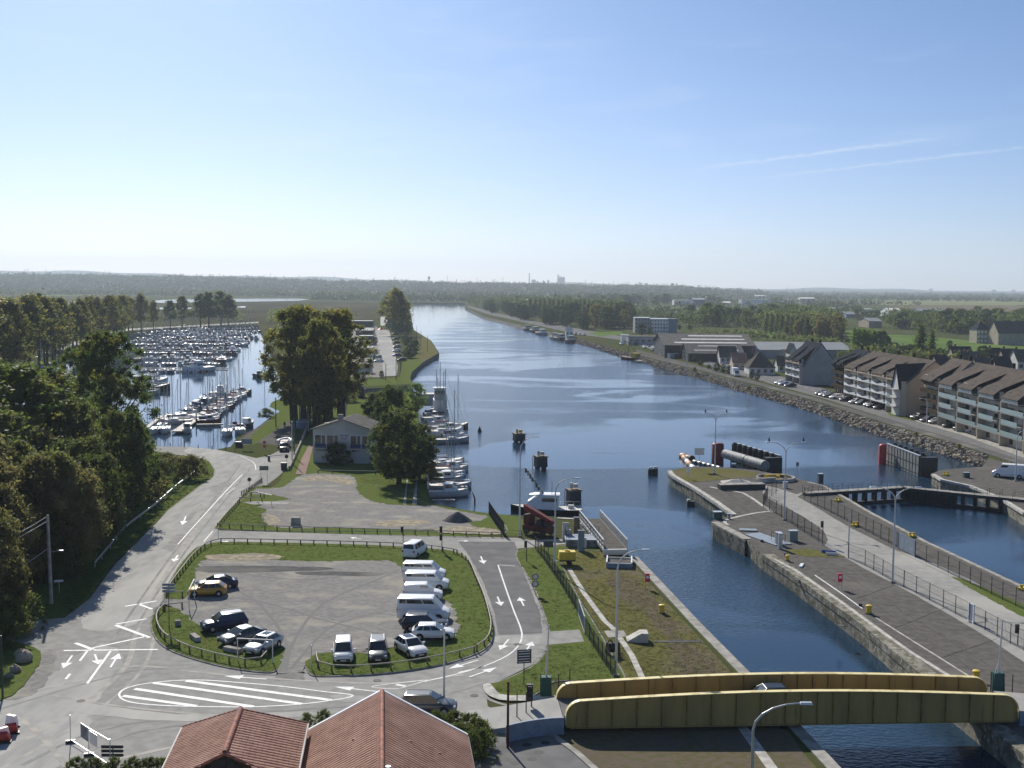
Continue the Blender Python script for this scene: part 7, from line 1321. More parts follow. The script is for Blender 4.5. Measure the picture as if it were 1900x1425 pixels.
r_ = empty('winch', G(1137,1215,.05), .3, 'black winch machine with ropes beside the concrete path', 'winch'); b = MB(); b.tube((-.4,0,.7),(.4,0,.7),.45,n=14); b.build('drum', M['black'], r_); b = MB(); [b.box((s*.5,0,.6),(.1,1.2,1.2),top=.6) for s in (-1,1)]; b.build('frame', M['dark'], r_); b = MB(); b.path([(0,0,1.1),(-.3,0,1.5),(-.5,.3,.9),(.2,.2,.3),(.9,-.3,.1)], .06, 5); b.build('hose', M['black'], r_)
# little things by the marina lane
r_ = empty('lane_barrier', G(499,855,.05), 0, 'low horizontal barrier across the marina lane', 'barrier'); v = G(533,852,.05)-G(499,855,.05); b = MB(); b.box((0,0,.5),(.4,.4,1.)); b.build('housing', M['dark'], r_); b = MB(); b.bar(Vector((0,0,.9)), v+Vector((0,0,.95)), .08,.1); b.build('arm', M['dark'], r_)
r_ = empty('boat_trailer', G(528,828,.05), 0, 'white inflatable boat with red seats on a trailer parked on the marina lane', 'trailer'); b = MB(); b.path([(-1.3,-1.4,1.1),(-1.3,1,1.1),(-.6,2.,1.2),(0,2.3,1.3),(.6,2.,1.2),(1.3,1,1.1),(1.3,-1.4,1.1)], .36, 10); b.build('tube', M['white'], r_); b = MB(); b.box((0,.1,1.05),(1.5,2.6,.4)); b.build('seats', M['red'], r_); b = MB(); b.box((0,-.3,.6),(1.7,3.6,.12)); b.build('trailer_frame', M['galv'], r_); b = MB(); [b.tube((s*1.,-.6,.35),(s*1.2,-.6,.35),.35,n=12) for s in (-1,1)]; b.build('wheels', M['rubber'], r_)
car('suv', 527,836,(527,842),'black','black car in front of the white inflatable boat on the marina lane',None,.03)
r_ = empty('waste_bin', G(527,871,.05), .1, 'dark square bin beside the pale wall at the lot corner', 'bin'); b = MB(); b.box((0,0,.6),(1.,.8,1.2),top=1.1); b.build('body', M['signdark'], r_); b = MB(); b.box((0,0,1.23),(1.15,.95,.08)); b.build('lid', M['black'], r_)
r_ = empty('waste_bin', G(444,829,.05), 0, 'white topped bin beside the information board', 'bin'); b = MB(); b.box((0,0,.5),(1.5,.8,1.)); b.build('body', M['dark'], r_); b = MB(); b.box((0,0,1.05),(1.6,.9,.1)); b.build('lid', M['white'], r_)
r_ = empty('water_tank', G(561,794,.05), 0, 'pale grey round tank beside the clubhouse', 'tank'); b = MB(); b.lathe([(1.45,0),(1.45,1.6),(1.2,1.9),(.01,2.0)], n=20); b.build('tank_body', M['bluegrey'], r_); b = MB(); b.lathe([(1.5,1.5),(1.55,1.55),(1.5,1.65)], n=20); b.build('rim', M['galv'], r_)
# people (continuous skinned figures)
def person(px, py, label, coat, z=.03, hd=0., stride=.25):
    c = G(px, py, z); J = [(0,0,.95),(0,0,1.2),(0,0,1.45),(0,0,1.55),(0,.01,1.68),(.09,0,.9),(.1,stride*.5,.5),(.1,stride*.6,.08),(.1,stride*.6+.14,.03),(-.09,0,.9),(-.1,-stride*.4,.5),(-.1,-stride,.1),(-.1,-stride+.14,.03),(.19,0,1.42),(.25,-.05,1.15),(.26,.05,.9),(.26,.1,.8),(-.19,0,1.42),(-.25,.05,1.15),(-.26,.15,.92),(-.26,.2,.82)]
    E_ = [(0,1),(1,2),(2,3),(3,4),(0,5),(5,6),(6,7),(7,8),(0,9),(9,10),(10,11),(11,12),(2,13),(13,14),(14,15),(15,16),(2,17),(17,18),(18,19),(19,20)]
    Rr_ = [.14,.14,.15,.055,.105,.1,.065,.045,.035,.1,.065,.045,.035,.07,.05,.038,.03,.07,.05,.038,.03]
    me = bpy.data.meshes.new('body'); me.from_pydata(J, E_, []); me.materials.append(M[coat]); o = bpy.data.objects.new('person', me); C.objects.link(o); o.location = c; o.rotation_euler = (0,0,hd); md = o.modifiers.new('Skin','SKIN'); sv = me.skin_vertices
    if not sv: me.update(); bm_ = None
    if not me.skin_vertices:
        import bmesh; bm = bmesh.new(); bm.from_mesh(me); bm.verts.layers.skin.verify(); bm.to_mesh(me); bm.free()
    for i, r in enumerate(Rr_): me.skin_vertices[0].data[i].radius = (r, r)
    me.skin_vertices[0].data[0].use_root = True; sb = o.modifiers.new('Sub','SUBSURF'); sb.levels = sb.render_levels = 1
    b = MB(); b.lathe([(.01,1.78),(.09,1.76),(.115,1.68),(.10,1.6)], n=8); h = b.build('hair', M['black'], o); return tag(o, label, 'person')
person(528,796,'person in dark clothes walking along the marina lane','signdark',hd=pi); person(386,768,'person in dark clothes standing on the near marina walkway','signdark',-1.35,.5,.1)
# ------------------------------------------------------------ red-roofed houses at the bottom
def tiled(r0, rv, ev, roll=.36, course=.36, mask=None, amp=.055):
    """roof face: r0 ridge start, rv vector along the ridge, ev vector from ridge down to the eave"""
    L, D = rv.length, ev.length; nn = rv.cross(ev).normalized(); nn = nn if nn.z > 0 else -nn; ru, eu = rv/L, ev/D
    ss = []; s = 0
    while s < L:
        for k, h in ((0,0),(.12,.55),(.3,1),(.7,1),(.88,.55)): ss.append((s+k*roll, h*amp))
        s += roll
    tt = []; t = 0
    while t < D: tt += [(t, .0), (min(D, t+course*.96), .012)]; t += course
    b = MB(); n = len(ss); rr = random.Random(3)
    for j, (t, ht) in enumerate(tt):
        for s, hs in ss: b.v.append(tuple(r0 + ru*s + eu*t + nn*(hs+ht+rr.uniform(-.004,.004))))
    for j in range(len(tt)-1):
        for i in range(n-1):
            if mask and not mask(ss[i][0], tt[j][0]): continue
            b.f.append((j*n+i, j*n+i+1, (j+1)*n+i+1, (j+1)*n+i)); b.m.append(0); b.sm.append(False)
    return b
def ridge_tiles(p, q, parent, r=.15):
    n = max(1, int((q-p).length/.36)); d = (q-p)/n; b = MB()
    for i in range(n): b.tube(p+d*i, p+d*(i+1.12), r*1.12, r*.9, 9)
    return b.build('ridge_tiles', M['tile_ridge'], parent)
def ro(o, v): return Vector((v.x-o.x, v.y-o.y, v.z))
R0, R1 = G(709,1283,6.5), G(709,1425,6.5); E1, E2 = G(572,1357,3.7), G(868,1366,3.7); h1 = empty('tiled_house', Vector((R0.x,R0.y,0)), 0, 'larger house with a pinkish clay tile roof and white verge boards at the bottom centre', 'house', 'tiled houses below the lighthouse'); o0 = h1.location.copy()
rv = (R1-R0)*1.35; a = ro(o0, R0)
for E_ in (E1, E2):
    ev = E_-R0; tiled(a, rv, ev).build('roof', M['tile'], h1)
    b = MB(); s = rv.normalized(); b.add([a-s*.22+Vector((0,0,.12)), a+s*.06+Vector((0,0,.12)), a+ev+s*.06+Vector((0,0,.12)), a+ev-s*.22+Vector((0,0,.12)), a-s*.22-Vector((0,0,.15)), a+s*.06-Vector((0,0,.15)), a+ev+s*.06-Vector((0,0,.15)), a+ev-s*.22-Vector((0,0,.15))], [(0,1,2,3),(7,6,5,4),(0,3,7,4),(1,5,6,2),(0,4,5,1),(3,2,6,7)]); b.build('verge_board', M['white'], h1)
    b = MB(); g0, g1 = a+ev+Vector((0,0,-.08)), a+ev+rv+Vector((0,0,-.08)); b.tube(g0, g1, .09, n=8); b.build('gutter', M['offwhite'], h1)
ridge_tiles(a+Vector((0,0,.03)), a+rv+Vector((0,0,.03)), h1)
b = MB(); w1, w2 = a+(E1-R0)*.93, a+(E2-R0)*.93; s = rv.normalized()*.3; P4 = [w1+s, w2+s, w2+rv-s, w1+rv-s]; lo = [Vector((p.x,p.y,0)) for p in P4]; up4 = [p-Vector((0,0,.1)) for p in P4]; ap0, ap1 = a+s-Vector((0,0,.15)), a+rv-s-Vector((0,0,.15))
b.add(lo+up4+[ap0,ap1], [(0,1,5,4),(1,2,6,5),(2,3,7,6),(3,0,4,7),(4,5,8),(6,7,9)]); b.build('wall', M['render_cream'], h1)
b = MB(); p = a+rv*.78+(E2-R0)*.06; b.tube(p, p+Vector((0,0,.5)), .12, n=10); b.tube(p+Vector((0,0,.5)), p+Vector((0,0,.58)), .16, n=10); b.build('vent_pipe', M['galv'], h1)
for t_, k_ in ((.35,.62),(.38,.30),(.66,.5)): p = a+rv*t_+(E2-R0)*k_; b = MB(); b.box(p+Vector((0,0,.07)),(.24,.1,.07)); b.build('roof_vent', M['tile_ridge'], h1)
for t_, k_ in ((.36,.35),(.6,.7)): p = a+rv*t_+(E1-R0)*k_; b = MB(); b.box(p+Vector((0,0,.07)),(.24,.1,.07)); b.build('roof_vent', M['tile_ridge'], h1)
R0, R1 = G(446,1317,5.9), G(417,1397,5.9); E1, E2 = G(338,1350,4.35), G(572,1343,4.45); h2 = empty('tiled_house', Vector((R0.x,R0.y,0)), 0, 'smaller tiled house with thick round ridge tiles at the bottom, left one', 'house', 'tiled houses below the lighthouse'); o0 = h2.location.copy(); a = ro(o0, R0); L1 = (R1-R0).length; rv = (R1-R0)*2.2
for i, E_ in enumerate((E1, E2)):
    ev = E_-R0; tiled(a, rv, ev, .30 if i == 0 else .40, mask=lambda s, t: s < L1+.75*t).build('roof', M['tile'], h2)
    b = MB(); b.tube(a+ev, a+ev+rv, .08, n=8); b.build('gutter', M['offwhite'], h2); ridge_tiles(a, a+ev, h2, .12)
ridge_tiles(a+Vector((0,0,.03)), a+rv.normalized()*L1+Vector((0,0,.03)), h2, .19)
b = MB(); w1, w2 = a+(E1-R0)*.95, a+(E2-R0)*.95; P4 = [w1, w2, w2+rv, w1+rv]; lo = [Vector((p.x,p.y,0)) for p in P4]; up4 = [p-Vector((0,0,.12)) for p in P4]; ap = a+rv.normalized()*(L1+.1)-Vector((0,0,.2)); ap0 = a-Vector((0,0,.15)); b.add(lo+up4+[ap0], [(0,1,5,4),(1,2,6,5),(2,3,7,6),(3,0,4,7),(4,5,8)]); b.build('wall', M['render_cream'], h2)
b = MB(); e1, e2 = (E1-R0), (E2-R0); k = rv.normalized(); q1, q2 = ap+e1*.9+k*2.2, ap+e2*.9+k*2.2; b.add([ap, q1, Vector((q1.x,q1.y,q1.z-2)), Vector((q2.x,q2.y,q2.z-2)), q2], [(0,1,2,3,4)]); b.build('timber_gable', M['bark'], h2)
for e_ in (e1, e2): ridge_tiles(ap+Vector((0,0,.2)), ap+e_*.9+k*2.2+Vector((0,0,.2)), h2, .1)
# ------------------------------------------------------------ generic buildings
def building(pxl, pxr, base, eave, depth, roof, wm, rm, label, cat='building', name='building', rise=None, floors=0, cols=0, rz=0., group=None, z=0., winm='glass', joined=False, axis='x', chim=0, strips=0, over=.35, winh=1.3, baser=None):
    a, c = G(pxl, base, z), G(pxr, baser if baser is not None else base + .008*(pxr-pxl), z); h = (base-eave)/ppm((a.x, a.y, 3)); v = c-a; Wd = v.length; ang = atan2(v.y, v.x)
    k = Kit(); b = MB(); b.box((Wd/2, depth/2, h/2), (Wd, depth, h))
    rise = rise if rise is not None else (0 if roof == 'flat' else min(Wd, depth)*.35)
    if roof == 'gable':
        if axis == 'x': b.add([(0,0,h),(0,depth,h),(0,depth/2,h+rise),(Wd,0,h),(Wd,depth,h),(Wd,depth/2,h+rise)], [(0,2,1),(3,4,5)])
        else: b.add([(0,0,h),(Wd,0,h),(Wd/2,0,h+rise),(0,depth,h),(Wd,depth,h),(Wd/2,depth,h+rise)], [(0,1,2),(3,5,4)])
    iw = k.part('wall', b, M[wm]); b = MB(); o_ = over
    if roof == 'flat': b.box((Wd/2, depth/2, h+.15), (Wd+.4, depth+.4, .3))
    elif roof == 'hip':
        i_ = min(Wd, depth)*.48; b.add([(-o_,-o_,h-.02),(Wd+o_,-o_,h-.02),(Wd+o_,depth+o_,h-.02),(-o_,depth+o_,h-.02),(i_,depth/2,h+rise),(Wd-i_ if Wd > depth else Wd/2+.1,depth/2,h+rise)], [(0,1,5,4),(1,2,5),(2,3,4,5),(3,0,4),(3,2,1,0)])
    else:
        t = .14; kk = rise/(depth/2 if axis == 'x' else Wd/2)
        if axis == 'x':
            for s in (0,1):
                y0, y1 = (-o_, depth/2) if s == 0 else (depth+o_, depth/2); z0 = h-o_*kk; q = [(-o_,y0,z0+.03),(Wd+o_,y0,z0+.03),(Wd+o_,y1,h+rise+.03),(-o_,y1,h+rise+.03)]; b.add(q+[(x,y,zz+t) for x,y,zz in q], [(0,1,2,3),(7,6,5,4),(0,4,5,1),(1,5,6,2),(2,6,7,3),(3,7,4,0)])
        else:
            for s in (0,1):
                x0, x1 = (-o_, Wd/2) if s == 0 else (Wd+o_, Wd/2); z0 = h-o_*kk; q = [(x0,-o_,z0+.03),(x0,depth+o_,z0+.03),(x1,depth+o_,h+rise+.03),(x1,-o_,h+rise+.03)]; b.add(q+[(x,y,zz+t) for x,y,zz in q], [(0,1,2,3),(7,6,5,4),(0,4,5,1),(1,5,6,2),(2,6,7,3),(3,7,4,0)])
    ir = k.part('roof', b, M[rm])
    for f in range(floors):
        for q in range(cols):
            x = Wd*(q+.5)/cols; zz = h*(f+.5)/max(1,floors)+.1; b = MB(); b.box((x,-.03,zz),(min(1.5,Wd/cols*.5),.08,min(winh,h/floors*.6))); k.part('window', b, M[winm], None)
    for q in range(strips):
        t_ = (q+.45)/strips*.9; b = MB(); kk2 = rise/(depth/2); y_ = depth/2*t_; b.add([(Wd*(.12+.1*q),y_,h+y_*kk2+.24),(Wd*.94,y_,h+y_*kk2+.24),(Wd*.94,y_+depth*.05,h+(y_+depth*.05)*kk2+.24),(Wd*(.12+.1*q),y_+depth*.05,h+(y_+depth*.05)*kk2+.24)], [(0,1,2,3)]); k.part('skylight_strip', b, M['offwhite'], ir)
    for q in range(chim): b = MB(); b.box((Wd*(.25+.5*q), depth/2+.4, h+rise+.3), (.7,.7,1.6)); k.part('chimney', b, M['rust' if q == 0 else 'bark'], ir)
    return k.make(name, label, cat, group, joined, a, ang)
# clubhouse
c0 = G(581,858,.05); c1 = G(693,861,.05); v = c1-c0; Wc = v.length; ang = atan2(v.y, v.x); ch = empty('clubhouse', c0, ang, 'low white clubhouse with a shallow grey roof, seen gable-on behind a dark bush', 'building'); Dc = 9.5; s_ = ppm((c0.x,c0.y,4)); He = (858-796)/s_; Hr = (858-780)/s_*1.03
b = MB(); b.box((Wc/2,Dc/2,He/2),(Wc,Dc,He)); b.add([(0,0,He),(Wc,0,He),(Wc/2,0,Hr),(0,Dc,He),(Wc,Dc,He),(Wc/2,Dc,Hr)], [(0,1,2),(3,5,4)]); b.build('wall', M['offwhite'], ch)
b = MB()
for sx in (0, 1):
    x0, x1 = (-.6, Wc/2) if sx == 0 else (Wc+.6, Wc/2); z0 = He-.6*(Hr-He)/(Wc/2); q = [(x0,-.5,z0+.05),(x0,Dc+.5,z0+.05),(x1,Dc+.5,Hr+.05),(x1,-.5,Hr+.05)]; b.add(q+[(x,y,zz+.16) for x,y,zz in q], [(0,1,2,3),(7,6,5,4),(0,4,5,1),(1,5,6,2),(2,6,7,3),(3,7,4,0)])
rf = b.build('roof', M['fibro'], ch); b = MB(); b.box((Wc*.40,2.6,Hr+.15),(.9,.8,1.3)); b.build('chimney', M['concrete'], rf); b = MB(); b.box((Wc*.22,2.2,He+(Hr-He)*.47+.14),(1.8,.35,.06)); b.build('skylight', M['white'], rf); b = MB(); b.tube((Wc*.47,3.4,Hr),(Wc*.47,3.4,Hr+3.),.05,n=6); b.build('mast', M['white'], rf)
z1 = He*.50
for i, (x0, x1) in enumerate(((.03,.21),(.23,.42),(.62,.79),(.81,.97))):
    b = MB(); b.box((Wc*(x0+x1)/2,-.03,z1+1.35),(Wc*(x1-x0),.08,1.6)); wn = b.build('window', M['glass'], ch); b = MB(); [b.box((Wc*(x0+(x1-x0)*t),-.08,z1+1.35),(.14,.06,1.6)) for t in (0,.62,1)]; b.box((Wc*(x0+x1)/2,-.08,z1+2.15),(Wc*(x1-x0),.06,.12)); b.build('frame', M['white'], wn)
    b = MB(); b.box((Wc*(x0+x1)/2,-.04,z1+.1),(Wc*(x1-x0),.06,.8)); b.build('dark_panel', M['sailcover'], ch)
b = MB(); b.box((Wc*.52,-.04,z1+1.1),(Wc*.17,.07,2.2)); dp = b.build('door_panel', M['galv'], ch); b = MB(); b.box((Wc*.48,-.09,z1+2.08),(Wc*.06,.03,.16)); b.box((Wc*.555,-.09,z1+2.08),(Wc*.06,.03,.16)); b.box((Wc*.49,-.09,z1+1.6),(Wc*.03,.03,.2)); b.box((Wc*.55,-.09,z1+1.6),(Wc*.03,.03,.2)); b.box((Wc*.52,-.09,z1+1.4),(Wc*.02,.03,.15)); b.build('lettering', M['signblue'], dp)
for x0, x1 in ((.05,.35),(.65,.75)): b = MB(); b.box((Wc*(x0+x1)/2,-.03,z1-.75),(Wc*(x1-x0),.08,.35)); b.build('window', M['glass'], ch)
# small sheds by the creek
building(663,675,738,722,3.2,'gable','black','black','small black shed on the lawn beside the creek','shed','shed',1.,0,0,axis='y')
# apartment blocks
def apartment(fl, fr, depth, He, Hr, bays, label, wm, rm, style, gable_m, floors=4, end_gable=False, left_gable=None):
    a, c = G(*fl, .05), G(*fr, .05); v = c-a; L = v.length; ang = atan2(v.y, v.x); r_ = empty('apartment_block', a, ang, label, 'apartment block', 'apartment blocks facing the canal')
    T = lambda x, y, z: Vector((x, y, z))    # x along the front, y away from the water
    b = MB(); b.box((L/2, depth/2, He/2), (L, depth, He)); b.build('wall', M[wm], r_)
    b = MB(); b.add([(L+.12,-.1,0),(L+.12,depth+.1,0),(L+.12,depth+.1,He),(L+.12,depth/2,Hr-.1),(L+.12,-.1,He)], [(0,1,2,3,4)]); b.add([(L,-.1,0),(L+.12,-.1,0),(L+.12,-.1,He),(L,-.1,He)], [(0,1,2,3)]); b.build('gable_wall', M[gable_m], r_); b = MB(); b.add([(-.05,0,0),(-.05,depth,0),(-.05,depth,He),(-.05,depth/2,Hr),(-.05,0,He)], [(4,3,2,1,0)]); b.build('gable_wall', M[wm], r_)
    b = MB(); k = (Hr-He)/(depth/2); q = [(-.3,-.7,He-.7*k),(L+.3,-.7,He-.7*k),(L+.3,depth/2,Hr+.1),(-.3,depth/2,Hr+.1)]; b.add(q+[(x,y,z+.2) for x,y,z in q], [(0,1,2,3),(7,6,5,4),(0,4,5,1),(1,5,6,2),(3,7,4,0)])
    q = [(-.3,depth+.7,He-.7*k),(L+.3,depth+.7,He-.7*k),(L+.3,depth/2,Hr+.1),(-.3,depth/2,Hr+.1)]; b.add(q+[(x,y,z+.2) for x,y,z in q], [(3,2,1,0),(4,5,6,7),(1,5,4,0),(2,6,5,1),(0,4,7,3)]); rf = b.build('roof', M[rm], r_)
    fh = He/floors*1.0
    bw = L/bays
    for i in range(bays):
        x0, x1 = i*bw+bw*.04, (i+1)*bw-bw*.27; ze = He+fh*.85; y0 = -.5; ym = depth*.5; zt = Hr-.2
        b = MB(); b.add([(x0,y0,ze),(x1,y0,ze),(x1,ym,zt),(x0,ym,zt),(x0,y0-1.6,ze-1.3),(x1,y0-1.6,ze-1.3)], [(0,1,2,3),(4,5,1,0)]); b.add([(x0,y0-1.6,ze-1.48),(x1,y0-1.6,ze-1.48),(x1,ym,zt-.2),(x0,ym,zt-.2)], [(3,2,1,0)]); b.build('dormer_roof', M[rm], r_)
        b = MB()
        for x in (x0+.05, x1-.05): b.add([(x,y0-1.5,ze-1.4),(x,y0+.1,He-.3),(x,ym*.35,He+k*ym*.35),(x,ym,zt-.1)], [(0,1,2,3)])
        b.build('dormer_side', M['slate'], r_); b = MB(); b.box(((x0+x1)/2, -.2, He+fh*.05), (x1-x0, .9, fh*1.2)); b.build('dormer_front', M[wm], r_)
    cols_ = bays*3
    for f in range(floors+1):
        for i in range(cols_):
            if f == floors and (i % 3 == 2): continue
            x = (i+.5)*L/cols_; zz = fh*(f+.5); off = -.05 if f < floors else -.68; b = MB(); b.box((x, off, zz), (L/cols_*.42, .12, fh*.62)); b.build('window', M['glass' if R.random() < .72 else 'offwhite'], r_)
    for f in range(1, floors+1):
        for i in range(bays):
            if style == 'white':
                x0, x1 = i*bw+.2, (i+1)*bw-bw*.12; z = fh*f-.1; b = MB(); b.box(((x0+x1)/2, -.95, z), (x1-x0, 1.9, .18)); bl = b.build('balcony', M['white'], r_); b = MB(); b.add([(x0,-1.9,z),((x0+x1)/2,-2.1,z),(x1,-1.9,z),(x0,-1.9,z+.95),((x0+x1)/2,-2.1,z+.35),(x1,-1.9,z+.95)], [(0,1,4,3),(1,2,5,4)]); b.box((x0,-.95,z+.6),(.12,1.9,1.2)); b.build('parapet', M['white' if f < floors else 'render_tan'], bl)
            elif style == 'green':
                x0, x1 = i*bw+(.1 if f % 2 else bw*.05), (i+1)*bw-(bw*.08 if f % 2 else bw*.3); z = fh*f-.1; b = MB(); b.box(((x0+x1)/2, -.9, z), (x1-x0, 1.8, .2)); bl = b.build('balcony', M['render_grey'], r_); b = MB(); b.box(((x0+x1)/2,-1.8,z+.6),(x1-x0,.06,1.0)); b.box((x0,-.9,z+.6),(.06,1.8,1.0)); b.build('glass_balustrade', M['glass_green'], bl)
            else:
                x0, x1 = i*bw, (i+1)*bw; z = fh*f-.1; b = MB(); b.box(((x0+x1)/2, -.7, z+.45), (x1-x0, 1.4, 1.)); b.build('balcony', M['bark'], r_)
    for i in range(bays+1):
        if style != 'brown': b = MB(); b.box((min(L-.3,i*bw+.1), -.9, He/2), (.22, 1.8, He)); b.build('party_wall', M[wm], r_)
    for q in range(max(2, bays)): b = MB(); b.box((L*(q+.6)/max(2, bays), depth*.5+.6, Hr+.5), (.7,.7,1.8)); b.build('chimney', M['bark'], rf)
    if end_gable:
        x = L-3.2; b = MB(); b.add([(x-2.6,-2.2,He-2.),(x+2.6,-2.2,He-2.),(x,-2.2,Hr-1.2),(x-2.6,2,He-2.),(x+2.6,2,He-2.),(x,depth*.45,Hr-1.2)], [(0,1,2)]); b.add([(x-2.6,-2.2,0),(x+2.6,-2.2,0),(x+2.6,-2.2,He-2.),(x-2.6,-2.2,He-2.),(x+2.6,.2,0),(x+2.6,.2,He-2.),(x-2.6,.2,0),(x-2.6,.2,He-2)], [(0,1,2,3),(1,4,5,2),(6,0,3,7)]); b.build('cross_gable', M['offwhite'], r_)
        b = MB(); b.add([(x-2.9,-2.5,He-2.3),(x,-2.5,Hr-.9),(x,depth*.48,Hr-.5),(x-2.9,1.5,He-1.),(x+2.9,-2.5,He-2.3),(x+2.9,1.5,He-1.)], [(0,1,2,3),(4,5,2,1)]); b.build('cross_gable_roof', M['slate'], r_)
        for f in range(1, floors): b = MB(); b.box((x, -3., fh*f), (4.6, 1.6, .2)); bl = b.build('balcony', M['render_grey'], r_); b = MB(); b.box((x-1.,-3.78,fh*f+.6),(2.4,.06,1.)); b.build('glass_balustrade', M['glass_green'], bl)
    return r_
apartment((1466,706),(1493,714),11,7.2,14.3,2,'apartment block with a blank grey gable and white gabled balconies, farthest left','render_grey','slate','white','render_grey',3)
apartment((1549,728),(1571,735),13,9.0,14.,2,'dark narrow apartment block with brown timber balconies left of the white-balconied one','bark','slate','brown','render_grey',4)
apartment((1576,741),(1684,772),14,9.2,14.5,4,'long apartment block with white balconies and a tan gable wall','render_cream','brown_roof','white','render_tan',4,True)
apartment((1716,776),(1750,788),13,9.7,15.6,1,'apartment block with dark brown balconies and a steep turret roof','render_cream','brown_roof','brown','offwhite',4)
apartment((1752,789),(1915,842),15,9.8,15.4,4,'long apartment block with pale green glass balconies at the right edge','render_cream','brown_roof','green','render_cream',4)
sheet('forecourt', [(1690,772),(1740,788),(1800,805),(1900,838),(1900,850),(1800,812),(1700,782)], 'concrete', .05, 1)
sheet('grass_verge', [(1640,758),(1690,772),(1700,782),(1650,770)], 'grass', .055, 1)
# small houses and sheds of the right bank
gh_ = 'houses on the right bank'
building(1336,1367,674,662,9,'gable','offwhite','brown_roof','white house with a brown roof, its pointed gable to the left','house','house',4.5,1,3,axis='x',group=gh_)
building(1360,1386,685,672,8,'gable','render_cream','tile','small house with an orange tile roof between two brown-roofed houses','house','house',3.6,1,2,group=gh_)
building(1390,1438,695,682,10,'hip','offwhite','brown_roof','large white house with a tall brown hipped roof','house','house',6.,1,4,group=gh_,chim=1)
building(1443,1456,690,678,7,'gable','offwhite','brown_roof','small house tucked behind the large white hipped house','house','house',3.5,1,1,group=gh_)
building(1466,1478,640+28,652,9,'gable','offwhite','slate','white gabled house with a dark roof left of the grey-gabled block','house','house',3.5,1,1,group=gh_,axis='y')
building(1233,1398,664,640,42,'gable','dark','fibro','large open-sided shed with a long grey roof and pale skylight strips','shed','shed',4.5,0,0,over=1.,strips=3)
building(1277,1378,671,655,22,'gable','dark','fibro','lower shed with a grey roof in front of the large open-sided shed','shed','shed',3.8,0,0,over=.8,strips=2)
for (xa,xb,y,dy) in ((1262,1392,630,.0),(1282,1370,640,0),(1285,1372,651,0)): pass
building(1395,1580,664,648,40,'gable','render_grey','sheet_roof','long low warehouse with a blue grey sheet roof','warehouse','warehouse',2.6,0,0,over=.6)
building(1398,1450,665,650,12,'flat','render_grey','concrete','grey annexe standing against the long warehouse','warehouse','warehouse',0,0,0)
building(1153,1166,637,622,4,'flat','white','white','white end wall of the yard building by the canal road','building','building',0,0,0)
building(1166,1232,640,625,14,'flat','render_grey','fibro','low grey yard building with small coloured flags','building','building',0,1,6)
building(1178,1206,618,590,14,'flat','render_grey','white','left wing of the pale flat-roofed apartment block before the trees','apartment block','apartment_block',0,4,5,winh=1.,group='wings of the flat-roofed block'); building(1208,1240,618,592,14,'flat','galv','white','right wing of the pale flat-roofed apartment block before the trees','apartment block','apartment_block',0,4,6,winh=1.,group='wings of the flat-roofed block'); building(1240,1256,618,592,12,'flat','bluegrey','concrete','dark end wing of the flat-roofed apartment block','apartment block','apartment_block',0,0,0,group='wings of the flat-roofed block')
building(1050,1063,626,612,9,'gable','white','brown_roof','white house with a pointed gable beside the barges','house','house',3.,1,2,axis='y',group=gh_)
for i in range(7): x = 1240+i*6; building(x,x+5,665-i*.4,657-i*.4,5,'flat',['white','galv','sailcover','white','offwhite','galv','white'][i],'galv',f'white or grey boat shed, number {i+1} from the left before the large shed','shed','boat_shelter',0,0,0,group='little sheds of the yard')
gi = 'halls of the far industrial estate'
for i, (a_, b_, y, t_, wm, lb) in enumerate(((1251,1285,566,557,'offwhite','long white hall left of the blue hall'),(1286,1308,568,556,'blue','dark blue hall among the white ones'),(1294,1320,560,554,'white','white hall behind the blue hall'),(1340,1356,567,562,'offwhite','small white hall right of the blue hall'),(1376,1430,567,556,'galv','large pale grey hall in front of the white roof'),(1400,1422,553,549,'white','white roof rising behind the large pale hall'),(1405,1436,570,563,'bluegrey','blue hall at the right end of the large pale hall'),(1118,1138,566,562,'white','white roof showing in the wood before the blue hall'),(1455,1470,562,556,'offwhite','pale house at the left of the far trees'),(1485,1512,563,554,'offwhite','pale building among the far trees'),(1540,1565,579,572,'offwhite','grey sheds in the valley behind the poplar row'),(1570,1600,590,583,'bluegrey','blue grey shed in the valley behind the poplar row'),(1600,1625,583,574,'offwhite','white houses beside the valley road'),(1648,1672,587,576,'white','bright white warehouse right of the valley road'),(1680,1705,586,578,'galv','grey roofed warehouse right of the bright white one'),(1706,1760,587,577,'bluegrey','long blue roofed warehouse before the far fields'),(1765,1800,586,579,'galv','pale warehouse behind the tall green trees'),(1612,1636,608,596,'stonewall','stone house in the valley by the wood'),(1520,1556,597,588,'galv','dark metal works among the trees'))): building(a_,b_,y,t_,30,'gable' if i % 2 else 'flat',wm,'offwhite' if wm in ('white','offwhite') else 'sheet_roof',lb,'warehouse','warehouse',2.5,0,0,group=gi,joined=False,over=.5)
building(1812,1838,637,612,12,'hip','stonewall','slate','tall grey stone manor with white windows behind the bright field','manor','manor',5.,3,4,winm='white',chim=2); building(1838,1849,636,616,10,'gable','stonewall','brown_roof','side wing of the stone manor','manor','manor',3.,0,0); building(1852,1912,640,618,16,'gable','stonewall','brown_roof','long stone farm building right of the manor','barn','barn',7.,0,0)
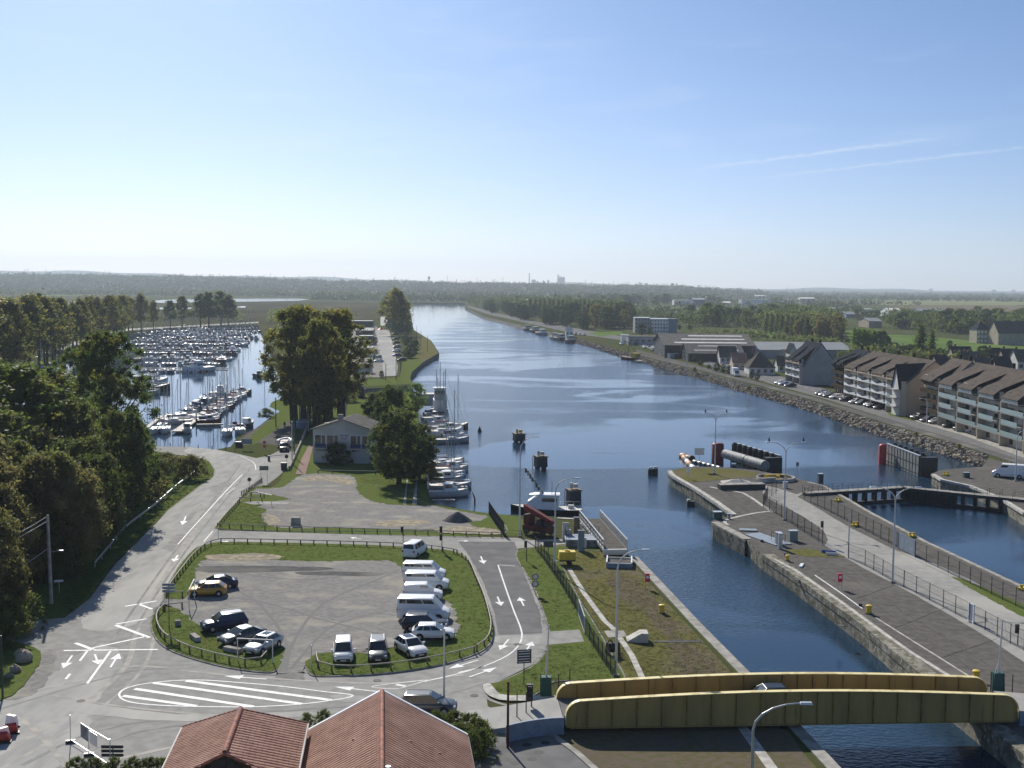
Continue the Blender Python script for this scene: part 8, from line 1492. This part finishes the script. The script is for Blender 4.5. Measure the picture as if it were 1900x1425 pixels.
for a_, b_, y, t_, wm, rm, lb in ((1770,1806,678,663,'stonewall','slate','dark slate roofed house below the bright field'),(1790,1822,690,674,'stonewall','brown_roof','brown roofed house in front of the slate one'),(1838,1862,680,666,'offwhite','slate','dark roofed house with a white gable right of the village trees'),(1864,1890,684,668,'stonewall','slate','dark roofed house second from the right edge'),(1888,1912,690,670,'offwhite','brown_roof','brown roofed house at the right edge behind the apartments'),(1850,1880,697,684,'stonewall','slate','dark roof just above the green-balconied block'),(1815,1840,697,686,'stonewall','brown_roof','low brown roof above the steep turret block'),(1740,1762,690,680,'stonewall','slate','dark roof between the two big apartment blocks')): building(a_,b_,y,t_,10,'gable',wm,rm,lb,'house','house',4.5,1,2,group='village houses behind the apartments',chim=1)
# boatyard sheds
for a_, b_, y, t_, d_, wm, rm, rf_, lb in ((651,690,608,596,14,'dark','sheet_roof','flat','dark blue boat hall farthest up the boatyard'),(660,692,622,613,10,'dark','offwhite','gable','boatyard shed with white roof edges'),(666,690,640,624,10,'dark','sheet_roof','flat','dark shed with a white beam in the boatyard'),(672,688,662,646,9,'galv','white','flat','pale workshop beside the boatyard road'),(655,688,694,684,6,'offwhite','fibro','gable','low grey roofed shed nearest the creek')): building(a_,b_,y,t_,d_,rf_,wm,rm,lb,'shed','boat_shed',None if rf_ == 'flat' else 1.5,0,0,group='boatyard sheds')
sheet('road', [(698,612),(722,612),(734,660),(738,680),(736,697),(712,698),(708,665),(700,640)], 'asphalt_light', .035, 1); sheet('road', [(706,588),(716,587),(722,604),(706,604)], 'concrete_pale', .04, 1); sheet('yard', [(640,700),(712,700),(706,640),(700,606),(655,604)], 'gravel', .032, 1)
r_ = empty('red_parasol', G(707,618,.05), 0, 'red tent-like parasol beside the boatyard road', 'parasol'); b = MB(); b.tube((0,0,0),(0,0,3),.08,n=6); b.build('pole', M['galv'], r_); b = MB(); b.lathe([(2.6,2.4),(1.4,3.2),(.02,4.2)], n=8); b.build('canopy', M['red_bright'], r_)
for i, (x, y) in enumerate(((668,668),(680,670),(690,672),(672,678),(685,680),(694,660),(693,650),(690,640),(690,630))): boat(['m1','s1','m3'][i % 3], x, y, (x+9,y), f'boat standing ashore in the boatyard, number {i+1} from the creek side', 'boats ashore in the boatyard', True, M['white'], .9)
for q in BP.values(): pass
for x0, x1, y in ((85,232,600),): sheet('road', [(100,645),(180,622),(235,610),(480,597),(480,599),(240,613),(185,627),(110,652)], 'concrete_pale', .05, 1)
# ------------------------------------------------------------ far landmarks
def far_box(px, top_, bot, wpx, Y, m, label, cat, name, shape='box', group=None):
    a = P(px, bot, Y); t = P(px, top_, Y); h = t.z-a.z; Wd = wpx*Y/F; r_ = empty(name, a, 0, label, cat, group); b = MB()
    if shape == 'box': b.box((0,0,h/2-15),(Wd,Wd*.8,h+30)); b.build('wall', M[m], r_); b = MB(); b.box((Wd*.1,0,h+1.5),(Wd*.4,Wd*.4,3.)); b.build('roof_plant', M[m], r_)
    elif shape == 'stack': b.tube((0,0,-30),(0,0,h),Wd*.62,Wd*.42,12); b.build('shaft', M[m], r_); b = MB(); b.tube((0,0,h),(0,0,h+1.5),Wd*.46,n=12); b.build('rim', M['dark'], r_)
    elif shape == 'tower': b.lathe([(Wd*.25,-20),(Wd*.2,h*.6),(Wd*.5,h*.78),(Wd*.52,h*.97),(.1,h)], n=14); b.build('shaft', M[m], r_); b = MB(); b.tube((0,0,h),(0,0,h*1.1),.5,n=6); b.build('aerial', M['dark'], r_)
    elif shape == 'silo':
        for k in (-.35,0,.35): b.lathe([(Wd*.2,-30),(Wd*.2,h*.8),(Wd*.12,h*.95),(.1,h)], (k*Wd,0,0), 12)
        b.build('silo', M[m], r_); b = MB(); b.box((-Wd*.45,0,h*.6),(Wd*.16,Wd*.16,h*1.2)); b.bar((-Wd*.45,0,h*1.15),(0,0,h*.95),Wd*.05,3); b.build('lift_tower', M[m], r_)
    return r_
gf = 'distant factory on the horizon'; Mf = 'concrete'; M['far_wall'] = mat('far_grey_wall', (.16,.17,.18), .9)
far_box(982,507,531,2.0,8600,'far_wall','tall thin factory chimney on the horizon','chimney','chimney','stack',gf); far_box(990,519,531,8,8600,'far_wall','blocky factory building just right of the tall chimney','factory','factory_building','box',gf); far_box(997,524,531,6,8600,'far_wall','lower annexe of the factory near the chimney','factory','factory_building','box',gf); far_box(1009,524,531,8,8600,'far_wall','middle low block of the distant factory','factory','factory_building','box',gf); far_box(1017,520,531,4,8600,'far_wall','slender square tower of the distant factory','factory','factory_building','box',gf); far_box(1041,513,532,13,8600,'far_wall','large domed silo group of the distant factory','silo','silo_group','silo',gf); far_box(1022,525,531,3,8600,'far_wall','small tower left of the silos','factory','factory_building','box',gf); far_box(1057,527,532,3,8600,'far_wall','little block right of the silos','factory','factory_building','box',gf)
far_box(796,513,527,4,4700,'far_wall','mushroom-shaped water tower rising over the wooded ridge','water tower','water_tower','tower'); far_box(1247,526,537,6,6800,'far_wall','squat square tower block above the ridge right of the factory','tower','tower_block','box')
for i, (x, t_, w_) in enumerate(((1688,538,9),(1727,536,6),(1738,541,8),(1758,540,6),(1775,541,10),(1844,538,6),(1880,538,6),(1900,541,10),(1710,542,8),(1800,542,9),(1860,542,8))): far_box(x,t_,545,w_,10500,'far_wall',f'hazy tower block of the distant town, number {i+1} of those on the right horizon','tower','tower_block','box','towers of the distant town')
for i, (x, t_, b_) in enumerate(((46,500,512),(52,498,512),(85,499,512),(125,501,513),(152,502,514),(196,501,514),(288,505,517),(322,506,518),(365,508,520),(408,507,520),(502,507,522),(620,511,527),(555,510,524),(830,512,528),(933,514,532),(885,515,530),(1086,518,534),(1098,521,534),(1138,521,535),(1213,525,536),(1460,533,545),(1490,534,545))):
    a = P(x,b_,6500); h = P(x,t_,6500).z-a.z; r_ = empty('pylon', a, 0, 'tiny hazy electricity pylon standing on the horizon', 'pylon', 'pylons on the horizon'); b = MB(); b.tube((0,0,-10),(0,0,h),2.2,.5,4); b.build('mast', M['far_wall'], r_); b = MB(); b.bar((-6,0,h*.8),(6,0,h*.8),.8,.8); b.bar((-4.5,0,h*.92),(4.5,0,h*.92),.8,.8); b.build('cross_arms', M['far_wall'], r_)
# ------------------------------------------------------------ rocks along the bank
def riprap():
    rg = np.random.default_rng(5); V = []; Fc = []; cube = np.array([(-1,-1,-1),(1,-1,-1),(1,1,-1),(-1,1,-1),(-1,-1,1),(1,-1,1),(1,1,1),(-1,1,1)], float); fs = np.array([(0,3,2,1),(4,5,6,7),(0,1,5,4),(1,2,6,5),(2,3,7,6),(3,0,4,7)])
    n = 0
    for i in range(3, len(bank_top)-1):
        a0, a1, b0, b1 = bank_top[i], bank_top[i+1], bank_bot[i], bank_bot[i+1]; L = (a1-a0).length; near = min(1., 330/max(1, a0.y)); cnt = int(L*(9 if near > .5 else 4)); s0 = .36 if near > .5 else .55
        for k in range(cnt):
            t, w_ = rg.random(), rg.random()**.9; p = a0.lerp(a1,t).lerp(b0.lerp(b1,t), w_*1.05-.03); z = -w_*abs(WZ)*1.1+.05; s = s0*(.5+.9*rg.random()); c_ = cube*(.6+.5*rg.random((8,3))); c_[4:] *= .75; q = rg.normal(size=(3,3)); q, _ = np.linalg.qr(q); V.append(c_ @ q.T * s * np.array([1,1,.75]) + [p.x,p.y,z]); Fc.append(fs+8*n); n += 1
    me = bpy.data.meshes.new('riprap'); me.from_pydata(np.concatenate(V).tolist(), [], np.concatenate(Fc).tolist()); me.materials.append(M['rock']); o = bpy.data.objects.new('riprap', me); C.objects.link(o); tag(o, 'heaped pale boulders lining the right bank of the canal', 'rocks', None, 'stuff')
riprap()
# ------------------------------------------------------------ labels of look-alikes: their place in the row, counted from the left
def ordinal(n): return f"{n}{'th' if 10 <= n % 100 <= 20 else {1:'st',2:'nd',3:'rd'}.get(n % 10, 'th')}"
_by = {}
for o in bpy.data.objects:
    if o.parent is None and o.get('label') and o.get('kind') is None: _by.setdefault(o['label'], []).append(o)
for lb, os_ in _by.items():
    if len(os_) < 2: continue
    os_.sort(key=lambda o: o.location.x/max(1, o.location.y))
    for i, o in enumerate(os_): o['label'] = f'{lb}, {ordinal(i+1)} from the left'
#LONG
# ------------------------------------------------------------ haze in the air over the plain
hm = bpy.data.materials.new('haze'); hm.use_nodes = True; t = hm.node_tree; t.nodes.clear()
pv = t.nodes.new('ShaderNodeVolumePrincipled'); pv.inputs['Color'].default_value = (.78, .89, 1, 1); pv.inputs['Density'].default_value = 9.5e-5; pv.inputs['Anisotropy'].default_value = .25
mo = t.nodes.new('ShaderNodeOutputMaterial'); t.links.new(pv.outputs[0], mo.inputs['Volume'])
hb_ = MB(); hb_.box((0, 7400, 152), (19000, 15600, 320)); o = hb_.build('haze', hm); o['kind'] = 'stuff'
